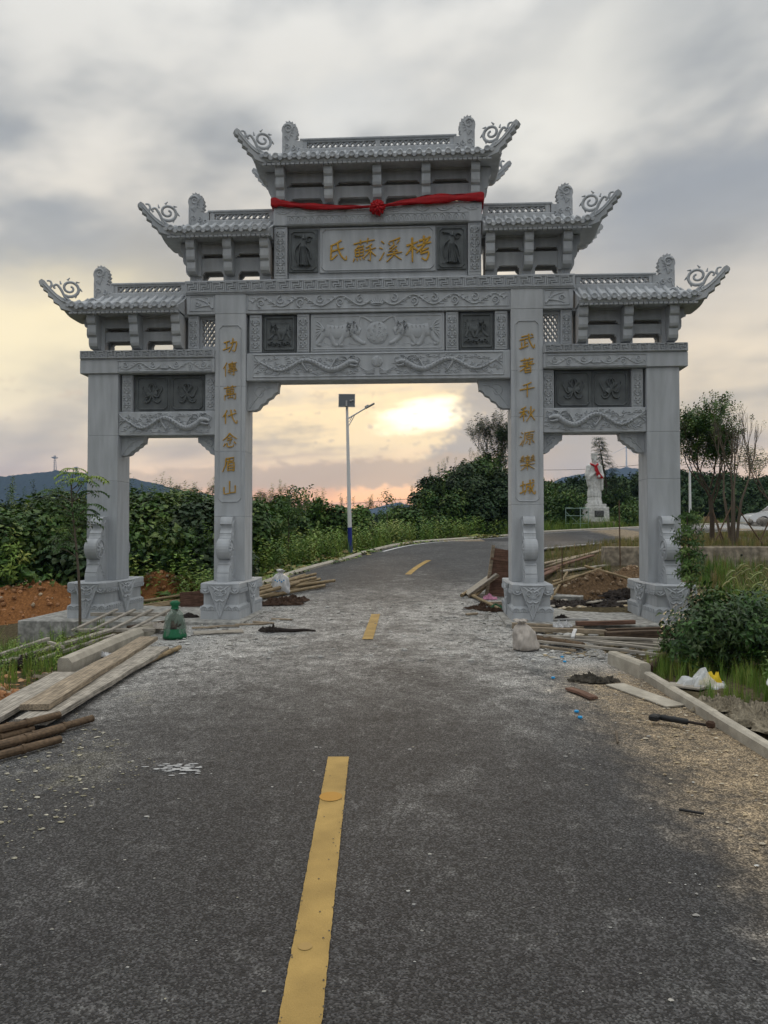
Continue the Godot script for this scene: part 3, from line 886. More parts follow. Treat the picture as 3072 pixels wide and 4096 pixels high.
	for sh in hips:
		for k in 5:
			var f = (k - 2) * 0.2
			var mb = MB.new()
			var path = []
			var tm = 1.0 if k == 2 else (0.75 if k in [1, 3] else 0.35)
			for i in 5:
				var t = tm * i / 4.0
				path.append(Vector3(sh * sx * lerp(xo + 0.012, xr, t), roof_y(t, yt, yr) + 0.014, f))
			mb.tube(path, 0.036, 0.036, 8, true)
			obj("tile", mb, st(), R)
		# upturned corners
		for sz in [1, -1]:
			var hb = Transform3D(Basis(Vector3(sx * sh, 0, 0.45 * sz), Vector3.UP, Vector3(-0.42 * sx * sh, 0, 0.91 * sz)), Vector3(sx * sh * xo, ye + 0.02, sz * 0.6))
			var horn = MB.new()
			horn.at(hb)
			var prof = P2([-0.52, 0.1, -0.3, 0.125, -0.12, 0.17, 0.02, 0.265, 0.12, 0.37, 0.2, 0.475, 0.245, 0.5, 0.285, 0.455, 0.262, 0.395, 0.215, 0.372, 0.218, 0.325, 0.15, 0.285, 0.15, 0.225, 0.075, 0.185, 0.07, 0.13, -0.01, 0.085, -0.04, 0.02, -0.2, -0.02, -0.52, -0.02])
			horn.extrude(prof, -0.055, 0.055)
			for e in [0.058, -0.058]:   # moulded edge
				horn.tube(smooth3([Vector3(-0.5, 0.07, e), Vector3(-0.12, 0.125, e), Vector3(0.05, 0.235, e), Vector3(0.22, 0.42, e)], 3), 0.014, 0.01, 5)
			obj("upturned_corner", horn, st(), R)
			var sc = MB.new()
			sc.at(hb)
			var V = func(p): 
				var r = []
				for q in p: r.append(Vector3(q.x, q.y, 0))
				return r
			sc.tube(V.call(spiral(-0.17, 0.4, 0.155, 0.03, -1.0, -1.55, 26)), 0.028, 0.018, 6)
			sc.tube(V.call(smooth2([-0.19, 0.16, -0.1, 0.24, -0.04, 0.36, 0.02, 0.44, 0.07, 0.41, 0.05, 0.37], 4)), 0.027, 0.018, 6)
			sc.tube(V.call(smooth2([0.13, 0.36, 0.1, 0.43, 0.12, 0.49, 0.17, 0.49], 4)), 0.024, 0.014, 6)
			for a in [0.4, 1.3, 2.2, 3.1, 4.0]:
				sc.tube([Vector3(-0.17 + cos(a) * 0.145, 0.4 + sin(a) * 0.145, 0), Vector3(-0.17 + cos(a + 0.25) * 0.185, 0.4 + sin(a + 0.25) * 0.185, 0)], 0.02, 0.008, 5)
			if curl: sc.tube(V.call(spiral(-0.52, 0.2, 0.07, 0.045, -0.4, 0.6, 10)), 0.022, 0.014, 6)
			obj("scroll_ornament", sc, M.stone, R)
	return R

func thing_part(called):
	var o = Node3D.new()
	o.name = called
	G.add_child(o, true)
	return o

func ridge(R, sx, x0, x1, yb, posts):
	# pierced ridge wall from x0 to x1
	var mb = MB.new()
	var c = (x0 + x1) * 0.5; var L = x1 - x0
	mb.box(Vector3(sx * c, yb - 0.045, 0), Vector3(L + 0.1, 0.11, 0.19), 0.01)
	mb.box(Vector3(sx * c, yb + 0.18, 0), Vector3(L + 0.06, 0.035, 0.17), 0.008)
	mb.box(Vector3(sx * c, yb + 0.15, 0), Vector3(L, 0.03, 0.11), 0.004)
	mb.box(Vector3(sx * c, yb + 0.018, 0), Vector3(L, 0.025, 0.11), 0.004)
	for p in posts: mb.box(Vector3(sx * p, yb + 0.085, 0), Vector3(0.085, 0.16, 0.12), 0.004)
	obj("ridge_wall", mb, st(), R)
	var la = MB.new()
	var h = 0.11
	for k in posts.size() - 1:
		var a = min(posts[k], posts[k + 1]) + 0.042; var b = max(posts[k], posts[k + 1]) - 0.042
		var n = int(round((b - a) / 0.105))
		var u = (b - a) / n
		for i in n:
			var x = a + (i + 0.5) * u
			for s in [-1, 1]:
				la.at(Transform3D(Basis(Vector3.BACK, s * atan2(h, u)), Vector3(sx * x, yb + 0.083, 0.004 * s)))
				la.box(Vector3.ZERO, Vector3(sqrt(u * u + h * h), 0.022, 0.06))
			la.at(Transform3D(Basis(Vector3.BACK, PI / 4), Vector3(sx * x, yb + 0.083, 0)))
			la.box(Vector3.ZERO, Vector3(0.034, 0.034, 0.075), 0.004)
	obj("pierced_lattice", la, M.stone, R)

func finial(R, sx, x, yb):
	var mb = MB.new()
	mb.at(Transform3D(Basis.from_scale(Vector3(sx, 1, 1)), Vector3(sx * x, yb, 0)))
	mb.extrude(P2([0, -0.06, 0, 0.28, -0.004, 0.36, 0.012, 0.41, 0.004, 0.47, -0.03, 0.525, -0.075, 0.55, -0.06, 0.58, -0.115, 0.565, -0.125, 0.595, -0.165, 0.555, -0.19, 0.57, -0.2, 0.52, -0.24, 0.53, -0.232, 0.475, -0.27, 0.465, -0.25, 0.42, -0.285, 0.395, -0.255, 0.36, -0.28, 0.32, -0.245, 0.3, -0.262, 0.255, -0.225, 0.235, -0.3, 0.215, -0.37, 0.235, -0.37, -0.06]), -0.075, 0.075)
	for s in [1, -1]:
		mb.at(Transform3D(Basis.from_scale(Vector3(sx, 1, s)), Vector3(sx * x, yb, 0)))
		mb.relief(spiral(-0.11, 0.44, 0.085, 0.02, 0.5, 1.4, 16), 0.022, 0.012, 0.02, 0.075)
		for k in 4:
			mb.relief(smooth2([-0.05 - k * 0.02, 0.3 - k * 0.02, -0.13 - k * 0.015, 0.34 + k * 0.03, -0.2 - k * 0.01, 0.3 + k * 0.06], 3), 0.014, 0.006, 0.014, 0.075)
		for k in 3: mb.relief(spiral(-0.09 - k * 0.11, 0.12 - 0.03 * k, 0.05, 0.012, k * 1.7, 1.2, 10), 0.015, 0.01, 0.014, 0.075)
		mb.relief(smooth2([-0.03, 0.02, -0.06, 0.15, -0.02, 0.28], 4), 0.014, 0.01, 0.012, 0.075)
	obj("ridge_beast", mb, st(), R)

func brackets(sx, xs, yt, sill, endx, both):
	# the stepped bracket arms and the notched boards between them
	var D = thing_part("bracket_tier")
	var pr = P2([0.1, 0.0, 0.48, 0.0, 0.48, -0.11, 0.462, -0.155, 0.42, -0.185, 0.432, -0.195, 0.432, -0.31, 0.415, -0.355, 0.365, -0.385, 0.378, -0.395, 0.378, -0.495, 0.36, -0.545, 0.3, -0.58, 0.1, -0.58])
	var mb = MB.new()
	mb.at(Transform3D(Basis(Vector3(0, 0, 1), Vector3.UP, Vector3(-1, 0, 0)), Vector3.ZERO))
	mb.extrude(pr, -0.075, 0.075)
	var am = mb.mesh()
	for x in xs:
		for sz in [1, -1]:
			var o = obj("bracket_arm", am, st(), D)
			o.position = Vector3(sx * x, yt, 0)
			if sz < 0: o.rotation.y = PI
	for e in ([endx, -endx] if both else [endx]):
		for z in [0.13, -0.13]:
			var o = obj("bracket_arm", am, st(), D)
			o.position = Vector3(sx * (e - 0.46 * sign(e)), yt - 0.002, z)
			o.rotation.y = PI / 2 * sx * sign(e)
	var H = yt - sill
	for k in xs.size() - 1:
		var a = min(xs[k], xs[k + 1]) + 0.06; var L = abs(xs[k + 1] - xs[k]) - 0.12
		for sz in [1, -1]:
			var up = MB.new()
			up.at(Transform3D(Basis(), Vector3((sx * (a + L * 0.5)) - L * 0.5, yt, 0.15 * sz)))
			up.extrude(P2([0, -0.02, L, -0.02, L, -0.25, L - 0.05, -0.25, L - 0.055, -0.222, L - 0.085, -0.218, L - 0.09, -0.185, 0.09, -0.185, 0.085, -0.218, 0.055, -0.222, 0.05, -0.25, 0, -0.25]), -0.04, 0.04)
			obj("upper_board", up, st(), D)
			var lo = MB.new()
			lo.at(Transform3D(Basis(), Vector3((sx * (a + L * 0.5)) - L * 0.5, yt, 0.125 * sz)))
			lo.extrude(P2([0, -0.252, L, -0.252, L, -H, L - 0.075, -H, L - 0.075, -H + 0.15, L - 0.1, -H + 0.17, L - 0.115, -H + 0.2, 0.115, -H + 0.2, 0.1, -H + 0.17, 0.075, -H + 0.15, 0.075, -H, 0, -H]), -0.035, 0.035)
			obj("lower_board", lo, st(), D)
	# solid ends and the foot blocks under every arm
	for x in xs:
		var f = MB.new()
		f.box(Vector3(sx * x, (yt - 0.56 + sill) * 0.5, 0), Vector3(0.15, yt - 0.56 - sill, 0.36), 0.004)
		obj("foot_block", f, st(), D)
	var pb = MB.new()
	var x0 = xs[0]; var x1 = xs[xs.size() - 1]
	pb.box(Vector3(sx * (x0 + x1) * 0.5, yt + 0.01, 0), Vector3(abs(x1 - x0) + 0.3, 0.05, 0.4), 0.0)
	for e in ([endx, -endx] if both else [endx]):
		pb.box(Vector3(sx * (e - 0.2 * sign(e)), (yt + sill) * 0.5, 0), Vector3(0.1, yt - sill, 0.38), 0.006)
	obj("core_block", pb, M.stone, D)
	return D

func carved(called, x0, x1, y0, y1, z, thick, material, mb_relief, frame = true, parent = null, edge = 0.01):
	# a slab with its carving as a piece of its own
	var s = MB.new()
	s.box(Vector3((x0 + x1) * 0.5, (y0 + y1) * 0.5, z - thick * 0.5), Vector3(x1 - x0, y1 - y0, thick), edge)
	var o = obj(called, s, material, G if parent == null else parent)
	if mb_relief != null and mb_relief.v.size() > 0: obj("carving", mb_relief, material, o)
	return o

func build_gate():
	var C = Vector3(0, GY, -13.35)
	var u = Vector3(cos(GTURN), 0, -sin(GTURN))
	C += u * -0.107
	G = thing("stone_gateway", "pale grey carved stone memorial gateway with three tiers of tiled roofs standing across the road", "gateway", C, GTURN)
	gate_at = G.transform
	var S = M.stone
	tone.seed = 19
	var rg = RandomNumberGenerator.new(); rg.seed = 5
	# pedestals, pillars, drum stones
	var ped = MB.new()
	ped.loft([[0.0, 0.33, 0.85], [0.125, 0.33, 0.85], [0.14, 0.325, 0.845], [0.16, 0.332, 0.852], [0.2, 0.328, 0.848], [0.225, 0.305, 0.825], [0.24, 0.288, 0.808], [0.41, 0.288, 0.808], [0.425, 0.3, 0.82], [0.44, 0.322, 0.842], [0.48, 0.33, 0.85], [0.508, 0.322, 0.842], [0.512, 0.33, 0.85], [0.59, 0.33, 0.85], [0.605, 0.315, 0.835]])
	var pm = ped.mesh()
	# draped triangle with a mask, front (narrow) and side (wide)
	var drape = func(w):
		var mb = MB.new()
		mb.extrude(P2([-w, 0.578, w, 0.578, w * 0.05, 0.02, -w * 0.05, 0.02]), -0.07, 0.012)
		mb.relief(P2([-w * 1.02, 0.582, w * 1.02, 0.582]), 0.008, 0.008, 0.01, 0.012)
		mb.relief(P2([-w, 0.575, 0, 0.03]), 0.008, 0.008, 0.01, 0.012)
		mb.relief(P2([w, 0.575, 0, 0.03]), 0.008, 0.008, 0.01, 0.012)
		for s in [-1, 1]:
			mb.relief(smooth2([0.02 * s, 0.47, s * w * 0.35, 0.5, s * w * 0.5, 0.44, s * w * 0.3, 0.41], 3), 0.017, 0.012, 0.018, 0.012)
			mb.relief(spiral(s * w * 0.3, 0.425, w * 0.16, w * 0.05, 0.3, 1.1 * s, 9), 0.012, 0.009, 0.016, 0.012)
			mb.relief(smooth2([s * w * 0.4, 0.5, s * w * 0.62, 0.54, s * w * 0.85, 0.56], 3), 0.02, 0.006, 0.016, 0.012)
			mb.relief(smooth2([0, 0.54, s * w * 0.2, 0.52, s * w * 0.38, 0.56], 3), 0.014, 0.006, 0.014, 0.012)
			mb.relief(smooth2([0, 0.33, s * w * 0.22, 0.3, s * w * 0.45, 0.33, s * w * 0.42, 0.36], 3), 0.017, 0.008, 0.017, 0.012)
			mb.relief(smooth2([s * w * 0.12, 0.27, s * w * 0.2, 0.22, s * w * 0.14, 0.17], 3), 0.014, 0.006, 0.014, 0.012)
		mb.relief(P2([-w * 0.28, 0.372, w * 0.28, 0.372]), 0.008, 0.008, 0.014, 0.012)
		mb.relief(P2([-w * 0.28, 0.392, w * 0.28, 0.392]), 0.008, 0.008, 0.014, 0.012)
		mb.relief(P2([0, 0.28, 0, 0.2, 0, 0.11]), 0.02, 0.008, 0.014, 0.012)
		return mb.mesh()
	var d_front = drape.call(0.205); var d_side = drape.call(0.36)
	var band = func(hw, gap):
		var r = []
		for s in [-1, 1]:
			var mb = MB.new()
			var a = min(s * gap, s * hw); var b = max(s * gap, s * hw)
			petals(mb, a, b, 0.145, 0.215, 0.0, max(2, int((b - a) / 0.085)), false)
			r.append(mb.mesh())
		return r
	var band_up = func(hw, gap):
		var r = []
		for s in [-1, 1]:
			var mb = MB.new()
			var a = min(s * gap, s * hw); var b = max(s * gap, s * hw)
			petals(mb, a, b, 0.435, 0.5, 0.0, max(1, int((b - a) / 0.085)), true)
			r.append(mb.mesh())
		return r
	var bf = band.call(0.325, 0.09); var bs = band.call(0.845, 0.12); var uf = band_up.call(0.325, 0.17); var us = band_up.call(0.845, 0.31)
	# drum stone, profile in depth and height
	var dp = PackedVector2Array()
	for q in smooth2([0.26, 1.115, 0.36, 1.118, 0.45, 1.105, 0.505, 1.05, 0.525, 0.99], 3): dp.append(q)
	dp.append_array(P2([0.515, 0.985]))
	for q in smooth2([0.47, 0.97, 0.462, 0.92, 0.49, 0.87, 0.54, 0.835], 3): dp.append(q)
	dp.append_array(P2([0.535, 0.825, 0.545, 0.78, 0.565, 0.745]))
	for k in 13:
		var a = deg_to_rad(95.0 - 190.0 * k / 12.0)
		dp.append(Vector2(0.565 + cos(a) * 0.172, 0.565 + sin(a) * 0.178))
	dp.append_array(P2([0.56, 0.382, 0.575, 0.34, 0.615, 0.305, 0.608, 0.298]))
	for q in smooth2([0.62, 0.27, 0.665, 0.22, 0.69, 0.165], 3): dp.append(q)
	dp.append_array(P2([0.68, 0.155, 0.7, 0.15, 0.712, 0.1, 0.712, 0.0, 0.26, 0.0]))
	var drum = MB.new()
	drum.at(Transform3D(Basis(Vector3(0, 0, 1), Vector3.UP, Vector3(-1, 0, 0)), Vector3.ZERO))
	drum.extrude(dp, -0.1, 0.1)
	drum.at(Transform3D.IDENTITY)
	drum.box(Vector3(0, 0.55, 0.285), Vector3(0.225, 1.1, 0.03), 0.006)
	var drm = drum.mesh()
	var disc = MB.new()
	disc.at(Transform3D(Basis(Vector3(0, 0, -1), Vector3.UP, Vector3(1, 0, 0)), Vector3(0.1, 0, 0)))
	disc.relief(spiral(-0.56, 0.565, 0.15, 0.15, 0, 1.0, 24), 0.008, 0.008, 0.012, 0.0)
	rosette(disc, -0.56, 0.565, 0.12, 0.0, 9)
	for k in 4: cloud(disc, -0.42 - 0.05 * k, 0.1 + 0.06 * k, 0.03, 0.0)
	disc.relief(smooth2([-0.34, 1.05, -0.42, 0.98, -0.4, 0.85, -0.46, 0.78], 4), 0.01, 0.008, 0.01, 0.0)
	disc.at(Transform3D(Basis(Vector3(0, 0, 1), Vector3.UP, Vector3(-1, 0, 0)), Vector3(-0.1, 0, 0)))
	disc.relief(spiral(0.56, 0.565, 0.15, 0.15, 0, 1.0, 24), 0.008, 0.008, 0.012, 0.0)
	rosette(disc, 0.56, 0.565, 0.12, 0.0, 9)
	for k in 4: cloud(disc, 0.42 + 0.05 * k, 0.1 + 0.06 * k, 0.03, 0.0)
	disc.relief(smooth2([0.34, 1.05, 0.42, 0.98, 0.4, 0.85, 0.46, 0.78], 4), 0.01, 0.008, 0.01, 0.0)
	var dcm = disc.mesh()
	var words = {-2.575: ["gong", "chuan", "wan", "dai", "nian", "mei", "shan"], 2.575: ["wu", "zhu", "qian", "qiu", "yuan", "luan", "cheng"]}
	for x in [-4.855, -2.575, 2.575, 4.855]:
		var pd = obj("pedestal", pm, st(), G)
		pd.position = Vector3(x, 0, 0)
		for q in [[d_front, bf, uf, 0.85, 0.0], [d_front, bf, uf, 0.85, PI], [d_side, bs, us, 0.33, PI / 2], [d_side, bs, us, 0.33, -PI / 2]]:
			for k in 3:
				for piece in (q[k] if q[k] is Array else [q[k]]):
					var o = obj(["draped_mask", "lotus_band", "upper_lotus_band"][k], piece, S, pd)
					o.rotation.y = q[4]
					o.position = Basis(Vector3.UP, q[4]) * Vector3(0, 0, q[3] + 0.001)
		var inner = abs(x) < 4
		var top = 5.28 if inner else 4.245
		var pl = thing_part("pillar")
		pl.position = Vector3(x, 0, 0)
		var cuts = ([0.605, 1.72, 2.86, 4.0, top] if x < 0 else [0.605, 1.92, 3.42, 4.22, top]) if inner else [0.605, 2.35, 3.15, top]
		for k in cuts.size() - 1:
			var mb = MB.new()
			mb.box(Vector3(0, (cuts[k] + cuts[k + 1]) * 0.5, 0), Vector3(0.545, cuts[k + 1] - cuts[k] - 0.0015, 0.545), 0.005)
			obj("pillar_block", mb, st(), pl)
		for sz in [1, -1]:
			var d = obj("drum_stone", drm, S, G)
			d.position = Vector3(x, 0.6, 0)
			if sz < 0: d.rotation.y = PI
			obj("carving", dcm, S, d)
		if inner:
			var fl = MB.new()
			frame_line(fl, -0.195, 0.195, 1.98, 5.07, 0.055, 0.009, 0.012, 0.2725)
			obj("panel_moulding", fl, S, pl)
			for k in 7:
				var mb = MB.new()
				glyph(mb, words[x][k], 0.0, 4.72 - k * 0.417, 0.26, 0.2725)
				obj("gilded_character", mb, M.gold, pl)
		# mortar smear at the foot of the pillar
	# main lintel with two dragons facing a pearl
	var mb = MB.new()
	dragon(mb, -2.13, -0.28, 4.185, 4.535, -0.0, 1.0, rg)
	dragon(mb, 0.28, 2.13, 4.185, 4.535, 0.0, -1.0, rg)
	ball(mb, 0, 4.41, 0.1, 0.0)
	for s in [-1, 1]:
		for k in 4: mb.relief(smooth2([s * 0.05, 4.3 - 0.03 * k, s * 0.16, 4.25 - 0.015 * k, s * (0.3 - 0.03 * k), 4.32 - 0.05 * k], 3), 0.014, 0.006, 0.02, 0.0)
	border(mb, -2.18, 2.18, 4.165, 4.555, 0.012, 0.014, 0.0)
	var rel = relief_at(flatten(mb, 0.85), 0.235)
	carved("main_lintel", -2.301, 2.301, 4.1, 4.585, 0.235, 0.42, S, rel)
	# row of panels above it
	carved("panel_backing", -2.301, 2.301, 4.587, 5.278, 0.1, 0.2, S, null)
	mb = MB.new(); beast(mb, -1.08, -0.2, 4.69, 5.16, 0.0, 1.0, rg); beast(mb, 0.2, 1.08, 4.69, 5.16, 0.0, -1.0, rg)
	ball(mb, 0.0, 4.92, 0.2, 0.0)
	for s in [-1, 1]: mb.relief(smooth2([s * 0.1, 5.12, s * 0.3, 5.2, s * 0.34, 4.85, s * 0.3, 4.7], 4), 0.022, 0.012, 0.02, 0.0)
	border(mb, -1.12, 1.12, 4.65, 5.22, 0.012, 0.012, 0.0)
	carved("lion_panel", -1.17, 1.17, 4.6, 5.27, 0.2, 0.1, S, relief_at(flatten(mb, 0.6), 0.2))
	for s in [-1, 1]:
		for x in [1.3, 2.145]:
			mb = MB.new(); strip(mb, s * x, 4.68, 5.2, 0.16, 0.0); border(mb, s * x - 0.085, s * x + 0.085, 4.65, 5.23, 0.007, 0.008, 0.0)
			carved("scroll_strip", s * x - 0.108, s * x + 0.108, 4.6, 5.27, 0.215, 0.115, S, relief_at(mb, 0.215))
		mb = MB.new()
		var a = min(s * 1.43, s * 2.02); var b = max(s * 1.43, s * 2.02)
		figure_panel(mb, a + 0.06, b - 0.06, 4.67, 5.2, 0.0, 1, rg)
		border(mb, a + 0.045, b - 0.045, 4.66, 5.22, 0.02, 0.02, 0.0)
		carved("dark_panel", a, b, 4.605, 5.265, 0.165, 0.06, M.dark_stone, relief_at(mb, 0.165))
		# outside the inner pillars: pierced lattice and a strip
		mb = MB.new(); strip(mb, s * 3.26, 4.74, 5.2, 0.14, 0.0); border(mb, s * 3.26 - 0.075, s * 3.26 + 0.075, 4.7, 5.24, 0.006, 0.008, 0.0)
		carved("scroll_strip", s * 3.26 - 0.098, s * 3.26 + 0.098, 4.652, 5.278, 0.2, 0.4, S, relief_at(mb, 0.2))
		var la = MB.new()
		var cx = s * 3.005
		for q in [[-0.14, 4.965, 0.04, 0.62], [0.14, 4.965, 0.04, 0.62]]: la.box(Vector3(cx + q[0], q[1], 0.06), Vector3(q[2], q[3], 0.09), 0.004)
		la.box(Vector3(cx, 5.25, 0.06), Vector3(0.24, 0.055, 0.09), 0.003)
		la.box(Vector3(cx, 4.7, 0.06), Vector3(0.24, 0.09, 0.09), 0.003)
		for i in 4:
			for j in 8:
				var p = Vector3(cx - 0.12 + (i + (0.5 if j % 2 else 0.0)) * 0.08, 4.75 + (j + 0.5) * 0.0595, 0.06)
				if abs(p.x - cx) > 0.125: continue
				for t in [-1, 1]:
					la.at(Transform3D(Basis(Vector3.BACK, t * 0.93), p + Vector3(0, 0, 0.001 * t)))
					la.box(Vector3.ZERO, Vector3(0.104, 0.022, 0.06))
				la.at(Transform3D.IDENTITY)
				la.at(Transform3D(Basis(Vector3.BACK, PI / 4), p)); la.box(Vector3.ZERO, Vector3(0.036, 0.036, 0.07), 0.004); la.at(Transform3D.IDENTITY)
		obj("pierced_window", la, S, G)
	# upper beam with scrolling vine, key fret above
	carved("vine_beam", -3.37, 3.37, 5.28, 5.622, 0.255, 0.51, S, null)
	mb = MB.new(); vine(mb, -2.2, 2.2, 5.36, 5.6, 0.0, 6); border(mb, -2.27, 2.27, 5.345, 5.608, 0.008, 0.01, 0.0)
	obj("vine_carving", relief_at(mb, 0.2555), S, G)
	for s in [-1, 1]:
		mb = MB.new()
		var k0 = s * 3.08
		mb.relief(smooth2([s * 2.9, 5.38, s * 3.02, 5.5, s * 3.2, 5.56], 4), 0.02, 0.008, 0.018, 0.0)
		mb.relief(smooth2([s * 2.95, 5.44, s * 3.1, 5.42, s * 3.22, 5.38], 4), 0.02, 0.006, 0.018, 0.0)
		mb.relief(spiral(s * 3.17, 5.47, 0.05, 0.01, 0, 1.2 * s, 10), 0.016, 0.01, 0.016, 0.0)
		mb.relief(smooth2([s * 2.96, 5.48, s * 2.98, 5.56, s * 3.05, 5.58], 3), 0.016, 0.006, 0.016, 0.0)
		border(mb, min(s * 2.88, s * 3.3), max(s * 2.88, s * 3.3), 5.345, 5.6, 0.008, 0.01, 0.0)
		obj("leaf_carving", relief_at(mb, 0.2555), S, G)
		var hb = MB.new(); hb.box(Vector3(s * 2.575, 5.451, 0.0), Vector3(0.545, 0.34, 0.55), 0.005)
		obj("pillar_head", hb, st(), G)
	mb = MB.new(); fret(mb, -3.37, 3.37, 5.66, 5.845, 0.0)
	carved("fret_beam", -3.395, 3.395, 5.624, 5.872, 0.285, 0.57, S, relief_at(mb, 0.2855))
	# corner brackets under the lintels
	for s in [-1, 1]:
		for q in [[2.302, -1.0, 4.1, 0.56, 0.5], [4.582, -1.0, 3.155, 0.42, 0.34], [2.848, 1.0, 3.155, 0.36, 0.34]]:
			var W = q[3]; var H = q[4]
			var kb = MB.new()
			kb.at(Transform3D(Basis.from_scale(Vector3(s * q[1], 1, 1)), Vector3(s * q[0], q[2], 0)))
			kb.extrude(P2([0, 0, W, 0, W * 0.97, -H * 0.12, W * 0.95, -H * 0.36, W * 0.9, -H * 0.36, W * 0.82, -H * 0.42, W * 0.76, -H * 0.53, W * 0.62, -H * 0.6, W * 0.56, -H * 0.72, W * 0.42, -H * 0.79, W * 0.33, -H * 0.94, W * 0.2, -H, 0, -H]), -0.1, 0.1)
			kb.relief(spiral(W * 0.4, -H * 0.38, H * 0.26, H * 0.05, 0.4, 1.2, 14), 0.011, 0.008, 0.012, 0.1)
			kb.relief(smooth2([W * 0.08, -H * 0.9, W * 0.2, -H * 0.7, W * 0.55, -H * 0.25, W * 0.85, -H * 0.2], 4), 0.011, 0.008, 0.012, 0.1)
			obj("corner_bracket", kb, st(), G)
		# side bays
		var A = func(p, r): return [min(s * p, s * r), max(s * p, s * r)]
		var e = A.call(2.85, 5.26)
		mb = MB.new(); fret(mb, e[0] + 0.02, e[1] - 0.02, 4.515, 4.64, 0.0)
		carved("side_fret_beam", e[0], e[1], 4.5, 4.65, 0.33, 0.66, S, relief_at(mb, 0.3305))
		carved("side_beam", e[0], e[1], 4.247, 4.498, 0.315, 0.63, S, null)
		e = A.call(2.9, 4.57)
		mb = MB.new(); vine(mb, e[0] + 0.03, e[1] - 0.03, 4.285, 4.45, 0.0, 3); border(mb, e[0], e[1], 4.275, 4.462, 0.007, 0.01, 0.0)
		obj("vine_carving", relief_at(mb, 0.3155), S, G)
		e = A.call(2.85, 4.585)
		carved("panel_backing", e[0], e[1], 3.577, 4.245, 0.08, 0.16, S, null)
		for x in [2.945, 4.45]:
			mb = MB.new(); strip(mb, s * x, 3.65, 4.17, 0.15, 0.0); border(mb, s * x - 0.08, s * x + 0.08, 3.62, 4.2, 0.006, 0.008, 0.0)
			carved("scroll_strip", s * x - 0.096, s * x + 0.096, 3.578, 4.243, 0.2, 0.12, S, relief_at(mb, 0.2))
		for k in 2:
			e = A.call(3.06 + 0.635 * k, 3.06 + 0.635 * (k + 1))
			mb = MB.new(); figure_panel(mb, e[0] + 0.07, e[1] - 0.07, 3.65, 4.16, 0.0, [2, 3, 4, 3][k + (1 if s > 0 else 0)], rg)
			frame_line(mb, e[0] + 0.05, e[1] - 0.05, 3.63, 4.19, 0.05, 0.014, 0.018, 0.0)
			carved("dark_panel", e[0], e[1], 3.585, 4.235, 0.14, 0.06, M.dark_stone, relief_at(mb, 0.14))
		e = A.call(2.85, 4.585)
		mb = MB.new(); dragon(mb, e[0] + 0.04, e[1] - 0.04, 3.19, 3.55, 0.0, -s, rg)
		carved("side_lintel", e[0], e[1], 3.155, 3.575, 0.235, 0.42, S, relief_at(mb, 0.235))
	# plaque storey
	carved("plaque_backing", -1.57, 1.57, 5.874, 6.798, 0.2, 0.4, S, null)
	mb = MB.new(); frame_line(mb, -0.97, 0.98, 6.02, 6.745, 0.06, 0.011, 0.014, 0.0)
	var plq = carved("name_plaque", -1.005, 1.015, 5.985, 6.775, 0.235, 0.034, S, relief_at(mb, 0.235), false, null, 0.004)
	for k in 4:
		var g = MB.new()
		glyph(g, ["shi", "su", "xi", "kao"][k], [-0.71, -0.225, 0.235, 0.72][k], 6.365, [0.38, 0.42, 0.42, 0.45][k], 0.2355)
		obj("gilded_character", g, M.gold, plq)
	for s in [-1, 1]:
		var e = [min(s * 1.04, s * 1.55), max(s * 1.04, s * 1.55)]
		mb = MB.new(); figure_panel(mb, e[0] + 0.05, e[1] - 0.05, 6.05, 6.7, 0.0, 0, rg); frame_line(mb, e[0] + 0.035, e[1] - 0.035, 6.035, 6.71, 0.05, 0.012, 0.016, 0.0)
		carved("dark_panel", e[0], e[1], 6.0, 6.745, 0.245, 0.044, M.dark_stone, relief_at(mb, 0.245), false, null, 0.004)
		mb = MB.new(); strip(mb, s * 1.69, 5.98, 6.74, 0.16, 0.0); border(mb, s * 1.69 - 0.085, s * 1.69 + 0.085, 5.94, 6.77, 0.007, 0.008, 0.0)
		carved("scroll_strip", s * 1.69 - 0.115, s * 1.69 + 0.115, 5.874, 6.798, 0.28, 0.56, S, relief_at(mb, 0.2805))
	mb = MB.new(); petals(mb, -1.55, 1.55, 6.84, 6.95, 0.0, 26, false); border(mb, -1.58, 1.58, 6.825, 6.965, 0.007, 0.008, 0.0)
	for s in [-1, 1]: vine(mb, min(s * 0.2, s * 1.75), max(s * 0.2, s * 1.75), 6.98, 7.12, 0.0, 3, false)
	carved("frieze_block", -1.81, 1.81, 6.8, 7.14, 0.315, 0.63, S, relief_at(mb, 0.3155))
	# roofs
	var xs1 = [-1.68, -0.835, 0.01, 0.855, 1.7]
	brackets(1.0, xs1, 7.79, 7.142, 1.96, true)
	var R = roof(1.0, -2.13, 2.13, 1.62, 7.795, 8.2, true, false)
	ridge(R, 1.0, -1.36, 1.36, 8.26, [-1.31, 0.0, 1.31])
	finial(R, 1.0, 1.71, 8.2); finial(R, -1.0, 1.71, 8.2)
	for s in [-1.0, 1.0]:
		brackets(s, [1.95, 2.6, 3.25], 6.56, 5.874, 3.48, false)
		R = roof(s, 1.825, 3.79, 3.3, 6.575, 6.96, false, false)
		ridge(R, s, 1.86, 3.02, 7.01, [1.9, 2.975])
		finial(R, s, 3.4, 6.95)
		brackets(s, [3.5, 4.25, 5.0], 5.265, 4.652, 5.22, false)
		R = roof(s, 3.405, 5.52, 5.03, 5.28, 5.67, false, true)
		ridge(R, s, 3.44, 4.79, 5.73, [3.49, 4.74])
		finial(R, s, 5.13, 5.67)

func relief_at(mb, z):
	for k in mb.v.size(): mb.v[k] = mb.v[k] + Vector3(0, 0, z)
	return mb

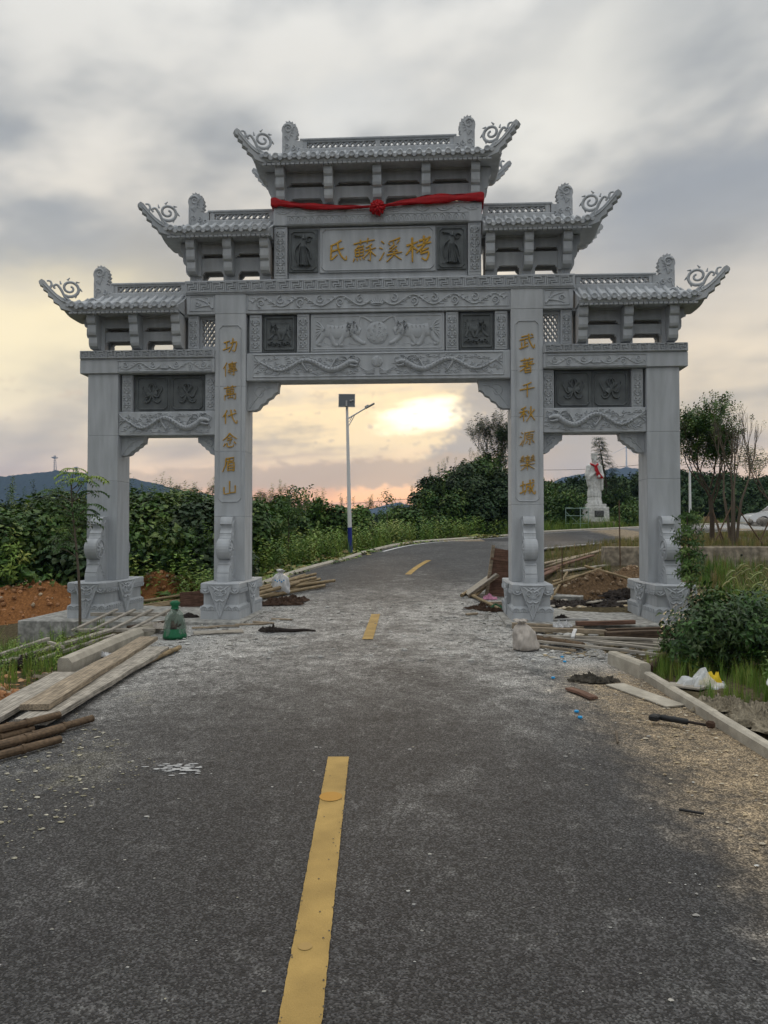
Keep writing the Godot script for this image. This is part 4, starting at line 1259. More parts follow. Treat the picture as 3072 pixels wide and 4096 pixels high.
# ---------------------------------------------------------------- ground and road
const ROAD_L = [[-3.55, 14.0, -0.24], [-3.55, -2.0, 0.04], [-3.52, -9.0, 0.19], [-3.4, -13.0, 0.275], [-3.1, -16.0, 0.40], [-2.6, -18.5, 0.56], [-1.9, -21.0, 0.737], [-1.07, -23.5, 0.89], [-0.31, -26.0, 1.07], [1.32, -29.0, 1.305], [5.1, -33.0, 1.5], [7.37, -35.0, 1.68], [13.6, -40.0, 1.92], [18.1, -44.0, 2.08], [25.2, -50.0, 2.27], [40.0, -62.0, 2.7], [80.0, -95.0, 3.4]]
const ROAD_R = [[2.85, 14.0, -0.27], [2.85, -2.0, 0.04], [2.88, -9.0, 0.19], [2.9, -13.0, 0.275], [3.0, -16.0, 0.40], [3.2, -18.5, 0.55], [3.55, -20.8, 0.7], [4.0, -22.4, 0.85], [4.5, -24.0, 0.98], [5.5, -26.0, 1.13], [8.3, -28.8, 1.27], [10.6, -31.0, 1.38], [14.1, -34.0, 1.65], [20.2, -40.0, 1.8], [27.5, -46.0, 2.05], [43.0, -57.5, 2.5], [84.0, -90.0, 3.2]]
var road_poly = PackedVector2Array()
var road_pts = []
const CTRL = [[-5, -3, 0.06], [-5, -6, 0.08], [-4.3, -9, 0.14], [-5, -10.5, 0.02], [-6.2, -11.3, -0.2], [-8, -12, -0.4], [-5, -14.8, 0.15], [-9, -15.5, -0.05], [-7, -17, 0.3], [-4.2, -17, 0.45], [-5, -20, 0.62], [-4, -23, 0.8], [-3, -26, 1.0], [-10, -25, 0.5], [-2, -30, 1.25], [2, -36, 1.6], [-15, -40, 0.9], [6, -40, 1.85], [12, -44, 2.1], [-30, -30, 0.2], [-30, -60, 0.5], [0, -60, 1.7], [30, -66, 2.6], [23, -53, 2.3], [-8, 3, -0.1], [-12, 10, -0.3], [8, 10, -0.2],
	[3.5, -4, 0.14], [3.7, -7, 0.2], [4.2, -9.5, 0.22], [6, -10.5, 0.24], [8, -8, 0.25], [7, -13, 0.35], [9, -13.5, 0.4], [4, -12, 0.24], [4, -14.5, 0.33], [3.4, -16, 0.42], [5, -16.5, 0.6], [6.5, -17.5, 0.72], [4.4, -20, 0.85], [5.0, -21.5, 1.05], [7, -20.6, 1.36], [10, -21, 1.38], [14, -21, 1.4], [9, -25.5, 1.4], [14, -29, 1.55], [7.2, -18.9, 0.75], [10, -18.8, 0.7], [14, -18.5, 0.7], [20, -20, 1.2], [25, -35, 1.9], [40, -30, 1.8], [15, -8, 0.3], [12, 5, 0.1], [-40, 20, -1.0], [40, 20, 0.0], [-200, -200, -2.0], [200, -250, 4.0], [0, -400, 2.0], [-300, 300, -2.0], [300, 300, -2.0]]

func ground_h(x, z):
	var s = 0.0; var w = 0.0
	for c in CTRL:
		var dx = x - c[0]; var dz = z - c[1]
		var d = dx * dx + dz * dz + 0.15
		var k = 1.0 / (d * d)
		s += c[2] * k; w += k
	for c in road_pts:
		var dx = x - c[0]; var dz = z - c[1]
		var d = dx * dx + dz * dz + 0.15
		var k = 1.0 / (d * d)
		s += c[2] * k; w += k
	return s / w

func road_h(z):
	# height of the carriageway near the gateway, where it still runs straight
	if z > -13.0: return 0.0213 * -z
	var L = ROAD_L
	for k in L.size() - 1:
		if z <= L[k][1] and z >= L[k + 1][1]:
			return lerp(L[k][2], L[k + 1][2], (z - L[k][1]) / (L[k + 1][1] - L[k][1]))
	return 2.0

func edge(pts, steps):
	var p = []
	for q in pts: p.append(Vector3(q[0], q[2], q[1]))
	return smooth3(p, steps)

func build_ground():
	RL = edge(ROAD_L, 5); RR = edge(ROAD_R, 5)
	for q in ROAD_L: road_poly.append(Vector2(q[0] - 0.05, q[1]))
	for k in ROAD_R.size():
		var q = ROAD_R[ROAD_R.size() - 1 - k]
		road_poly.append(Vector2(q[0] + 0.05, q[1]))
	for k in range(1, 15):
		var a = ROAD_L[k]; var b = ROAD_R[k]
		for t in [0.0, 0.5, 1.0]: road_pts.append([lerp(a[0], b[0], t), lerp(a[1], b[1], t), lerp(a[2], b[2], t) - 0.04])
	for z in [2.0, -0.5, -4.0, -6.0, -8.0, -10.5, -12.0, -14.5]:
		for x in [-3.5, -0.3, 2.85]: road_pts.append([x, z, 0.0213 * -z - 0.04 if z > -13.5 else road_h(z) - 0.04])
	var xs = []; var zs = []
	var x = -24.0
	while x <= 26.0: xs.append(x); x += 0.5
	var g = 1.0
	while g < 2750.0:
		xs.push_front(-24.0 - g); xs.append(26.0 + g); g *= 1.6
	var z = 8.0
	while z >= -56.0: zs.append(z); z -= 0.5
	g = 1.0
	while g < 2750.0:
		zs.push_front(8.0 + g); zs.append(-56.0 - g); g *= 1.6
	var fn = FastNoiseLite.new(); fn.seed = 3; fn.frequency = 0.35; fn.fractal_octaves = 3
	var rows = []
	for zz in zs:
		var line = PackedVector3Array()
		for xx in xs:
			var h = ground_h(xx, zz)
			if Geometry2D.is_point_in_polygon(Vector2(xx, zz), road_poly): h -= 0.1
			else: h += fn.get_noise_2d(xx, zz) * 0.05
			var far = max(abs(xx), abs(zz + 20.0))
			if far > 150.0: h = lerp(h, -4.0, clamp((far - 150.0) / 400.0, 0.0, 1.0))
			line.append(Vector3(xx, h, zz))
		rows.append(line)
	GXS = xs; GZS = zs; GH = rows
	var mb = MB.new()
	mb.grid(rows, false, true)
	var gr = obj("ground", mb, M.earth)
	tag(gr, "", "", "", "structure")
	# road
	var L = RL; var R = RR
	rows = []
	var uvs = []
	for k in L.size():
		var line = PackedVector3Array()
		for j in 9: line.append(L[k].lerp(R[k], j / 8.0) + Vector3(0, 0.012 * (1.0 - pow(j / 4.0 - 1.0, 2.0)), 0))
		rows.append(line)
	mb = MB.new()
	mb.grid(rows, false, true)
	var road = Node3D.new(); road.name = "road"; add_child(road); tag(road, "", "", "", "structure")
	# the asphalt carries its dust and sand as a computed texture laid along x and z
	var arr = []; arr.resize(Mesh.ARRAY_MAX)
	arr[Mesh.ARRAY_VERTEX] = mb.v; arr[Mesh.ARRAY_NORMAL] = mb.n
	var uv = PackedVector2Array()
	for p in mb.v: uv.append(Vector2((p.x + 4.0) / 8.0, (2.0 - p.z) / 32.0))
	arr[Mesh.ARRAY_TEX_UV2] = uv
	var am = ArrayMesh.new(); am.add_surface_from_arrays(Mesh.PRIMITIVE_TRIANGLES, arr)
	var agg = stones_tex("aggregate", FastNoiseLite.RETURN_CELL_VALUE, 0.42, 1.0, 1.6)
	var agb = stones_tex("aggregate_relief", FastNoiseLite.RETURN_DISTANCE, 1.0, 0.0, 1.0)
	var am_mat = StandardMaterial3D.new()
	am_mat.resource_name = "asphalt"
	am_mat.albedo_texture = agg
	am_mat.uv1_triplanar = true; am_mat.uv1_world_triplanar = true; am_mat.uv1_scale = Vector3.ONE * 0.62
	am_mat.heightmap_enabled = true; am_mat.heightmap_texture = agb; am_mat.heightmap_scale = 0.3
	am_mat.roughness = 0.85
	am_mat.metallic_specular = 0.4
	am_mat.detail_enabled = true
	am_mat.detail_albedo = ImageTexture.create_from_image(road_image())
	am_mat.detail_blend_mode = BaseMaterial3D.BLEND_MODE_MUL
	am_mat.detail_uv_layer = BaseMaterial3D.DETAIL_UV_2
	M["asphalt"] = am_mat
	obj("carriageway", am, am_mat, road)
	# the aggregate's relief
	var dash = func(pts, w0):
		var m2 = MB.new()
		var rw = []
		for k in pts.size():
			var d = (pts[min(k + 1, pts.size() - 1)] - pts[max(k - 1, 0)]); d.y = 0
			var s = Vector3(-d.z, 0, d.x).normalized() * w0 * 0.5
			rw.append(PackedVector3Array([pts[k] - s * rng.randf_range(0.97, 1.015), pts[k], pts[k] + s * rng.randf_range(0.97, 1.015)]))
		m2.grid(rw, false, true)
		return m2
	var line = func(x0, z0, x1, z1, n):
		var p = []
		for k in n + 1:
			var zz = lerp(z0, z1, float(k) / n)
			p.append(Vector3(lerp(x0, x1, float(k) / n), 0.0213 * -zz + 0.012 + 0.0045, zz))
		return p
	for q in [[-0.25, 0.6, -0.335, -5.62], [-0.235, -10.85, -0.115, -14.5]]:
		obj("centre_dash", dash.call(line.call(q[0], q[1], q[2], q[3], 260), 0.155), M.yellow_paint, road)
	# marks on the nearest dash: a tan spill, a scuff, tar specks
	var rs = RandomNumberGenerator.new(); rs.seed = 4
	var spot = func(x, zz, rx, rz, material, called):
		var m2 = MB.new()
		var c = Vector3(x, 0.0213 * -zz + 0.0188, zz)
		for k in 18:
			var a0 = TAU * k / 18; var a1 = TAU * (k + 1) / 18
			m2.tri(c, c + Vector3(cos(a1) * rx, 0, sin(a1) * rz), c + Vector3(cos(a0) * rx, 0, sin(a0) * rz))
		obj(called, m2, material, road)
	spot.call(-0.335, -4.83, 0.073, 0.085, M.paint_stain, "paint_stain")
	spot.call(-0.325, -3.17, 0.03, 0.03, M.paint_grime, "paint_stain")
	for k in 9: spot.call(-0.27 + rs.randf_range(-0.06, 0.05) - 0.05 * k / 9.0, -2.9 - k * 0.28 + rs.randf_range(-0.1, 0.1), 0.004, 0.006, M.black, "tar_speck")
	var ws = MB.new()
	for k in 190:   # paint worn off the tops of the stones
		var zz = rs.randf_range(-5.6, 0.4)
		var xx = lerp(-0.25, -0.335, (0.6 - zz) / 6.22) + (rs.randf_range(-0.076, 0.076) if rs.randf() > 0.85 else 0.074 * (1.0 if rs.randf() > 0.5 else -1.0) + rs.randfn(0, 0.004))
		var c = Vector3(xx, 0.0213 * -zz + 0.0186, zz)
		var r = rs.randf_range(0.0015, 0.0045)
		for i in 5:
			var a0 = TAU * i / 5; var a1 = TAU * (i + 1) / 5
			ws.tri(c, c + Vector3(cos(a1) * r, 0, sin(a1) * r * 1.4), c + Vector3(cos(a0) * r, 0, sin(a0) * r * 1.4))
	obj("worn_specks", ws, M.tar, road).set_meta("kind", "stuff")
	var p3 = []
	for k in 13:
		var t = k / 12.0
		var q = Vector2(0.62, -19.7).lerp(Vector2(1.36, -23.0), t)
		q.x -= sin(t * PI) * 0.05
		p3.append(Vector3(q.x, on_road(q.x, q.y) + 0.006, q.y))
	obj("centre_dash", dash.call(p3, 0.16), M.yellow_paint, road)
	for s in [[R, 0.3, 24, R.size() - 8], [L, 0.3, 40, L.size() - 8]]:
		var pe = []
		for k in range(s[2], s[3]):
			var o = (L[k] - R[k]).normalized() if s[0] == R else (R[k] - L[k]).normalized()
			pe.append(s[0][k] + o * s[1] + Vector3(0, 0.007, 0))
		obj("edge_line", dash.call(pe, 0.12), M.white_paint, road)

var RL = []
var RR = []
var GXS = []
var GZS = []
var GH = []

func gh(x, z):
	# height of the ground sheet as built
	var i = GXS.bsearch(x) - 1
	i = clamp(i, 0, GXS.size() - 2)
	var j = 0
	var lo = 0; var hi = GZS.size() - 1
	while hi - lo > 1:
		var m = (lo + hi) / 2
		if GZS[m] >= z: lo = m
		else: hi = m
	j = lo
	var tx = clamp((x - GXS[i]) / (GXS[i + 1] - GXS[i]), 0.0, 1.0); var tz = clamp((z - GZS[j]) / (GZS[j + 1] - GZS[j]), 0.0, 1.0)
	# the two triangles of the cell, as the sheet is split
	var a = GH[j][i].y; var b = GH[j][i + 1].y; var c = GH[j + 1][i].y; var d = GH[j + 1][i + 1].y
	if tx > tz: return a + tx * (b - a) + tz * (d - b)
	return a + tz * (c - a) + tx * (d - c)

func top(x, z):
	# whatever one stands on: road or ground
	if Geometry2D.is_point_in_polygon(Vector2(x, z), road_poly): return on_road(x, z)
	return gh(x, z)

func stones_tex(key, ret, lo, hi, gam):
	# the broken stone in the asphalt, one tone to each piece
	var f = FastNoiseLite.new()
	f.seed = 44; f.noise_type = FastNoiseLite.TYPE_CELLULAR; f.frequency = 0.19; f.fractal_type = FastNoiseLite.FRACTAL_NONE
	f.cellular_return_type = ret; f.cellular_jitter = 1.0
	var im = f.get_image(1024, 1024)
	im.convert(Image.FORMAT_L8)
	var d = im.get_data()
	var a = 255; var b = 0
	for k in range(0, d.size(), 5): a = min(a, d[k]); b = max(b, d[k])
	var lut = PackedByteArray(); lut.resize(256)
	for k in 256: lut[k] = int(clamp(lerp(lo, hi, pow(clamp((k - a) / float(max(b - a, 1)), 0.0, 1.0), gam)), 0.0, 1.0) * 255)
	for k in d.size(): d[k] = lut[d[k]]
	return ImageTexture.create_from_image(Image.create_from_data(1024, 1024, false, Image.FORMAT_L8, d))

func on_road(x, z):
	# height of the road sheet under a point, by stepping along the smoothed edges
	var L = RL; var R = RR
	for k in L.size() - 1:
		var q = [L[k], R[k], R[k + 1], L[k + 1]]
		for t in [[0, 1, 2], [0, 2, 3]]:
			var a = q[t[0]]; var b = q[t[1]]; var c = q[t[2]]
			var d = (b.z - c.z) * (a.x - c.x) + (c.x - b.x) * (a.z - c.z)
			if abs(d) < 1e-9: continue
			var l1 = ((b.z - c.z) * (x - c.x) + (c.x - b.x) * (z - c.z)) / d
			var l2 = ((c.z - a.z) * (x - c.x) + (a.x - c.x) * (z - c.z)) / d
			if l1 >= -0.001 and l2 >= -0.001 and l1 + l2 <= 1.001:
				var f = l1 * a.y + l2 * b.y + (1 - l1 - l2) * c.y
				return f + 0.012
	return ground_h(x, z)

func road_image() -> Image:
	var W = 448; var Hh = 1792
	var a = FastNoiseLite.new(); a.seed = 2; a.frequency = 0.55; a.fractal_octaves = 5
	var b = FastNoiseLite.new(); b.seed = 8; b.frequency = 3.0; b.fractal_octaves = 4
	var w = FastNoiseLite.new(); w.seed = 15; w.noise_type = FastNoiseLite.TYPE_SIMPLEX_SMOOTH; w.frequency = 0.4; w.fractal_octaves = 4
	var data = PackedByteArray(); data.resize(W * Hh * 3)
	var base = Vector3(0.076, 0.0755, 0.078); var dust = Vector3(0.92, 0.905, 0.865); var sand = Vector3(0.64, 0.49, 0.31)
	for j in Hh:
		var z = 2.0 - (j + 0.5) * 32.0 / Hh
		for i in W:
			var x = (i + 0.5) * 8.0 / W - 4.0
			var n = a.get_noise_2d(x, z); var m = b.get_noise_2d(x, z); var s = b.get_noise_2d(x * 4.0 + 50.0, z * 4.0)
			var d = z + 13.2
			# stone dust trodden about the gateway
			var k = exp(-d * d / 15.0) * 1.25 + exp(-pow(z + 9.6, 2.0) / 6.0) * 0.4
			k *= 0.5 + 0.7 * smoothstep(0.4, 3.0, abs(x + 0.3 + n * 0.8))
			k += exp(-pow((x + 3.3) / 0.8, 2.0)) * 0.25 * smoothstep(-2.0, -6.0, z) + 0.03
			k += smoothstep(0.2, 0.7, n + 0.3 * m) * 0.08
			if z < -17.0: k = max(k, 0.1)
			# arcs dragged by wheels turning through the dust
			for q in [[5.5, -4.5, 7.2], [5.9, -4.0, 8.3], [-9.0, -16.0, 9.6], [4.6, -18.0, 6.9]]:
				var rr = abs(Vector2(x - q[0], z - q[1]).length() - q[2] + n * 0.25)
				k += smoothstep(0.22, 0.02, rr) * 0.16 * smoothstep(-17.0, -13.0, z) * smoothstep(-6.5, -9.5, z)
			k = clamp(k * (0.82 + n * 0.55 + m * 0.4 + s * 0.7), 0.0, 0.93)
			var spot = smoothstep(0.42, 0.6, m + s * 0.45) * 0.4
			k = clamp(k + spot * 0.14, 0.0, 0.95)
			# sand washed along the right hand kerb
			var sd = smoothstep(0.95, 0.25, (2.85 - x) / (1.4 + 0.3 * n + 0.15 * m)) * smoothstep(-9.6, -7.8, z)
			sd = clamp(sd * (0.9 + m * 0.35 + s * 0.7), 0.0, 0.92)
			var c = base * (1.0 + n * 0.18 + s * 0.22)
			var ck = abs(w.get_noise_2d(x + m * 0.25, z * 0.8 + n * 0.3))
			if ck < 0.012 and n > 0.05: c *= 0.5
			c = c.lerp(dust * (0.9 + m * 0.3), k)
			c = c.lerp(sand * (0.95 + m * 0.35 + s * 0.2), sd)
			var g = smoothstep(0.3, 0.6, n + 0.5 * m) * smoothstep(-1.6, -2.6, x) * smoothstep(-3.0, -4.5, z) * smoothstep(-9.0, -6.5, z)
			c = c.lerp(Vector3(0.22, 0.2, 0.13), g * 0.6)
			var o = (j * W + i) * 3
			data[o] = int(clamp(pow(c.x, 0.4545), 0, 1) * 255); data[o + 1] = int(clamp(pow(c.y, 0.4545), 0, 1) * 255); data[o + 2] = int(clamp(pow(c.z, 0.4545), 0, 1) * 255)
	return Image.create_from_data(W, Hh, false, Image.FORMAT_RGB8, data)

# ---------------------------------------------------------------- plants
func px(xd, yd, Z):
	# a direction of the photograph taken to the distance Z in front of the camera
	return Vector3((xd - 829.5) / 1640.0 * Z, 1.8 + (1145.0 - yd) / 1640.0 * Z, -Z)

func leaf_mat(key, rough = 0.55, back = 0.5):
	var m = StandardMaterial3D.new()
	m.resource_name = key
	m.vertex_color_use_as_albedo = true
	m.albedo_color = Color.WHITE
	m.roughness = rough
	m.metallic_specular = 0.35
	m.backlight_enabled = true
	m.backlight = Color(back, back, back * 0.6)
	m.cull_mode = BaseMaterial3D.CULL_DISABLED
	M[key] = m
	return m

func one_leaf(mb, base: Vector3, dir: Vector3, nrm: Vector3, L, w, fold = 0.25, droop = 0.2, heart = false):
	var side = dir.cross(nrm).normalized()
	var up = side.cross(dir).normalized()
	var m1 = base + dir * L * 0.45 + up * L * 0.03
	var tip = base + dir * L - up * L * droop
	var a = base + dir * L * (0.3 if heart else 0.4) + side * w * 0.5 + up * w * fold
	var b = base + dir * L * (0.3 if heart else 0.4) - side * w * 0.5 + up * w * fold
	if heart:
		var a2 = base + dir * L * 0.68 + side * w * 0.33 + up * (w * fold * 0.7 - L * droop * 0.4); var b2 = base + dir * L * 0.68 - side * w * 0.33 + up * (w * fold * 0.7 - L * droop * 0.4)
		mb.quad(base, m1, a2, a); mb.tri(m1, tip, a2)
		mb.quad(base, b, b2, m1); mb.tri(m1, b2, tip)
	else:
		mb.tri(base, m1, a); mb.tri(m1, tip, a)
		mb.tri(base, b, m1); mb.tri(m1, b, tip)

func cluster(kind, rg):
	var mb = MB.new()
	if kind == "broad":        # vine leaves hanging over one another
		for k in 11:
			var a = rg.randf() * TAU
			var p = Vector3(cos(a) * rg.randf_range(0.02, 0.2), rg.randf_range(-0.08, 0.1), sin(a) * rg.randf_range(0.02, 0.2))
			var d = Vector3(cos(a), rg.randf_range(-0.5, 0.2), sin(a)).normalized()
			one_leaf(mb, p, d, Vector3(rg.randf_range(-0.4, 0.4), 1, rg.randf_range(-0.4, 0.4)), rg.randf_range(0.1, 0.17), rg.randf_range(0.09, 0.15), 0.12, 0.2, true)
	elif kind == "small":      # twig with oval leaves
		for k in 12:
			var a = k * 2.4 + rg.randf()
			var y = k * 0.022
			var d = Vector3(cos(a), rg.randf_range(0.1, 0.9), sin(a)).normalized()
			one_leaf(mb, Vector3(cos(a) * 0.01, y, sin(a) * 0.01), d, Vector3(rg.randf_range(-0.3, 0.3), 1, rg.randf_range(-0.3, 0.3)), rg.randf_range(0.07, 0.12), rg.randf_range(0.03, 0.045), 0.2, 0.25)
	elif kind == "pinnate":    # compound leaves arching from a shoot
		for k in 5:
			var a = k * TAU / 5 + rg.randf() * 0.7
			var prev = Vector3.ZERO
			for i in 6:
				var t = (i + 1) / 6.0
				var c = Vector3(cos(a) * t * 0.26, 0.16 * t - 0.2 * t * t, sin(a) * t * 0.26)
				var d = (c - prev).normalized()
				var s = d.cross(Vector3.UP).normalized()
				for e in [-1, 1]: one_leaf(mb, c, (s * e + d * 0.5 + Vector3(0, -0.25, 0)).normalized(), Vector3.UP, 0.1, 0.036, 0.15, 0.25)
				prev = c
			one_leaf(mb, prev, Vector3(cos(a), -0.4, sin(a)).normalized(), Vector3.UP, 0.09, 0.034)
	elif kind == "mass":       # coarse leaf mass for trees far behind
		for k in 16:
			var d = Vector3(rg.randf_range(-1, 1), rg.randf_range(-0.6, 1), rg.randf_range(-1, 1)).normalized()
			var p = Vector3(rg.randf_range(-0.3, 0.3), rg.randf_range(-0.25, 0.25), rg.randf_range(-0.3, 0.3))
			one_leaf(mb, p, d, Vector3(rg.randf_range(-1, 1), 1, rg.randf_range(-1, 1)), rg.randf_range(0.16, 0.3), rg.randf_range(0.1, 0.18), 0.2, 0.25)
	elif kind == "needle":     # drooping conifer spray
		for k in 14:
			var a = rg.randf_range(-0.9, 0.9)
			var p = Vector3(0, -0.03 * k * 0.3, k * 0.028)
			var d = Vector3(sin(a), rg.randf_range(-0.5, 0.25), cos(a)).normalized()
			one_leaf(mb, p, d, Vector3.UP, rg.randf_range(0.12, 0.22), 0.035, 0.1, 0.2)
	elif kind == "grass":
		for k in 9:
			blade(mb, rg, rg.randf_range(0.25, 0.6), 0.012, 0.35)
	elif kind == "tall":       # broad arching blades with bristly heads
		for k in 9:
			blade(mb, rg, rg.randf_range(0.5, 0.95), 0.02, 0.45)
	elif kind == "litter":     # cut weeds lying in every direction
		for k in 10:
			var a = rg.randf() * TAU
			var p = Vector3(rg.randf_range(-0.2, 0.2), rg.randf_range(0.0, 0.06), rg.randf_range(-0.2, 0.2))
			one_leaf(mb, p, Vector3(cos(a), rg.randf_range(-0.1, 0.5), sin(a)).normalized(), Vector3(rg.randf_range(-0.5, 0.5), 1, rg.randf_range(-0.5, 0.5)), rg.randf_range(0.1, 0.2), rg.randf_range(0.04, 0.09), 0.15, 0.3)
	elif kind == "weed":       # upright leafy stalk
		for k in 14:
			var a = k * 2.4
			var y = 0.05 + k * 0.035
			one_leaf(mb, Vector3(0, y, 0), Vector3(cos(a), 0.35, sin(a)).normalized(), Vector3.UP, 0.15 - k * 0.005, 0.05, 0.15, 0.4)
	return mb.mesh()

func blade(mb, rg, L, w, bend):
	var a = rg.randf() * TAU
	var d = Vector3(cos(a), 0, sin(a)); var s = Vector3(-sin(a), 0, cos(a))
	var b = Vector3(rg.randf_range(-0.06, 0.06), 0, rg.randf_range(-0.06, 0.06))
	var lean = rg.randf_range(0.15, 1.0) * bend
	var p = []
	for i in 4:
		var t = i / 3.0
		p.append(b + d * lean * L * t * t + Vector3.UP * L * (t - 0.38 * lean * t * t * 1.6))
	for i in 3:
		var w0 = w * (1.0 - i / 3.0) * 0.5 + 0.0008; var w1 = w * (1.0 - (i + 1) / 3.0) * 0.5 + 0.0008
		mb.quad(p[i] - s * w0, p[i] + s * w0, p[i + 1] + s * w1, p[i + 1] - s * w1)
	return p

var CL = {}
func clusters():
	var rg = RandomNumberGenerator.new(); rg.seed = 21
	for k in ["broad", "small", "pinnate", "mass", "needle", "grass", "tall", "litter", "weed"]: CL[k] = cluster(k, rg)
	# foxtail: a bowed stalk with a bristly nodding head
	var mb = MB.new()
	for k in 3:
		var a = rg.randf() * TAU; var d = Vector3(cos(a), 0, sin(a))
		var h = rg.randf_range(0.65, 0.95)
		var path = smooth3([Vector3.ZERO, Vector3.UP * h * 0.6 + d * 0.05, Vector3.UP * h + d * 0.14, Vector3.UP * (h + 0.02) + d * 0.22, Vector3.UP * (h - 0.05) + d * 0.29], 3)
		mb.tube(path.slice(0, 8), 0.004, 0.003, 4, false)
		mb.tube(path.slice(7), 0.013, 0.009, 6)
	CL["foxtail"] = mb.mesh()
	leaf_mat("leaf"); leaf_mat("leaf_gloss", 0.4, 0.35); leaf_mat("blade", 0.7, 0.5); leaf_mat("far_leaf", 0.8, 0.25)

func scatter(parent, called, mesh, material, xs: Array, cols: Array):
	var mm = MultiMesh.new()
	mm.transform_format = MultiMesh.TRANSFORM_3D
	mm.use_colors = true
	mm.mesh = mesh
	mm.instance_count = xs.size()
	for k in xs.size():
		mm.set_instance_transform(k, xs[k])
		mm.set_instance_color(k, cols[k])
	var o = MultiMeshInstance3D.new()
	o.multimesh = mm
	o.material_override = material
	if parent == null:
		o.name = numbered(called)
		add_child(o)
	else:
		o.name = called
		parent.add_child(o, true)
	return o

const GREEN = [Color(0.045, 0.10, 0.02), Color(0.062, 0.125, 0.026), Color(0.034, 0.078, 0.018), Color(0.10, 0.155, 0.036)]
const DEEP = [Color(0.025, 0.055, 0.018), Color(0.032, 0.065, 0.022), Color(0.02, 0.045, 0.016), Color(0.045, 0.075, 0.025)]
const FRESH = [Color(0.13, 0.22, 0.035), Color(0.17, 0.26, 0.05), Color(0.09, 0.17, 0.03), Color(0.22, 0.27, 0.06)]
const STRAW = [Color(0.22, 0.19, 0.07), Color(0.15, 0.16, 0.05), Color(0.10, 0.14, 0.035), Color(0.27, 0.22, 0.10)]

func pick(pal, rg):
	var c = pal[rg.randi() % pal.size()]
	var f = rg.randf_range(0.75, 1.25)
	return Color(c.r * f * rg.randf_range(0.9, 1.15), c.g * f, c.b * f)

func blobs_points(blobs, n, rg, shell = 0.55):
	# points and outward directions spread through ellipsoids, thinned by noise so that gaps open
	var fn = FastNoiseLite.new(); fn.seed = rg.randi() % 1000; fn.frequency = 1.1
	var tot = 0.0
	for b in blobs: tot += b[1].x * b[1].y + b[1].y * b[1].z + b[1].x * b[1].z
	var out = []
	for b in blobs:
		var m = int(n * (b[1].x * b[1].y + b[1].y * b[1].z + b[1].x * b[1].z) / tot)
		for k in m:
			var d = Vector3(rg.randfn(), rg.randfn(), rg.randfn()).normalized()
			var r = lerp(shell, 1.0, sqrt(rg.randf()))
			var p = b[0] + d * b[1] * r * (1.0 + 0.22 * fn.get_noise_3dv(d * 2.0 + b[0]))
			if fn.get_noise_3dv(p * 1.6) < -0.28: continue
			out.append([p, (d / b[1]).normalized()])
	return out

func crown(parent, blobs, n, kind, material, pal, s0, s1, rg, outward = 0.6, shell = 0.55, called = "crown"):
	var xs = []; var cs = []
	for q in blobs_points(blobs, n, rg, shell):
		var y = (q[1] * outward + Vector3.UP * (1.0 - outward) + Vector3(rg.randf_range(-0.3, 0.3), rg.randf_range(-0.2, 0.2), rg.randf_range(-0.3, 0.3))).normalized()
		var x = y.cross(Vector3(rg.randf_range(-1, 1), rg.randf_range(-1, 1), rg.randf_range(-1, 1))).normalized()
		var s = rg.randf_range(s0, s1)
		xs.append(Transform3D(Basis(x, y, x.cross(y)).scaled(Vector3.ONE * s), q[0]))
		cs.append(pick(pal, rg))
	var o = scatter(parent, called, CL[kind], material, xs, cs)
	o.set_meta("kind", "stuff")
	return o

func branch(mb, p: Vector3, d: Vector3, L, r, depth, rg, tips, spread, up = 0.25):
	# a limb that bends as it grows, then divides
	var path = [p]
	var q = p; var dir = d
	for i in 4:
		dir = (dir + Vector3(rg.randf_range(-0.16, 0.16), rg.randf_range(-0.05, 0.12) + up * 0.2, rg.randf_range(-0.16, 0.16))).normalized()
		q += dir * L / 4.0
		path.append(q)
	mb.tube(path, r, r * 0.62, 6 if depth > 1 else 4, false)
	tips.append([q, dir, depth])
	if depth <= 0: return
	var n = 2 + (1 if rg.randf() > 0.45 else 0)
	for k in n:
		var a = TAU * k / n + rg.randf() * 1.5
		var sx = dir.cross(Vector3(0.31, 0.2, 0.9)).normalized(); var sy = dir.cross(sx)
		var nd = (dir + (sx * cos(a) + sy * sin(a)) * spread * rg.randf_range(0.7, 1.2) + Vector3.UP * up).normalized()
		branch(mb, path[3] if k == 0 else q, nd, L * rg.randf_range(0.62, 0.85), r * 0.6, depth - 1, rg, tips, spread, up)

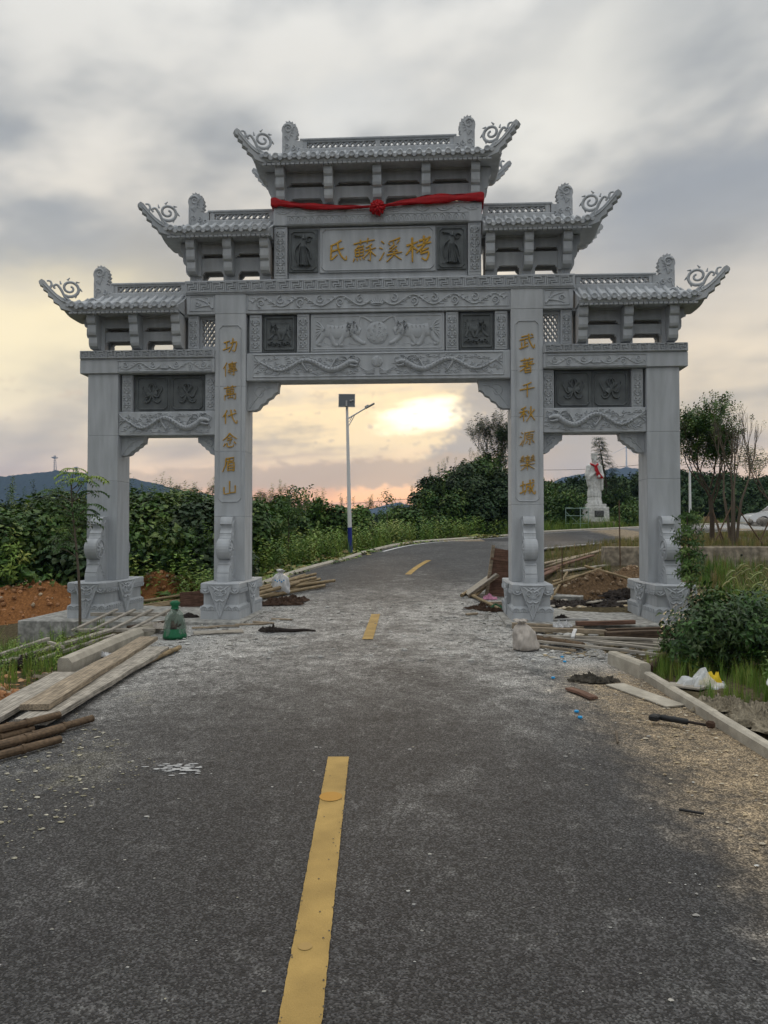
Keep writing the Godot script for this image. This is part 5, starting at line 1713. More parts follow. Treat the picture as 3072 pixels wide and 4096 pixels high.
func vine_shrub(xd, yd, Z, w, n, called, label, group, pal, seed_, dp = 1.0, kind = "broad"):
	var rg = RandomNumberGenerator.new(); rg.seed = seed_
	var t = px(xd, yd, Z)
	var g = gh(t.x, t.z)
	var o = thing(called, label, "shrub", Vector3(t.x, g - 0.03, t.z), 0, group)
	var h = t.y - g
	var mb = MB.new()
	var tips = []
	for k in 3:
		var a = k * 2.1 + rg.randf()
		mb.tube(smooth3([Vector3(cos(a) * 0.06, 0.0, sin(a) * 0.06), Vector3(cos(a) * w * 0.12, h * 0.35, sin(a) * w * 0.12), Vector3(cos(a) * w * 0.2, h * 0.85, sin(a) * w * 0.2)], 3), 0.045, 0.015, 6)
	obj("trunk", mb, M.bark, o)
	var bl = []
	var m = int(clamp(h / (w * 0.42), 2, 6))
	for k in m:
		var f = (k + 0.5) / m
		var ww = w * (0.5 if f < 0.3 else 0.46) * rg.randf_range(0.8, 1.1) * (1.0 - 0.35 * max(0.0, f - 0.55) / 0.45)
		bl.append([Vector3(rg.randf_range(-0.2, 0.2) * w, h * f * 0.93, rg.randf_range(-0.2, 0.2) * w * dp), Vector3(ww, h / m * 0.72, ww * dp)])
		if w > 1.4:
			bl.append([Vector3(rg.randf_range(-0.45, 0.45) * w, h * f * rg.randf_range(0.75, 0.97), rg.randf_range(0.0, 0.35) * w * dp), Vector3(w * 0.26, h / m * 0.5, w * 0.26)])
	crown(o, bl, n, kind, M.leaf, pal, 0.75 if kind == "broad" else 0.5, 1.3 if kind == "broad" else 0.9, rg, 0.45, 0.5)
	# shoots that climb out of the top
	var xs = []; var cs = []
	for k in rg.randi_range(4, 8):
		var b = Vector3(rg.randf_range(-0.5, 0.5) * w, h * rg.randf_range(0.85, 0.97), rg.randf_range(-0.2, 0.3) * w)
		var sl = rg.randf_range(0.25, 0.65) * min(1.0, h * 0.4)
		for i in 7:
			xs.append(Transform3D(Basis(Vector3.UP, rg.randf() * TAU).scaled(Vector3.ONE * rg.randf_range(0.5, 1.0)), b + Vector3(rg.randf_range(-0.05, 0.05), sl * i / 6.0, rg.randf_range(-0.05, 0.05))))
			cs.append(pick(FRESH if rg.randf() > 0.75 else pal, rg))
	scatter(o, "shoots", CL["small"], M.leaf, xs, cs).set_meta("kind", "stuff")
	return o

func conifer(pos: Vector3, h, w, n, label, group, seed_, lean = 0.0, pal = DEEP, s = 1.0):
	var rg = RandomNumberGenerator.new(); rg.seed = seed_
	var o = thing("conifer_tree", label, "tree", pos, 0, group)
	var mb = MB.new()
	mb.tube([Vector3(0, -0.2, 0), Vector3(lean * 0.4, h * 0.5, 0), Vector3(lean, h, 0)], w * 0.06, 0.01, 6)
	obj("trunk", mb, M.bark, o)
	var xs = []; var cs = []
	for k in n:
		var f = pow(rg.randf(), 0.8)
		var a = rg.randf() * TAU
		var y = h * (0.06 + 0.93 * f)
		var r = w * 0.5 * (1.0 - f) * rg.randf_range(0.25, 1.0) + 0.03
		var c = Vector3(lean * pow(f, 1.3), y, 0) + Vector3(cos(a), 0, sin(a)) * r
		var z = Vector3(cos(a), rg.randf_range(-0.15, 0.35), sin(a)).normalized()
		var x = Vector3.UP.cross(z).normalized()
		xs.append(Transform3D(Basis(x, z.cross(x), z).scaled(Vector3.ONE * s * rg.randf_range(0.7, 1.3) * (0.55 + 0.6 * (1.0 - f))), c))
		cs.append(pick(pal, rg))
	scatter(o, "crown", CL["needle"], M.far_leaf, xs, cs).set_meta("kind", "stuff")
	return o

func forest_tree(xd, yd, Z, w, n, label, group, seed_, pal = DEEP, base = null):
	var rg = RandomNumberGenerator.new(); rg.seed = seed_
	var t = px(xd, yd, Z)
	var g = gh(t.x, t.z) if base == null else base
	var o = thing("forest_tree", label, "tree", Vector3(t.x, g - 0.1, t.z), 0, group)
	var h = t.y - g + 0.1
	var mb = MB.new()
	mb.tube([Vector3.ZERO, Vector3(0.1, h * 0.5, 0), Vector3(0.0, h * 0.9, 0)], 0.14, 0.04, 6)
	for k in 4:
		var a = k * 1.7
		mb.tube([Vector3(0.06, h * (0.35 + 0.1 * k), 0), Vector3(cos(a) * w * 0.3, h * (0.5 + 0.1 * k), sin(a) * w * 0.3)], 0.05, 0.02, 5)
	obj("trunk", mb, M.bark, o)
	var bl = []
	for k in 7:
		var f = rg.randf_range(0.1, 1.0)
		bl.append([Vector3(rg.randf_range(-0.34, 0.34) * w * (1.15 - f * 0.8), h * (0.12 + f * 0.8), rg.randf_range(-0.3, 0.3) * w), Vector3(w * 0.3 * (1.15 - 0.55 * f), h * 0.15, w * 0.3)])
	bl.append([Vector3(0, h * 0.5, 0), Vector3(w * 0.4, h * 0.42, w * 0.4)])
	bl.append([Vector3(0, h * 0.88, 0), Vector3(w * 0.18, h * 0.12, w * 0.2)])
	crown(o, bl, n, "mass", M.far_leaf, pal, 0.9, 1.6, rg, 0.5, 0.6)
	return o

func patch(called, label, cat, poly: Array, n, kind, material, pal, s0, s1, seed_, sink = 0.0, skip = null, on = null):
	# ground cover strewn over an outline in x and z
	var rg = RandomNumberGenerator.new(); rg.seed = seed_
	var pg = P2(poly)
	var lo = pg[0]; var hi = pg[0]
	for p in pg: lo = lo.min(p); hi = hi.max(p)
	var fn = FastNoiseLite.new(); fn.seed = seed_; fn.frequency = 0.5
	var xs = []; var cs = []
	var tries = 0
	while xs.size() < n and tries < n * 8:
		tries += 1
		var p = Vector2(rg.randf_range(lo.x, hi.x), rg.randf_range(lo.y, hi.y))
		if not Geometry2D.is_point_in_polygon(p, pg): continue
		if fn.get_noise_2dv(p) < -0.15 and rg.randf() < 0.7: continue
		if skip != null and skip.call(p.x, p.y): continue
		var y = (gh(p.x, p.y) if on == null else on.call(p.x, p.y)) - sink
		var s = rg.randf_range(s0, s1)
		var b = Basis(Vector3.UP, rg.randf() * TAU) * Basis(Vector3.RIGHT, rg.randf_range(-0.15, 0.15))
		xs.append(Transform3D(b.scaled(Vector3.ONE * s), Vector3(p.x, y, p.y)))
		cs.append(pick(pal, rg))
	var o = scatter(null, called, CL[kind], material, xs, cs)
	tag(o, label, cat, "", "stuff")
	return o

func build_plants():
	clusters()
	var vs = "vine-covered shrubs beyond the gateway"
	var lab = "shrub smothered in broad vine leaves in the thicket left of the road"
	var k = 100
	# thicket behind the left hand bay
	for q in [[30, 1099, 17.5, 2.6, 900], [110, 1067, 19.0, 2.5, 1000], [168, 1094, 17.8, 2.0, 750], [-40, 1084, 20.0, 2.6, 600], [8, 1119, 15.8, 1.3, 320], [240, 1084, 19.5, 2.4, 700], [292, 1069, 20.0, 2.2, 900], [345, 1077, 19.0, 2.4, 1000], [398, 1069, 20.5, 2.4, 1000], [446, 1087, 18.8, 2.0, 800], [500, 1081, 21.0, 2.2, 600], [70, 1084, 24.0, 3.2, 700], [200, 1074, 25.0, 3.2, 600], [330, 1081, 26.0, 3.4, 700], [430, 1079, 26.0, 3.2, 700]]:
		vine_shrub(q[0], q[1], q[2], q[3], q[4], "vine_shrub", lab, vs, [GREEN, DEEP, GREEN, [GREEN[1], GREEN[3], FRESH[2], DEEP[3]]][k % 4], k)
		k += 1
	# low broad-leaved growth in front of it
	for q in [[60, 1160, 16.2, 1.8, 380], [128, 1170, 16.4, 1.6, 360], [290, 1150, 17.6, 1.6, 380], [345, 1165, 17.4, 1.6, 380], [405, 1160, 17.5, 1.7, 400], [450, 1170, 17.2, 1.3, 300], [180, 1165, 16.8, 1.6, 300]]:
		vine_shrub(q[0], q[1], q[2], q[3], q[4], "low_shrub", "low leafy shrub at the foot of the vine thicket behind the soil heaps", "low shrubs at the foot of the thicket", [DEEP, GREEN][k % 2], k, 1.0, ["broad", "mass"][k % 2])
		k += 1
	# vine-hung stems along the outside of the bend
	var lb2 = "narrow upright shrub wrapped in vines standing in the weeds beside the road bend"
	for q in [[560, 1084, 22.5, 0.9, 340], [601, 1070, 24.5, 0.75, 320], [640, 1116, 26.0, 1.1, 260], [680, 1084, 27.5, 0.75, 300], [728, 1092, 28.0, 1.15, 460], [784, 1094, 29.5, 0.95, 380], [755, 1120, 31.0, 1.2, 260], [862, 1096, 33.5, 0.9, 330], [892, 1098, 33.0, 1.0, 380], [842, 1118, 35.0, 1.2, 260], [940, 1112, 33.5, 1.2, 320]]:
		vine_shrub(q[0], q[1], q[2], q[3], q[4], "vine_shrub", lb2, "vine-wrapped shrubs beside the road bend", [GREEN, [GREEN[1], GREEN[3], FRESH[2]]][k % 2], k, 1.0, ["broad", "broad", "mass"][k % 3])
		k += 1
	for q in [[928, 1024, 36.0, 1.5, 620], [968, 1014, 37.5, 1.6, 600], [1008, 990, 36.5, 2.0, 1100], [1064, 984, 37.5, 2.2, 1200], [1040, 1030, 35.5, 2.0, 800], [985, 1060, 35.0, 1.8, 640], [1092, 1010, 36.0, 1.7, 700], [920, 1060, 35.0, 1.4, 420]]:
		vine_shrub(q[0], q[1], q[2], q[3], q[4], "vine_tree", "tall tree draped to the ground in dark vines on the outside of the bend", "vine-draped trees on the outside of the bend", DEEP if k % 2 else GREEN, k)
		k += 1
	for q in [[650, 1064, 26.5], [835, 1080, 32.0], [622, 1082, 23.5]]:
		var rg = RandomNumberGenerator.new(); rg.seed = k; k += 1
		var t = px(q[0], q[1], q[2]); var g = gh(t.x, t.z)
		var o = thing("sapling", "thin young tree with a tuft of leaves in the weeds beside the bend", "sapling", Vector3(t.x, g, t.z), 0, "thin saplings beside the bend")
		var mb = MB.new(); mb.tube([Vector3(0, -0.05, 0), Vector3(0.03, (t.y - g) * 0.5, 0), Vector3(0, t.y - g - 0.1, 0)], 0.025, 0.01, 5); obj("trunk", mb, M.bark_grey, o)
		crown(o, [[Vector3(0, t.y - g - 0.2, 0), Vector3(0.3, 0.28, 0.3)], [Vector3(0, (t.y - g) * 0.6, 0), Vector3(0.16, 0.4, 0.16)]], 36, "small", M.leaf, GREEN, 1.0, 1.6, rg, 0.7, 0.2)
	# sparse taller tree rising out of the vine-draped ones
	var tr = px(1072, 1100, 38.5); tr.y = gh(tr.x, tr.z)
	var rgt = RandomNumberGenerator.new(); rgt.seed = 611
	var th = px(1072, 925, 38.5).y - tr.y
	var ot = thing("slender_tree", "slender open-crowned tree rising above the vine-draped trees by the right inner pillar", "tree", tr)
	var tm = MB.new(); var tt = []
	tm.tube([Vector3(0, -0.1, 0), Vector3(0.05, th * 0.3, 0), Vector3(0.0, th * 0.5, 0)], 0.08, 0.05, 7)
	for q in 5:
		var a = TAU * q / 5
		branch(tm, Vector3(0, th * (0.42 + 0.02 * q), 0), Vector3(cos(a) * 0.4, 1.0, sin(a) * 0.4).normalized(), th * 0.22, 0.03, 3, rgt, tt, 0.45, 0.35)
	obj("trunk", tm, M.bark, ot)
	var txs = []; var tcs = []
	for q in tt:
		if q[2] > 2: continue
		for e in 5:
			txs.append(Transform3D(Basis(Vector3.UP, rgt.randf() * TAU).scaled(Vector3.ONE * rgt.randf_range(1.0, 1.7)), q[0] + Vector3(rgt.randf_range(-0.3, 0.3), rgt.randf_range(-0.35, 0.15), rgt.randf_range(-0.3, 0.3))))
			tcs.append(pick(DEEP, rgt))
	scatter(ot, "crown", CL["small"], M.leaf, txs, tcs).set_meta("kind", "stuff")
	crown(ot, [[Vector3(0.1, th * 0.62, 0), Vector3(0.7, th * 0.14, 0.6)], [Vector3(-0.3, th * 0.72, 0.1), Vector3(0.5, th * 0.12, 0.4)], [Vector3(0.2, th * 0.86, 0), Vector3(0.4, th * 0.1, 0.4)]], 230, "small", M.leaf, DEEP, 1.0, 1.8, rgt, 0.6, 0.2, "lower_crown")
	# bank of weeds on the outside of the bend
	var notroad = func(x, z): return Geometry2D.is_point_in_polygon(Vector2(x, z), road_poly)
	patch("weeds", "tall green weeds filling the bank beyond the gateway", "weeds", [-3.6, -15.5, -3.0, -19, -1.9, -22, -0.6, -26.5, 1.4, -30, 5, -34, 7, -36.2, 4, -38, 0, -34, -4, -27, -6.5, -20, -6.0, -16.5], 1500, "weed", M.leaf, FRESH, 0.8, 1.9, 301, 0.0, func(x, z): return notroad.call(x + 0.9, z - 0.5))
	patch("cut_weeds", "cut yellow green weeds lying along the left road edge", "weeds", [-3.4, -15.2, -2.9, -17.8, -2.2, -20.6, -1.2, -23.4, -0.4, -26, 1.2, -29, 5, -33, 4, -34.5, 0, -30, -2.8, -25.5, -4.6, -20, -4.9, -15.5], 2200, "litter", M.leaf, [FRESH[0], FRESH[3], STRAW[0], STRAW[1], GREEN[1]], 0.8, 1.6, 302, 0.0, notroad)
	patch("grass", "long green grass growing through the weeds beyond the gateway", "grass", [-3.8, -16, -2.2, -22, 1.2, -30, 7, -36, 14, -41.5, 20, -46.5, 18, -50, 6, -42, -3, -30, -6, -20], 1500, "tall", M.blade, FRESH, 0.7, 1.3, 303, 0.0, notroad)
	# right of the road: woods, bushes by the statue
	for q in [[1190, 1075, 41.0, 1.6, 420], [1222, 1066, 40.0, 1.6, 520], [1180, 1050, 44.0, 1.6, 360], [1250, 1075, 43.0, 1.8, 420], [1330, 1062, 46.0, 1.9, 420], [1375, 1088, 45.0, 2.2, 420], [1345, 1100, 43.0, 1.6, 300]]:
		vine_shrub(q[0], q[1], q[2], q[3], q[4], "bush", "loose green bush growing near the white statue", "bushes round the statue", GREEN, k, 1.0, "mass")
		k += 1
	var wl = "dark tree in the wood behind the road on the right"
	for q in [[1165, 1045, 58, 4.0], [1205, 1052, 60, 4.4], [1240, 1046, 62, 4.4], [1270, 1055, 58, 4.0], [1312, 1042, 64, 4.4], [1340, 1036, 66, 3.8], [1368, 1042, 62, 3.6], [1392, 1024, 64, 4.2], [1420, 1035, 66, 4.6], [1450, 1030, 64, 4.4], [1478, 1026, 60, 4.4], [1508, 1032, 64, 4.6], [1540, 1035, 60, 4.8], [1572, 1030, 66, 4.4], [1602, 1038, 60, 4.6], [1632, 1042, 62, 4.6], [1660, 1034, 64, 4.6], [1690, 1030, 66, 4.6], [1725, 1034, 62, 4.8], [1765, 1030, 64, 4.8], [1810, 1036, 62, 4.8], [1490, 1062, 52, 4.2], [1560, 1066, 52, 4.4], [1625, 1068, 52, 4.2], [1430, 1070, 54, 4.2], [1290, 1072, 54, 3.6]]:
		forest_tree(q[0], q[1], q[2], q[3], 700, wl, "trees of the wood on the right", k)
		k += 1
	for q in [[1383, 1028, 60.0], [1345, 1040, 61.0], [1330, 1046, 59.0]]:
		var t = px(q[0], q[1], q[2]); var g = gh(t.x, t.z)
		conifer(Vector3(t.x, g, t.z), t.y - g, 2.6, 420, "dark pointed conifer at the edge of the wood behind the statue", "conifers behind the statue", k, 0.1, DEEP, 1.6); k += 1
	var c = px(1293, 942, 46.0); var cg = gh(c.x + 0.5, c.z)
	conifer(Vector3(c.x + 0.75, cg, c.z), c.y - cg, 2.3, 620, "tall narrow dark conifer leaning behind the statue's shoulder", "", k, -0.75, DEEP, 1.25); k += 1
	# far skyline trees on the left
	for q in [[378, 1047, 82.0, 3.0], [392, 1060, 84.0, 3.0], [414, 1052, 80.0, 3.0], [430, 1062, 83.0, 3.2], [456, 1046, 80.0, 3.2], [476, 1050, 82.0, 3.4], [590, 1066, 78.0, 3.0], [614, 1070, 80.0, 3.2], [634, 1074, 79.0, 3.0], [560, 1062, 82.0, 3.4], [660, 1082, 84.0, 3.2]]:
		var t = px(q[0], q[1], q[2]); var g = gh(t.x, t.z)
		conifer(Vector3(t.x, g, t.z), t.y - g, q[3], 420, "distant dark conifer on the skyline beyond the thicket", "conifers on the left skyline", k, 0.2, DEEP, 1.9); k += 1
	for q in [[500, 1092, 70, 5], [560, 1100, 74, 5], [620, 1106, 70, 5], [690, 1112, 76, 5], [760, 1116, 78, 5], [820, 1118, 80, 5], [880, 1118, 82, 5], [400, 1080, 72, 5], [330, 1085, 72, 5], [150, 1090, 60, 5], [60, 1095, 62, 5], [0, 1098, 62, 5]]:
		forest_tree(q[0], q[1], q[2], q[3], 420, "distant rounded tree behind the left hand thicket", "distant trees behind the thicket", k); k += 1
	# staked street trees behind the concrete wall
	var rg = RandomNumberGenerator.new(); rg.seed = 900
	var ta = px(1537, 1158, 24.0); ta.y = gh(ta.x, ta.z)
	var A = thing("street_tree", "staked leafy tree with a dense green top behind the concrete wall", "tree", ta, 0, "staked trees behind the wall")
	var mb = MB.new(); var tips = []
	mb.tube([Vector3(0, -0.1, 0), Vector3(0.02, 0.8, 0), Vector3(-0.03, 1.6, 0)], 0.085, 0.07, 8)
	for q in 6:
		var a = TAU * q / 6 + 0.3
		branch(mb, Vector3(-0.03, 1.2 + 0.12 * q, 0), Vector3(cos(a) * 0.5 - 0.08, 1.0, sin(a) * 0.5).normalized(), 0.85 + 0.1 * (q % 3), 0.032, 3, rg, tips, 0.42, 0.28)
	obj("trunk", mb, M.bark, A)
	var xs = []; var cs = []
	for t in tips:
		if t[2] > 2: continue
		var want = 9 if t[0].y > 2.4 else (4 if t[0].y > 1.9 else 1)
		if t[0].x > 0.45: want = 2 if rg.randf() > 0.5 else 0
		if sin(t[0].x * 5.0 + t[0].y * 3.0) < -0.55: want = 1
		for e in want:
			var y = (t[1] + Vector3(rg.randf_range(-0.8, 0.8), rg.randf_range(-0.4, 0.6), rg.randf_range(-0.8, 0.8))).normalized()
			var x = y.cross(Vector3(0.2, 0.3, 0.9)).normalized()
			xs.append(Transform3D(Basis(x, y, x.cross(y)).scaled(Vector3.ONE * rg.randf_range(0.9, 1.4)), t[0] + Vector3(rg.randf_range(-0.3, 0.3), rg.randf_range(-0.3, 0.22), rg.randf_range(-0.3, 0.3))))
			cs.append(pick(GREEN, rg))
	scatter(A, "crown", CL["small"], M.leaf, xs, cs).set_meta("kind", "stuff")
	var tb = px(1584, 1172, 22.0); tb.y = gh(tb.x, tb.z)
	var B = thing("street_tree", "staked tree with several stems and mostly bare fine twigs behind the concrete wall", "tree", tb, 0, "staked trees behind the wall")
	mb = MB.new(); tips = []
	for q in 4:
		var a = TAU * q / 4 + 0.5
		mb.tube([Vector3(cos(a) * 0.08, -0.1, sin(a) * 0.06), Vector3(cos(a) * 0.14, 0.7, sin(a) * 0.12), Vector3(cos(a) * 0.22, 1.3, sin(a) * 0.2)], 0.045, 0.035, 6)
		branch(mb, Vector3(cos(a) * 0.22, 1.28, sin(a) * 0.2), Vector3(cos(a) * 0.3, 1.0, sin(a) * 0.3).normalized(), 0.9, 0.03, 4, rg, tips, 0.36, 0.36)
	obj("trunk", mb, M.bark_grey, B)
	xs = []; cs = []
	for t in tips:
		if t[2] > 0 or (t[0].x > 0.1 and rg.randf() < 0.85) or rg.randf() < 0.35: continue
		var y = (t[1] + Vector3(rg.randf_range(-0.8, 0.8), 0, rg.randf_range(-0.8, 0.8))).normalized()
		var x = y.cross(Vector3(0.2, 0.3, 0.9)).normalized()
		xs.append(Transform3D(Basis(x, y, x.cross(y)).scaled(Vector3.ONE * rg.randf_range(0.6, 1.0)), t[0]))
		cs.append(pick(GREEN, rg))
	scatter(B, "crown", CL["small"], M.leaf, xs, cs).set_meta("kind", "stuff")
	var tc = px(1672, 1165, 24.0); tc.y = gh(tc.x, tc.z)
	var Cc = thing("street_tree", "staked tree with pale bare branches reaching in beside the parked car", "tree", tc, 0, "staked trees behind the wall")
	mb = MB.new(); tips = []
	mb.tube([Vector3(0, -0.1, 0), Vector3(0.0, 0.8, 0), Vector3(0, 1.3, 0)], 0.06, 0.05, 7)
	for q in 4:
		var a = TAU * q / 4 + 2.6
		branch(mb, Vector3(0, 1.25, 0), Vector3(cos(a) * 0.8, 0.7, sin(a) * 0.5).normalized(), 0.8, 0.026, 3, rg, tips, 0.5, 0.1)
	obj("trunk", mb, M.bark_grey, Cc)
	xs = []; cs = []
	for t in tips:
		if t[2] > 1 or t[0].y < 1.9: continue
		for e in 3:
			xs.append(Transform3D(Basis(Vector3.UP, rg.randf() * TAU).scaled(Vector3.ONE * rg.randf_range(0.8, 1.2)), t[0] + Vector3(rg.randf_range(-0.15, 0.15), rg.randf_range(-0.15, 0.1), rg.randf_range(-0.15, 0.15))))
			cs.append(pick(GREEN, rg))
	scatter(Cc, "crown", CL["small"], M.leaf, xs, cs).set_meta("kind", "stuff")
	for q in [[ta, -0.75, 0.35, 1.1], [ta, 0.5, -0.1, 1.15], [ta, 0.15, 0.5, 1.2], [tb, -0.7, 0.2, 1.15], [tb, 0.8, 0.25, 1.2], [tb, 0.1, -0.5, 1.1], [tc, -0.65, 0.2, 1.1]]:
		var b = q[0] + Vector3(q[1], 0, q[2]); b.y = gh(b.x, b.z) - 0.05
		var pm = MB.new(); pm.tube([Vector3.ZERO, Vector3(-q[1] * 0.9, q[3], -q[2] * 0.9)], 0.025, 0.02, 6)
		solo("tree_stake", pm, M.pole_brown, "slanting wooden stake propping one of the trees behind the wall", "stake", b, Vector3.ZERO, "stakes propping the street trees")
	# sapling in front of the left pedestal
	rg.seed = 31
	var sb = px(175, 1371, 12.0); sb.y = gh(sb.x, sb.z)
	var sp = thing("sapling", "slender young tree with compound leaves in front of the left outer pillar", "sapling", sb)
	mb = MB.new()
	var st = px(152, 1040, 12.0) - sb
	var stem = smooth3([Vector3(0, -0.05, 0), Vector3(-0.01, 0.7, 0), Vector3(-0.07, 1.5, 0.02), Vector3(-0.13, 1.95, 0), Vector3(st.x, st.y, 0)], 3)
	mb.tube(stem, 0.026, 0.007, 7)
	var ends = [[st.x, st.y + 0.2], [st.x + 0.02, st.y + 0.02], [-0.34, 1.98], [-0.46, 2.16], [0.1, 2.3], [-0.4, 2.3], [0.04, 2.0], [-0.24, 1.72], [0.12, 2.52], [-0.3, 1.42], [-0.26, 1.58], [-0.02, 1.8], [0.14, 2.08], [0.1, 2.44]]
	xs = []; cs = []
	for q in ends:
		var e = Vector3(q[0], q[1], rg.randf_range(-0.2, 0.2))
		var from = stem[clampi(int((e.y - 0.45) / 2.4 * stem.size()), 4, stem.size() - 2)]
		mb.tube([from, (from + e) * 0.5 + Vector3(0, 0.02, 0), e], 0.009, 0.005, 5, false)
		for f in (2 if rg.randf() > 0.6 else 1):
			xs.append(Transform3D(Basis(Vector3.UP, rg.randf() * TAU).scaled(Vector3.ONE * rg.randf_range(0.7, 1.05)), e - Vector3(0, 0.08 * f, 0)))
			cs.append(pick(FRESH if q[1] > 2.4 else GREEN, rg))
	obj("trunk", mb, M.bark_grey, sp)
	scatter(sp, "crown", CL["pinnate"], M.leaf, xs, cs).set_meta("kind", "stuff")
	var s2 = px(23, 1283, 15.6); s2.y = gh(s2.x, s2.z)
	sp = thing("sapling", "small bright green sapling beside the red soil heap on the left", "sapling", s2)
	mb = MB.new(); mb.tube([Vector3(0, -0.05, 0), Vector3(0, 0.8, 0), Vector3(0.02, 1.3, 0)], 0.02, 0.008, 6); obj("trunk", mb, M.bark_grey, sp)
	crown(sp, [[Vector3(0, 0.95, 0), Vector3(0.22, 0.35, 0.22)], [Vector3(0.02, 1.25, 0), Vector3(0.12, 0.2, 0.12)]], 70, "small", M.leaf, FRESH, 0.8, 1.3, rg, 0.6, 0.2)
	# leafy sapling and dark bush at the right hand pedestal
	var s3 = Vector3(4.56, 0, -11.3); s3.y = gh(s3.x, s3.z)
	sp = thing("sapling", "slim sapling with drooping dark leaves up its stem before the right outer pedestal", "sapling", s3)
	mb = MB.new(); mb.tube(smooth3([Vector3(0, -0.05, 0), Vector3(0.0, 0.8, 0), Vector3(-0.03, 1.3, 0), Vector3(-0.05, 1.85, 0)], 3), 0.025, 0.008, 7); obj("trunk", mb, M.bark, sp)
	xs = []; cs = []
	for q in 110:
		var y = rg.randf_range(0.72, 1.8); var a = rg.randf() * TAU
		var r = 0.16 * (1.0 if y < 1.45 else 0.75) * rg.randf_range(0.2, 1.0)
		var d = Vector3(cos(a), 0.1, sin(a)).normalized(); var x = Vector3.UP.cross(d).normalized()
		xs.append(Transform3D(Basis(x, d, x.cross(d)).scaled(Vector3.ONE * rg.randf_range(0.55, 0.85)), Vector3(-0.03 + cos(a) * r * 0.4, y, sin(a) * r * 0.4)))
		cs.append(pick(GREEN, rg))
	scatter(sp, "crown", CL["small"], M.leaf_gloss, xs, cs).set_meta("kind", "stuff")
	var bp = Vector3(3.92, 0, -8.8); bp.y = gh(bp.x, bp.z)
	var bush = thing("bush", "round dark green bush with glossy leaves beside the right hand kerb", "bush", bp)
	mb = MB.new()
	for q in 16:
		var a = rg.randf() * TAU; var r = rg.randf_range(0.1, 0.5)
		mb.tube(smooth3([Vector3(cos(a) * 0.08, -0.03, sin(a) * 0.08), Vector3(cos(a) * r * 0.6, 0.22, sin(a) * r * 0.6), Vector3(cos(a) * r, rg.randf_range(0.4, 0.6), sin(a) * r)], 3), 0.012, 0.005, 5)
	obj("trunk", mb, M.bark, bush)
	crown(bush, [[Vector3(0, 0.4, 0), Vector3(0.48, 0.22, 0.42)], [Vector3(-0.24, 0.46, 0.1), Vector3(0.28, 0.18, 0.26)], [Vector3(0.28, 0.45, 0.05), Vector3(0.3, 0.19, 0.26)], [Vector3(0.05, 0.56, 0.0), Vector3(0.26, 0.16, 0.24)], [Vector3(-0.42, 0.3, 0.12), Vector3(0.2, 0.2, 0.2)], [Vector3(0.42, 0.58, -0.1), Vector3(0.2, 0.2, 0.2)], [Vector3(0.5, 0.28, 0.15), Vector3(0.22, 0.2, 0.2)], [Vector3(-0.12, 0.66, 0.05), Vector3(0.14, 0.14, 0.14)]], 820, "small", M.leaf_gloss, [DEEP[0], DEEP[3], GREEN[2], GREEN[0]], 0.6, 1.05, rg, 0.75, 0.3)
	# grasses
	patch("foxtail_grass", "tall arching green foxtail grass on the right hand verge", "grass", [4.7, -8.0, 4.5, -10.2, 5.1, -11.6, 6.0, -13.0, 8.0, -13.6, 12, -12.5, 11, -8.5, 8, -6.0, 5.2, -6.3], 2900, "tall", M.blade, FRESH, 0.6, 1.05, 310)
	patch("foxtail_heads", "pale nodding foxtail seed heads above the right hand verge grass", "grass", [5.0, -9.5, 5.4, -11.8, 6.2, -13.0, 8, -13.6, 12, -12.6, 11, -9.0], 380, "foxtail", M.blade, [Color(0.22, 0.25, 0.09), Color(0.28, 0.28, 0.13)], 0.85, 1.2, 311)
	patch("verge_grass", "short rough grass on the verge behind the right hand kerb", "grass", [3.0, -4.2, 3.02, -8.8, 3.4, -9.6, 5, -9.5, 6, -4.0], 1300, "grass", M.blade, FRESH, 0.25, 0.6, 312, 0.0, func(x, z): return x < 3.7 and z > -8.2 and z < -5.9 and (z < -7.4 or z > -7.0))
	patch("verge_weeds", "leafy weeds on the verge behind the right hand kerb", "weeds", [3.9, -5.0, 3.75, -7.6, 4.2, -8.2, 5.2, -7, 4.6, -4.4], 70, "weed", M.leaf, GREEN, 0.5, 0.9, 313)
	patch("left_grass", "tall fresh green grass below the left hand slab", "grass", [-5.7, -8.8, -5.6, -10.4, -5.9, -11.9, -8.5, -12.6, -9, -9, -6.4, -7.6], 1100, "tall", M.blade, FRESH, 0.45, 0.85, 314)
	patch("left_weeds", "green weeds growing through the boards left of the kerb", "weeds", [-3.85, -8.2, -3.8, -10.6, -4.6, -11.6, -5.6, -10.4, -5.0, -8.0], 150, "weed", M.leaf, FRESH, 0.3, 0.65, 315)
	patch("left_verge_grass", "thin green grass growing through the boards left of the kerb", "grass", [-3.85, -7.2, -3.8, -11.0, -4.4, -12.1, -6.4, -11.2, -5.6, -7.0], 520, "grass", M.blade, FRESH, 0.3, 0.75, 316)
	patch("lawn", "short yellow green grass between the bend and the concrete wall", "grass", [3.7, -20.4, 5.7, -26, 8.2, -28.4, 14, -33.6, 16, -31, 16, -20.2, 6.0, -20.1, 5.4, -18.2, 4.0, -18.0, 3.5, -19], 3600, "grass", M.blade, STRAW, 0.3, 0.6, 317)
	patch("verge_far", "green grass in front of the statue beyond the bend", "grass", [5.4, -33.9, 8, -36.2, 14, -41.0, 19, -45.5, 26, -52, 24, -54, 14, -46, 8, -42, 4, -37], 1700, "tall", M.blade, FRESH, 0.35, 0.8, 318, 0.0, notroad)
	patch("rough_grass", "low rough grass at the foot of the concrete wall", "grass", [5.9, -13.6, 8.2, -14.0, 14, -13.0, 14, -19.2, 7.6, -19.3, 6.6, -16.5], 1500, "grass", M.blade, [FRESH[0], FRESH[2], STRAW[0], GREEN[1]], 0.5, 1.0, 320)
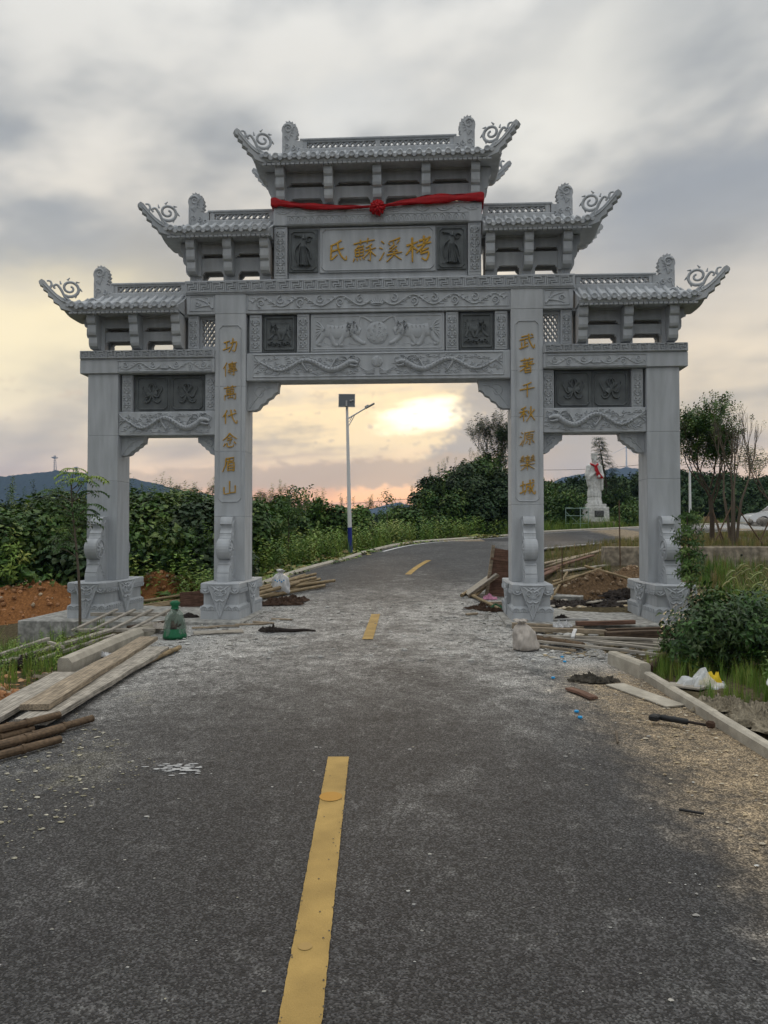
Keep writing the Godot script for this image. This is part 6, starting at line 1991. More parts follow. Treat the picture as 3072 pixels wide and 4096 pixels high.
	patch("heap_weeds", "ferny green weeds by the left inner pedestal", "weeds", [-3.9, -14.7, -3.3, -15.2, -3.2, -16.6, -4.4, -16.4], 60, "weed", M.leaf, FRESH, 0.8, 1.3, 319)

# ---------------------------------------------------------------- built things round about
func hill(called, Z, pts, seed_):
	var p = []
	for q in pts: p.append(px(q[0], q[1], Z))
	p = smooth3(p, 10)
	var fn = FastNoiseLite.new(); fn.seed = seed_; fn.frequency = 0.01; fn.fractal_octaves = 4
	var f2 = FastNoiseLite.new(); f2.seed = seed_ + 1; f2.frequency = 0.08; f2.fractal_octaves = 3
	var rows = []
	for k in 15:
		var t = k / 14.0
		var s = sin(t * PI)
		var line = PackedVector3Array()
		for q in p:
			var h = max(q.y + 6.0, 1.0)
			var y = -6.0 + h * pow(s, 0.8)
			if k != 7: y += fn.get_noise_2d(q.x, t * 900.0) * h * 0.07 * s
			y += f2.get_noise_2d(q.x, t * 400.0) * 2.2 * s
			line.append(Vector3(q.x * (1.0 + (t - 0.5) * 0.25), y, q.z - (t - 0.5) * Z * 0.3))
		rows.append(line)
	var mb = MB.new(); mb.grid(rows, false, true)
	return tag(obj(called, mb, M.hill), "", "", "", "structure")

func slab(called, label, u0, u1, w0, w1, y0, y1):
	# concrete under the pillars, laid in the gateway's axes
	var mb = MB.new()
	mb.box(Vector3((u0 + u1) * 0.5, (y0 + y1) * 0.5 - GY, (w0 + w1) * 0.5), Vector3(u1 - u0, y1 - y0, w1 - w0), 0.012)
	var o = solo(called, mb, M.concrete, label, "slab")
	o.transform = gate_at
	return o

func kerb_run(called, label, pts, w, h, material, cut = 1.0):
	# a row of kerb stones along a line; every stone is a part
	var K = thing(called, label, "kerb", Vector3.ZERO)
	for k in pts.size() - 1:
		var a = pts[k]; var b = pts[k + 1]
		var d = b - a
		var L = d.length()
		var n = max(1, int(round(L / cut)))
		for i in n:
			var c = a + d * (i + 0.5) / n
			var mb = MB.new()
			var l = L / n - 0.008
			mb.at(Transform3D(Basis(Vector3.UP, PI / 2), Vector3.ZERO))
			mb.extrude(P2([-w / 2, -0.1, w / 2, -0.1, w / 2, h * 0.8, w / 2 - 0.02, h, -w / 2 + 0.045, h, -w / 2, h * 0.6]), -l / 2, l / 2)
			var o = obj("kerb_stone", mb, material, K)
			o.position = c
			var f = d.normalized()
			o.basis = Basis(Vector3(f.x, f.y, f.z), Vector3.UP, Vector3(f.x, f.y, f.z).cross(Vector3.UP)) * Basis(Vector3.UP, rng.randf_range(-0.012, 0.012))
	return K

func bar(mb, a: Vector3, b: Vector3, r): mb.tube([a, b], r, r, 6)

func street_lamp():
	var b = px(757, 1190, 25.0); b.y = gh(b.x, b.z)
	var o = thing("street_lamp", "solar street lamp with a white pole and blue foot beyond the gateway", "street lamp", b)
	var H = px(750, 900, 25.0).y - b.y
	var lean = -0.11
	var P = func(t): return Vector3(lean * t, H * t, 0)
	var mb = MB.new(); mb.tube([P.call(0.0) - Vector3(0, 0.1, 0), P.call(0.2)], 0.075, 0.07, 12); obj("pole_foot", mb, M.steel_blue, o)
	mb = MB.new(); mb.tube([P.call(0.2), P.call(1.1)], 0.068, 0.042, 12); obj("pole", mb, M.steel_white, o)
	mb = MB.new(); bar(mb, P.call(0.985), P.call(0.985) + Vector3(0.62, 0.36, 0.05), 0.026); bar(mb, P.call(0.92), P.call(0.985) + Vector3(0.26, 0.15, 0.02), 0.016); bar(mb, P.call(0.97) + Vector3(0.05, -0.03, 0), P.call(0.985) + Vector3(0.18, 0.1, 0.0), 0.012); obj("arm", mb, M.steel_white, o)
	mb = MB.new(); mb.at(Transform3D(Basis(Vector3.BACK, 0.5), P.call(0.985) + Vector3(0.75, 0.43, 0.05))); mb.box(Vector3.ZERO, Vector3(0.34, 0.05, 0.16), 0.015); mb.box(Vector3(-0.1, 0.04, 0), Vector3(0.14, 0.05, 0.12), 0.012); obj("lamp_head", mb, M.steel_grey, o)
	var pn = Transform3D(Basis(Vector3.RIGHT, -0.25), P.call(1.1) + Vector3(0, 0.08, 0.06))
	mb = MB.new(); mb.at(pn); mb.box(Vector3.ZERO, Vector3(0.52, 0.42, 0.025), 0.004)
	var pan = obj("solar_panel", mb, M.solar, o)
	mb = MB.new(); mb.at(pn)
	for s in [-1, 1]:
		mb.box(Vector3(s * 0.262, 0, 0), Vector3(0.022, 0.46, 0.04), 0.003); mb.box(Vector3(0, s * 0.218, 0), Vector3(0.5, 0.022, 0.04), 0.003)
	obj("panel_frame", mb, M.steel_grey, pan)
	mb = MB.new(); mb.at(pn); mb.box(Vector3(0.13, -0.02, 0.03), Vector3(0.07, 0.06, 0.03), 0.005); mb.box(Vector3(0.2, 0.0, 0.03), Vector3(0.05, 0.05, 0.03), 0.005); mb.tube([Vector3(-0.01, -0.22, 0.03), Vector3(-0.01, -0.02, 0.03)], 0.03, 0.03, 8); obj("junction_box", mb, M.plastic_white if false else M.steel_grey, pan)

func sdf_statue(q: Vector3, bones) -> float:
	var d = 1e3
	for b in bones:
		var a = b[0]; var ab = b[1] - a
		var t = clamp((q - a).dot(ab) / max(ab.length_squared(), 1e-6), 0.0, 1.0)
		var v = (q - a - ab * t) / b[4]
		var e = (v.length() - lerp(b[2], b[3], t)) * min(b[4].x, b[4].z)
		var k = 0.07
		var h = clamp(0.5 + 0.5 * (d - e) / k, 0.0, 1.0)
		d = lerp(d, e, h) - k * h * (1.0 - h)
	return d

func surface_nets(lo: Vector3, cell, nx, ny, nz, fn: Callable) -> MB:
	var val = PackedFloat32Array(); val.resize(nx * ny * nz)
	for k in nz:
		for j in ny:
			for i in nx:
				val[(k * ny + j) * nx + i] = fn.call(lo + Vector3(i, j, k) * cell)
	var mb = MB.new()
	var vid = {}
	var pts = {}
	for k in nz - 1:
		for j in ny - 1:
			for i in nx - 1:
				var m = 0
				var acc = Vector3.ZERO; var cnt = 0
				var cv = []
				for c in 8:
					cv.append(val[((k + (c >> 2)) * ny + j + ((c >> 1) & 1)) * nx + i + (c & 1)])
					if cv[c] < 0: m |= 1 << c
				if m == 0 or m == 255: continue
				for e in [[0, 1], [2, 3], [4, 5], [6, 7], [0, 2], [1, 3], [4, 6], [5, 7], [0, 4], [1, 5], [2, 6], [3, 7]]:
					if (cv[e[0]] < 0) == (cv[e[1]] < 0): continue
					var t = cv[e[0]] / (cv[e[0]] - cv[e[1]])
					var a = Vector3(e[0] & 1, (e[0] >> 1) & 1, e[0] >> 2); var b = Vector3(e[1] & 1, (e[1] >> 1) & 1, e[1] >> 2)
					acc += a.lerp(b, t); cnt += 1
				pts[(k * ny + j) * nx + i] = lo + (Vector3(i, j, k) + acc / cnt) * cell
	var nrm = func(p):
		var e = cell * 0.5
		return Vector3(fn.call(p + Vector3(e, 0, 0)) - fn.call(p - Vector3(e, 0, 0)), fn.call(p + Vector3(0, e, 0)) - fn.call(p - Vector3(0, e, 0)), fn.call(p + Vector3(0, 0, e)) - fn.call(p - Vector3(0, 0, e))).normalized()
	var ns = {}
	for id in pts: ns[id] = nrm.call(pts[id])
	var sy = nx; var sz = nx * ny
	for id in pts:
		var i = id % nx; var j = (id / nx) % ny; var k = id / sz
		var v0 = val[id]
		for ax in 3:
			var st = [1, sy, sz][ax]
			if [i, j, k][ax] + 1 >= [nx, ny, nz][ax]: continue
			if (v0 < 0) == (val[id + st] < 0): continue
			var o1 = [sy, sz, 1][ax]; var o2 = [sz, 1, sy][ax]
			var q = [id, id - o1, id - o1 - o2, id - o2]
			if not (pts.has(q[1]) and pts.has(q[2]) and pts.has(q[3])): continue
			if v0 > 0: q = [q[0], q[3], q[2], q[1]]
			mb.put(pts[q[0]], pts[q[1]], pts[q[2]], ns[q[0]], ns[q[1]], ns[q[2]])
			mb.put(pts[q[0]], pts[q[2]], pts[q[3]], ns[q[0]], ns[q[2]], ns[q[3]])
	return mb

func statue():
	var b = px(1284, 1127, 42.0)
	var o = thing("statue", "white stone statue of a robed scholar in a tall cap on a pedestal", "statue", b)
	var mb = MB.new()
	mb.loft([[-0.35, 0.9, 0.9], [-0.02, 0.9, 0.9], [0.0, 0.88, 0.88]]); obj("platform", mb, M.wall_concrete, o)
	mb = MB.new(); mb.loft([[0.0, 0.66, 0.6], [0.78, 0.64, 0.58], [0.8, 0.62, 0.56]]); obj("pedestal", mb, M.white_stone, o)
	mb = MB.new(); mb.loft([[0.8, 0.53, 0.48], [0.95, 0.53, 0.48], [0.97, 0.51, 0.46]]); obj("plinth", mb, M.white_stone, o)
	mb = MB.new(); mb.box(Vector3(0.1, 0.42, 0.595), Vector3(0.5, 0.36, 0.025), 0.005)
	var pq = obj("plaque", mb, M.plaque_black, o)
	mb = MB.new()
	for r in 7:   # lines too fine to read
		for c in 9:
			if (r * 5 + c * 3) % 7 == 0: continue
			mb.box(Vector3(-0.09 + c * 0.047, 0.56 - r * 0.042 - (0.01 if r > 0 else 0.0), 0.6085), Vector3(0.03, 0.016 if r > 0 else 0.03, 0.002))
	obj("inscription", mb, M.steel_grey, pq)
	# figure, 2.85 m, feet at 0.97
	var S = Vector3.ONE
	var f = 0.97
	var V = func(x, y, z): return Vector3(x, y, z)
	var bones = [
		[V.call(0, f + 0.12, 0), V.call(0, f + 0.55, 0), 0.44, 0.40, Vector3(1, 1, 0.8)],
		[V.call(0, f + 0.05, 0.02), V.call(0, f + 0.06, 0.02), 0.46, 0.46, Vector3(1, 0.5, 0.85)],
		[V.call(0, f + 0.5, 0), V.call(0, f + 1.5, 0.02), 0.40, 0.35, Vector3(1, 1, 0.75)],
		[V.call(0, f + 1.5, 0.0), V.call(0, f + 2.05, 0.0), 0.36, 0.26, Vector3(1, 1, 0.72)],
		[V.call(-0.28, f + 2.08, 0.0), V.call(0.28, f + 2.08, 0.0), 0.15, 0.15, Vector3(1, 1, 0.9)],
		[V.call(-0.34, f + 2.05, 0.0), V.call(-0.43, f + 1.6, 0.06), 0.15, 0.16, S],
		[V.call(-0.43, f + 1.6, 0.06), V.call(-0.38, f + 1.05, 0.12), 0.16, 0.10, Vector3(0.8, 1, 1)],
		[V.call(0.34, f + 2.05, 0.0), V.call(0.42, f + 1.55, 0.08), 0.15, 0.16, S],
		[V.call(0.42, f + 1.55, 0.08), V.call(0.18, f + 1.52, 0.32), 0.15, 0.11, S],
		[V.call(0.38, f + 1.5, 0.2), V.call(0.42, f + 0.85, 0.18), 0.15, 0.13, Vector3(0.75, 1, 1)],
		[V.call(-0.38, f + 1.4, 0.16), V.call(-0.02, f + 1.72, 0.33), 0.10, 0.06, S],
		[V.call(0.0, f + 2.15, 0.03), V.call(0.0, f + 2.35, 0.05), 0.10, 0.09, S],
		[V.call(0.0, f + 2.42, 0.06), V.call(0.0, f + 2.5, 0.06), 0.145, 0.15, Vector3(0.9, 1, 1)],
		[V.call(0.0, f + 2.44, 0.2), V.call(0.0, f + 2.4, 0.225), 0.02, 0.03, S],
		[V.call(0.0, f + 2.33, 0.16), V.call(0.0, f + 2.16, 0.17), 0.05, 0.02, Vector3(1.4, 1, 1)],
		[V.call(-0.145, f + 2.45, 0.05), V.call(-0.145, f + 2.4, 0.05), 0.03, 0.025, S],
		[V.call(0.145, f + 2.45, 0.05), V.call(0.145, f + 2.4, 0.05), 0.03, 0.025, S],
	]
	var field = func(q):
		var d = sdf_statue(q, bones)
		var y = q.y - f
		var a = atan2(q.x, q.z)
		if y < 1.5:   # folds of the gown
			d += sin(a * 11.0 + y * 1.3) * 0.016 * smoothstep(1.5, 0.6, y)
		if abs(y - 0.36) < 0.05: d += 0.03 * (1.0 - abs(y - 0.36) / 0.05)      # hem over the under-robe
		d += 0.012 * exp(-pow((q.x * 0.9 + (y - 1.05) * 0.75) / 0.03, 2.0)) * (1.0 if q.z > 0 and y < 1.5 and y > 0.6 else 0.0)
		return d
	var fig = surface_nets(Vector3(-0.66, f - 0.06, -0.5), 0.034, 40, 84, 32, field)
	obj("figure", fig, M.white_stone, o).scale.x = 0.9
	mb = MB.new()
	mb.at(Transform3D(Basis.from_scale(Vector3(1, 1, 0.95)), Vector3(0, f + 2.5, 0.05)))
	mb.lathe([[0.165, 0.0], [0.17, 0.1], [0.16, 0.105], [0.165, 0.12], [0.185, 0.3], [0.17, 0.32], [0.0, 0.325]], 16)
	obj("cap", mb, M.white_stone, o)
	mb = MB.new()
	for s in [-1, 1]:
		mb.tube([Vector3(s * 0.05 - 0.035 * s, f + 2.475, 0.198), Vector3(s * 0.085, f + 2.47, 0.185)], 0.014, 0.01, 5)
		mb.tube([Vector3(s * 0.02, f + 2.37, 0.205), Vector3(s * 0.075, f + 2.345, 0.18)], 0.012, 0.006, 5)
	obj("face_lines", mb, M.plaque_black if false else M.white_stone, o)
	# red scarf on the statue: a thing laid over it
	var sc = thing("red_scarf", "red silk scarf knotted round the white statue's neck", "scarf", b + Vector3(0, f, 0))
	mb = MB.new()
	mb.tube(smooth3([Vector3(-0.2, 2.2, 0.02), Vector3(-0.14, 2.18, 0.17), Vector3(0.0, 2.1, 0.24), Vector3(0.14, 2.18, 0.17), Vector3(0.2, 2.22, 0.0), Vector3(0.12, 2.26, -0.12), Vector3(-0.12, 2.26, -0.12), Vector3(-0.2, 2.2, 0.02)], 4), 0.055, 0.055, 8, false)
	obj("collar", mb, M.red_silk, sc)
	var rows = []
	for i in 14:
		var t = i / 13.0
		var line = PackedVector3Array()
		for j in 9:
			var s = (j / 8.0 - 0.5)
			line.append(Vector3(0.02 + 0.26 * t * t + s * (0.14 + 0.2 * t), 2.12 - 0.72 * t, 0.27 + 0.12 * sin(t * 2.2) + 0.03 * sin(j * 1.9 + i * 0.3)))
		rows.append(line)
	mb = MB.new(); mb.grid(rows, false, false)
	for i in 13: mb.quad(rows[i][0], rows[i + 1][0], rows[i + 1][0] - Vector3(0, 0, 0.03), rows[i][0] - Vector3(0, 0, 0.03))
	obj("hanging_end", mb, M.red_silk, sc)

func scaffold():
	var b = px(1244, 1141, 39.5); b.y = gh(b.x, b.z)
	var o = thing("scaffold_tower", "low green steel scaffold tower standing beside the statue pedestal", "scaffold", b)
	var r = 0.02; var H = 1.15
	var c = [Vector3(-0.6, 0, 0.3), Vector3(0.12, 0, 0.45), Vector3(0.6, 0, 0.2), Vector3(-0.15, 0, -0.3)]
	for k in 4:
		var mb = MB.new(); bar(mb, c[k] - Vector3(0, 0.1, 0), c[k] + Vector3(0, H, 0), r); obj("upright", mb, M.scaffold_steel, o)
		mb = MB.new()
		for h in [0.35, 0.75, H - 0.04]: bar(mb, c[k] + Vector3(0, h, 0), c[(k + 1) % 4] + Vector3(0, h, 0), r * 0.8)
		obj("rails", mb, M.scaffold_steel, o)
	for q in [[0, 1], [2, 3]]:
		var mb = MB.new(); bar(mb, c[q[0]] + Vector3(0, H - 0.2, 0), c[q[1]] + Vector3(0, 0.25, 0), r * 0.7); obj("brace", mb, M.scaffold_steel, o)
	var mb = MB.new(); mb.box(Vector3(-0.05, H + 0.01, 0.1), Vector3(1.1, 0.03, 0.45), 0.004); obj("deck_board", mb, M.scaffold_steel, o)

func wind_turbine():
	var Z = 1990.0; var m = Z / 1640.0
	var b = px(1354.5, 1018, Z)
	var o = thing("wind_turbine", "white three-bladed wind turbine on the blue hill", "wind turbine", b)
	var hub = px(1353.7, 966, Z) - b
	var mb = MB.new(); mb.tube([Vector3(0, -8, 0), hub], 2.6, 1.6, 10); obj("tower", mb, M.steel_white, o)
	mb = MB.new(); mb.box(hub + Vector3(1, 1, -1.0), Vector3(3.6, 3.4, 8.0), 0.5); mb.at(Transform3D(Basis(), hub + Vector3(0, 1, 4.0))); mb.lathe([[0.0, -1.6], [1.6, -1.0], [1.8, 0.0], [1.4, 1.2], [0.0, 1.8]], 10); obj("nacelle", mb, M.steel_white, o)
	for e in [[-31, -15], [21, -19], [3, 30]]:
		var d = Vector3(e[0] * m, e[1] * m, 0)
		mb = MB.new(); mb.tube(smooth3([hub + Vector3(0, 1, 4), hub + Vector3(0, 1, 4) + d * 0.25, hub + Vector3(0, 1, 4) + d], 3), 1.25, 0.35, 6); obj("blade", mb, M.steel_white, o)

func mast(xd, y0, y1, Z, label, wide):
	var b = px(xd, y0, Z); var t = px(xd, y1, Z) - b
	var o = thing("radio_mast", label, "mast", b)
	var mb = MB.new()
	for s in [[-1, -1], [1, -1], [0, 1]]: mb.tube([Vector3(s[0] * wide, -6, s[1] * wide), Vector3(s[0] * wide * 0.3, t.y, s[1] * wide * 0.3)], 0.7, 0.5, 5)
	for k in 8: mb.box(Vector3(0, t.y * (k + 0.5) / 8.0, 0), Vector3(wide * 1.6, 0.6, wide * 1.2))
	obj("lattice_tower", mb, M.steel_grey, o)
	mb = MB.new(); mb.box(Vector3(0, t.y * 0.86, 0), Vector3(wide * 3.2, 2.4, wide * 3.0), 0.4); obj("platform", mb, M.steel_grey, o)

func car():
	var b = px(1609, 1127, 46.0); b.y = gh(b.x + 1.0, b.z) + 0.02
	var o = thing("parked_car", "white car parked behind the rubble at the edge of the wood", "car", b, -0.12)
	var side = smooth2([0.0, 0.32, 0.02, 0.52, 0.12, 0.7, 0.5, 0.84, 1.15, 0.94, 1.75, 1.36, 2.1, 1.48, 2.9, 1.5, 3.5, 1.38, 3.95, 1.06, 4.3, 0.98, 4.4, 0.7, 4.38, 0.35], 4)
	var low = side.duplicate()
	for q in [[3.75, 0.28], [3.7, 0.5], [3.5, 0.64], [3.3, 0.64], [3.1, 0.5], [3.05, 0.28], [1.15, 0.28], [1.1, 0.5], [0.9, 0.64], [0.7, 0.64], [0.5, 0.5], [0.45, 0.28]]: low.append(Vector2(q[0], q[1]))
	var mb = MB.new(); mb.extrude(low, -0.86, 0.86); obj("body", mb, M.car_paint, o)
	mb = MB.new(); mb.extrude(P2([1.32, 0.98, 1.82, 1.34, 2.15, 1.41, 2.45, 1.42, 2.45, 0.98]), -0.865, 0.865); obj("side_window", mb, M.car_glass, o)
	mb = MB.new(); mb.extrude(P2([2.53, 0.98, 2.53, 1.42, 2.95, 1.42, 3.4, 1.3, 3.7, 1.0]), -0.865, 0.865); obj("side_window", mb, M.car_glass, o)
	mb = MB.new(); mb.quad(Vector3(1.19, 0.975, 0.72), Vector3(1.73, 1.365, 0.6), Vector3(1.73, 1.365, -0.6), Vector3(1.19, 0.975, -0.72)); obj("windscreen", mb, M.car_glass, o)
	for s in [-1, 1]:
		mb = MB.new(); mb.box(Vector3(0.14, 0.62, s * 0.66), Vector3(0.2, 0.12, 0.3), 0.04); obj("headlight", mb, M.steel_white, o)
		mb = MB.new(); mb.box(Vector3(1.45, 1.02, s * 0.95), Vector3(0.12, 0.14, 0.18), 0.03); obj("wing_mirror", mb, M.car_paint, o)
		for x in [0.8, 3.4]:
			var w = Node3D.new(); w.name = "wheel"; o.add_child(w, true)
			w.position = Vector3(x, 0.31, s * 0.78)
			mb = MB.new(); mb.at(Transform3D(Basis(Vector3.RIGHT, PI / 2), Vector3(0, 0, -0.1))); mb.lathe([[0.2, 0.0], [0.3, 0.0], [0.315, 0.03], [0.315, 0.17], [0.3, 0.2], [0.2, 0.2]], 20); obj("tyre", mb, M.rubber, w)
			mb = MB.new(); mb.at(Transform3D(Basis(Vector3.RIGHT, PI / 2), Vector3(0, 0, -0.09))); mb.lathe([[0.0, 0.0], [0.2, 0.0], [0.2, 0.18], [0.08, 0.15], [0.0, 0.16]], 14); obj("rim", mb, M.steel_grey, w)

func rock_mesh(rg, r):
	var mb = MB.new()
	var rows = []
	for i in 5:
		var line = PackedVector3Array()
		var v = PI * i / 4.0
		for j in 7:
			var a = TAU * j / 7.0
			var q = r * rg.randf_range(0.72, 1.15)
			line.append(Vector3(sin(v) * cos(a) * q, -cos(v) * q * 0.7, -sin(v) * sin(a) * q))
		rows.append(line)
	for j in 7: rows[0][j] = rows[0][0]; rows[4][j] = rows[4][0]
	for i in 4:
		for j in 7:
			var k = (j + 1) % 7
			mb.tri(rows[i][j], rows[i][k], rows[i + 1][k]); mb.tri(rows[i][j], rows[i + 1][k], rows[i + 1][j])
	return mb.mesh()

func build_surroundings():
	hill("hills_left", 1500.0, [[-420, 1060], [-250, 1050], [-100, 1040], [0, 1031], [60, 1023], [120, 1019], [190, 1022], [260, 1030], [330, 1045], [400, 1060], [460, 1070], [560, 1085], [640, 1098], [700, 1120]], 4)
	hill("hills_right", 2000.0, [[1060, 1130], [1140, 1084], [1190, 1044], [1230, 1029], [1290, 1019], [1340, 1014], [1390, 1017], [1450, 1025], [1520, 1035], [1700, 1050], [1900, 1060], [2200, 1090]], 9)
	hill("hills_far", 2400.0, [[700, 1125], [760, 1106], [810, 1097], [850, 1087], [880, 1090], [910, 1093], [950, 1084], [990, 1079], [1040, 1085], [1100, 1090], [1180, 1110]], 14)
	wind_turbine()
	mast(117, 1020, 983, 1490.0, "distant radio mast with a platform on the blue hill", 3.0)
	mast(164, 1022, 1008, 1490.0, "short distant mast beside the taller one on the blue hill", 2.0)
	# slabs under the pillars
	slab("concrete_slab", "dusty concrete slab under the two left pillars", -5.85, -2.12, -1.35, 1.2, -0.45, GY)
	slab("concrete_slab", "dusty concrete slab under the two right pillars", 2.12, 5.62, -1.35, 1.2, -0.2, GY)
	var K = []
	for z in [1.4, 0.4, -0.6, -1.6, -2.6, -3.6, -4.6, -5.6, -6.6, -7.6, -8.25]: K.append(Vector3(2.87, 0.0213 * -z + 0.01, z))
	kerb_run("kerb", "pale kerb stones along the sandy right edge of the road", K, 0.12, 0.085, M.kerb, 1.0)
	var mb = MB.new()
	mb.at(Transform3D(Basis(Vector3.UP, PI / 2), Vector3.ZERO)); mb.extrude(P2([-0.065, -0.05, 0.065, -0.05, 0.065, 0.12, 0.045, 0.145, -0.045, 0.145, -0.065, 0.12]), -0.42, 0.42)
	var kb = solo("kerb_stone", mb, M.kerb, "tall loose kerb stone at the end of the right kerb by the battens", "kerb stone", Vector3(2.8, 0.2, -8.75), Vector3(0.02, PI / 2 + 0.2, 0))
	kb.rotation.y = PI / 2 + 0.12
	kerb_run("kerb", "pale kerb stones beside the weeds on the left of the road", [Vector3(-3.66, 0.19, -8.75), Vector3(-3.62, 0.22, -10.0), Vector3(-3.52, 0.25, -11.7)], 0.17, 0.14, M.kerb, 1.25)
	# low kerb along the outside of the bend
	var far = []
	for k in range(22, RL.size() - 9): far.append(RL[k] + (RL[k] - RR[k]).normalized() * 0.1 + Vector3(0, -0.01, 0))
	kerb_run("kerb", "low pale kerb along the outside of the road bend", far, 0.16, 0.09, M.kerb, 2.0)
	# retaining wall
	var wl = thing("retaining_wall", "bare brownish concrete retaining wall behind the right hand bay", "wall", Vector3(5.67, 0.0, -19.67))
	mb = MB.new(); mb.box(Vector3(5.6, 0.82, 0), Vector3(11.2, 1.1, 0.35), 0.015); obj("wall", mb, M.wall_concrete, wl)
	mb = MB.new(); mb.box(Vector3(5.6, 0.1, 0.08), Vector3(11.3, 0.5, 0.6), 0.02); obj("footing", mb, M.wall_concrete, wl)
	for x in [2.6, 3.5, 5.2, 6.9]:
		mb = MB.new(); mb.at(Transform3D(Basis(Vector3.RIGHT, PI / 2), Vector3(x, 1.16, 0.16))); mb.lathe([[0.028, 0.0], [0.028, 0.03], [0.0, 0.031]], 10); obj("weep_pipe", mb, M.black, wl)
	# concrete pad beyond the right inner pillar
	mb = MB.new(); mb.box(Vector3.ZERO, Vector3(1.3, 0.1, 1.6), 0.01)
	solo("concrete_pad", mb, M.concrete, "pale concrete pad behind the right inner pillar", "slab", Vector3(3.6, gh(3.6, -16.2) + 0.02, -16.2), Vector3(0.03, -0.3, 0))
	street_lamp()
	statue()
	scaffold()
	var lp = px(1491, 1116, 48.0); lp.y = gh(lp.x, lp.z)
	var lt = px(1489, 1008, 48.0).y - lp.y
	var po = thing("lamp_post", "plain white post standing before the wood on the right", "post", lp)
	mb = MB.new(); mb.tube([Vector3(0, -0.1, 0), Vector3(0, lt, 0)], 0.09, 0.06, 10); obj("post", mb, M.steel_white, po)
	mb = MB.new(); mb.box(Vector3(0, 0.03, 0), Vector3(0.35, 0.06, 0.35), 0.01); obj("base_plate", mb, M.steel_white, po)
	car()
	var rg = RandomNumberGenerator.new(); rg.seed = 66
	var rp = px(1646, 1123, 44.0); rp.y = gh(rp.x, rp.z)
	var rub = thing("rubble_pile", "pile of broken stone in front of the parked white car", "rubble", rp)
	for k in 26:
		var o = obj("stone", rock_mesh(rg, rg.randf_range(0.12, 0.26)), M.rubble, rub)
		var h = rg.randf_range(0.0, 0.55)
		o.position = Vector3(rg.randfn(0.0, 0.42 * (1.0 - h)), h, rg.randfn(0.0, 0.3 * (1.0 - h)))
		o.rotation = Vector3(rg.randf() * 6, rg.randf() * 6, rg.randf() * 6)
	# overhead wires
	for q in [[1480, 992, 1720, 972], [1480, 1003, 1720, 984], [1480, 1009, 1720, 992], [1150, 1015, 1420, 1000], [540, 1098, 1000, 1066], [540, 1106, 1000, 1082]]:
		var a = px(q[0], q[1], 90.0); var b = px(q[2], q[3], 80.0)
		var path = []
		for k in 9:
			var t = k / 8.0
			path.append(a.lerp(b, t) - Vector3(0, sin(t * PI) * 0.25, 0))
		mb = MB.new(); mb.tube(path, 0.022, 0.022, 4)
		solo("overhead_wire", mb, M.black, "thin dark power line crossing the sky above the far trees", "power line", Vector3.ZERO, Vector3.ZERO, "power lines")

# ---------------------------------------------------------------- builders' leavings
func pole(called, label, a: Vector3, b: Vector3, r, material, group = "", cat = "pole", knots = true):
	# a round pole lying from a to b; bamboo swells at its joints
	var mb = MB.new()
	var L = (b - a).length()
	var n = int(max(3, L / 0.28)) if knots else 2
	var path = []
	for k in n + 1: path.append(Vector3(L * k / n, 0, 0))
	mb.tube(path, r, r * 0.88, 8)
	if knots:
		for k in range(1, n):
			var d = Vector3(0.012, 0, 0)
			mb.tube([path[k] - d, path[k], path[k] + d], r * 1.1, r * 1.05, 8, false)
	var o = solo(called, mb, material, label, cat, a, Vector3.ZERO, group)
	var f = (b - a).normalized()
	var s = f.cross(Vector3.UP if abs(f.y) < 0.95 else Vector3.RIGHT).normalized()
	o.basis = Basis(f, s.cross(f), s)
	return o

func plank(called, label, a: Vector3, b: Vector3, w, t, material, group = "", roll = 0.0, cat = "plank"):
	var d = b - a
	var f = d.normalized()
	var s = f.cross(Vector3.UP).normalized()
	var u = s.cross(f)
	var mb = MB.new()
	var rg = RandomNumberGenerator.new(); rg.seed = hash(called + label) % 9999 + int(a.x * 91 + a.z * 37)
	var L = d.length()
	# slightly bowed and worn: lofted from short lengths
	var n = max(2, int(L / 0.45))
	var rows = []
	for k in n + 1:
		var x = L * k / n
		var bow = sin(PI * k / n) * rg.randf_range(-0.006, 0.012)
		var hw = w * 0.5 * rg.randf_range(0.96, 1.03); var ht = t * 0.5
		rows.append([Vector3(x, bow + ht, -hw + 0.004), Vector3(x, bow + ht, hw - 0.004), Vector3(x, bow + ht - 0.004, hw), Vector3(x, bow - ht, hw), Vector3(x, bow - ht, -hw), Vector3(x, bow + ht - 0.004, -hw)])
	for k in n:
		for j in 6:
			var i = (j + 1) % 6
			mb.quad(rows[k][j], rows[k][i], rows[k + 1][i], rows[k + 1][j])
	mb.quad(rows[0][5], rows[0][4], rows[0][3], rows[0][2]); mb.quad(rows[0][5], rows[0][2], rows[0][1], rows[0][0])
	mb.quad(rows[n][2], rows[n][3], rows[n][4], rows[n][5]); mb.quad(rows[n][0], rows[n][1], rows[n][2], rows[n][5])
	var o = solo(called, mb, material, label, cat, a, Vector3.ZERO, group)
	o.basis = Basis(f, u, s) * Basis(Vector3.RIGHT, roll)
	return o

func G3(xd, yd, dy = 0.0):
	# where the line of sight through that point of the photograph meets the ground
	var d = px(xd, yd, 1.0) - Vector3(0, 1.8, 0)
	var lo = 1.0; var t = 2.0
	while t < 60.0:
		var p = Vector3(0, 1.8, 0) + d * t
		if p.y < top(p.x, p.z) + dy: break
		lo = t; t *= 1.03
	for k in 12:
		var m = (lo + t) * 0.5
		var p = Vector3(0, 1.8, 0) + d * m
		if p.y < top(p.x, p.z) + dy: t = m
		else: lo = m
	return Vector3(0, 1.8, 0) + d * t

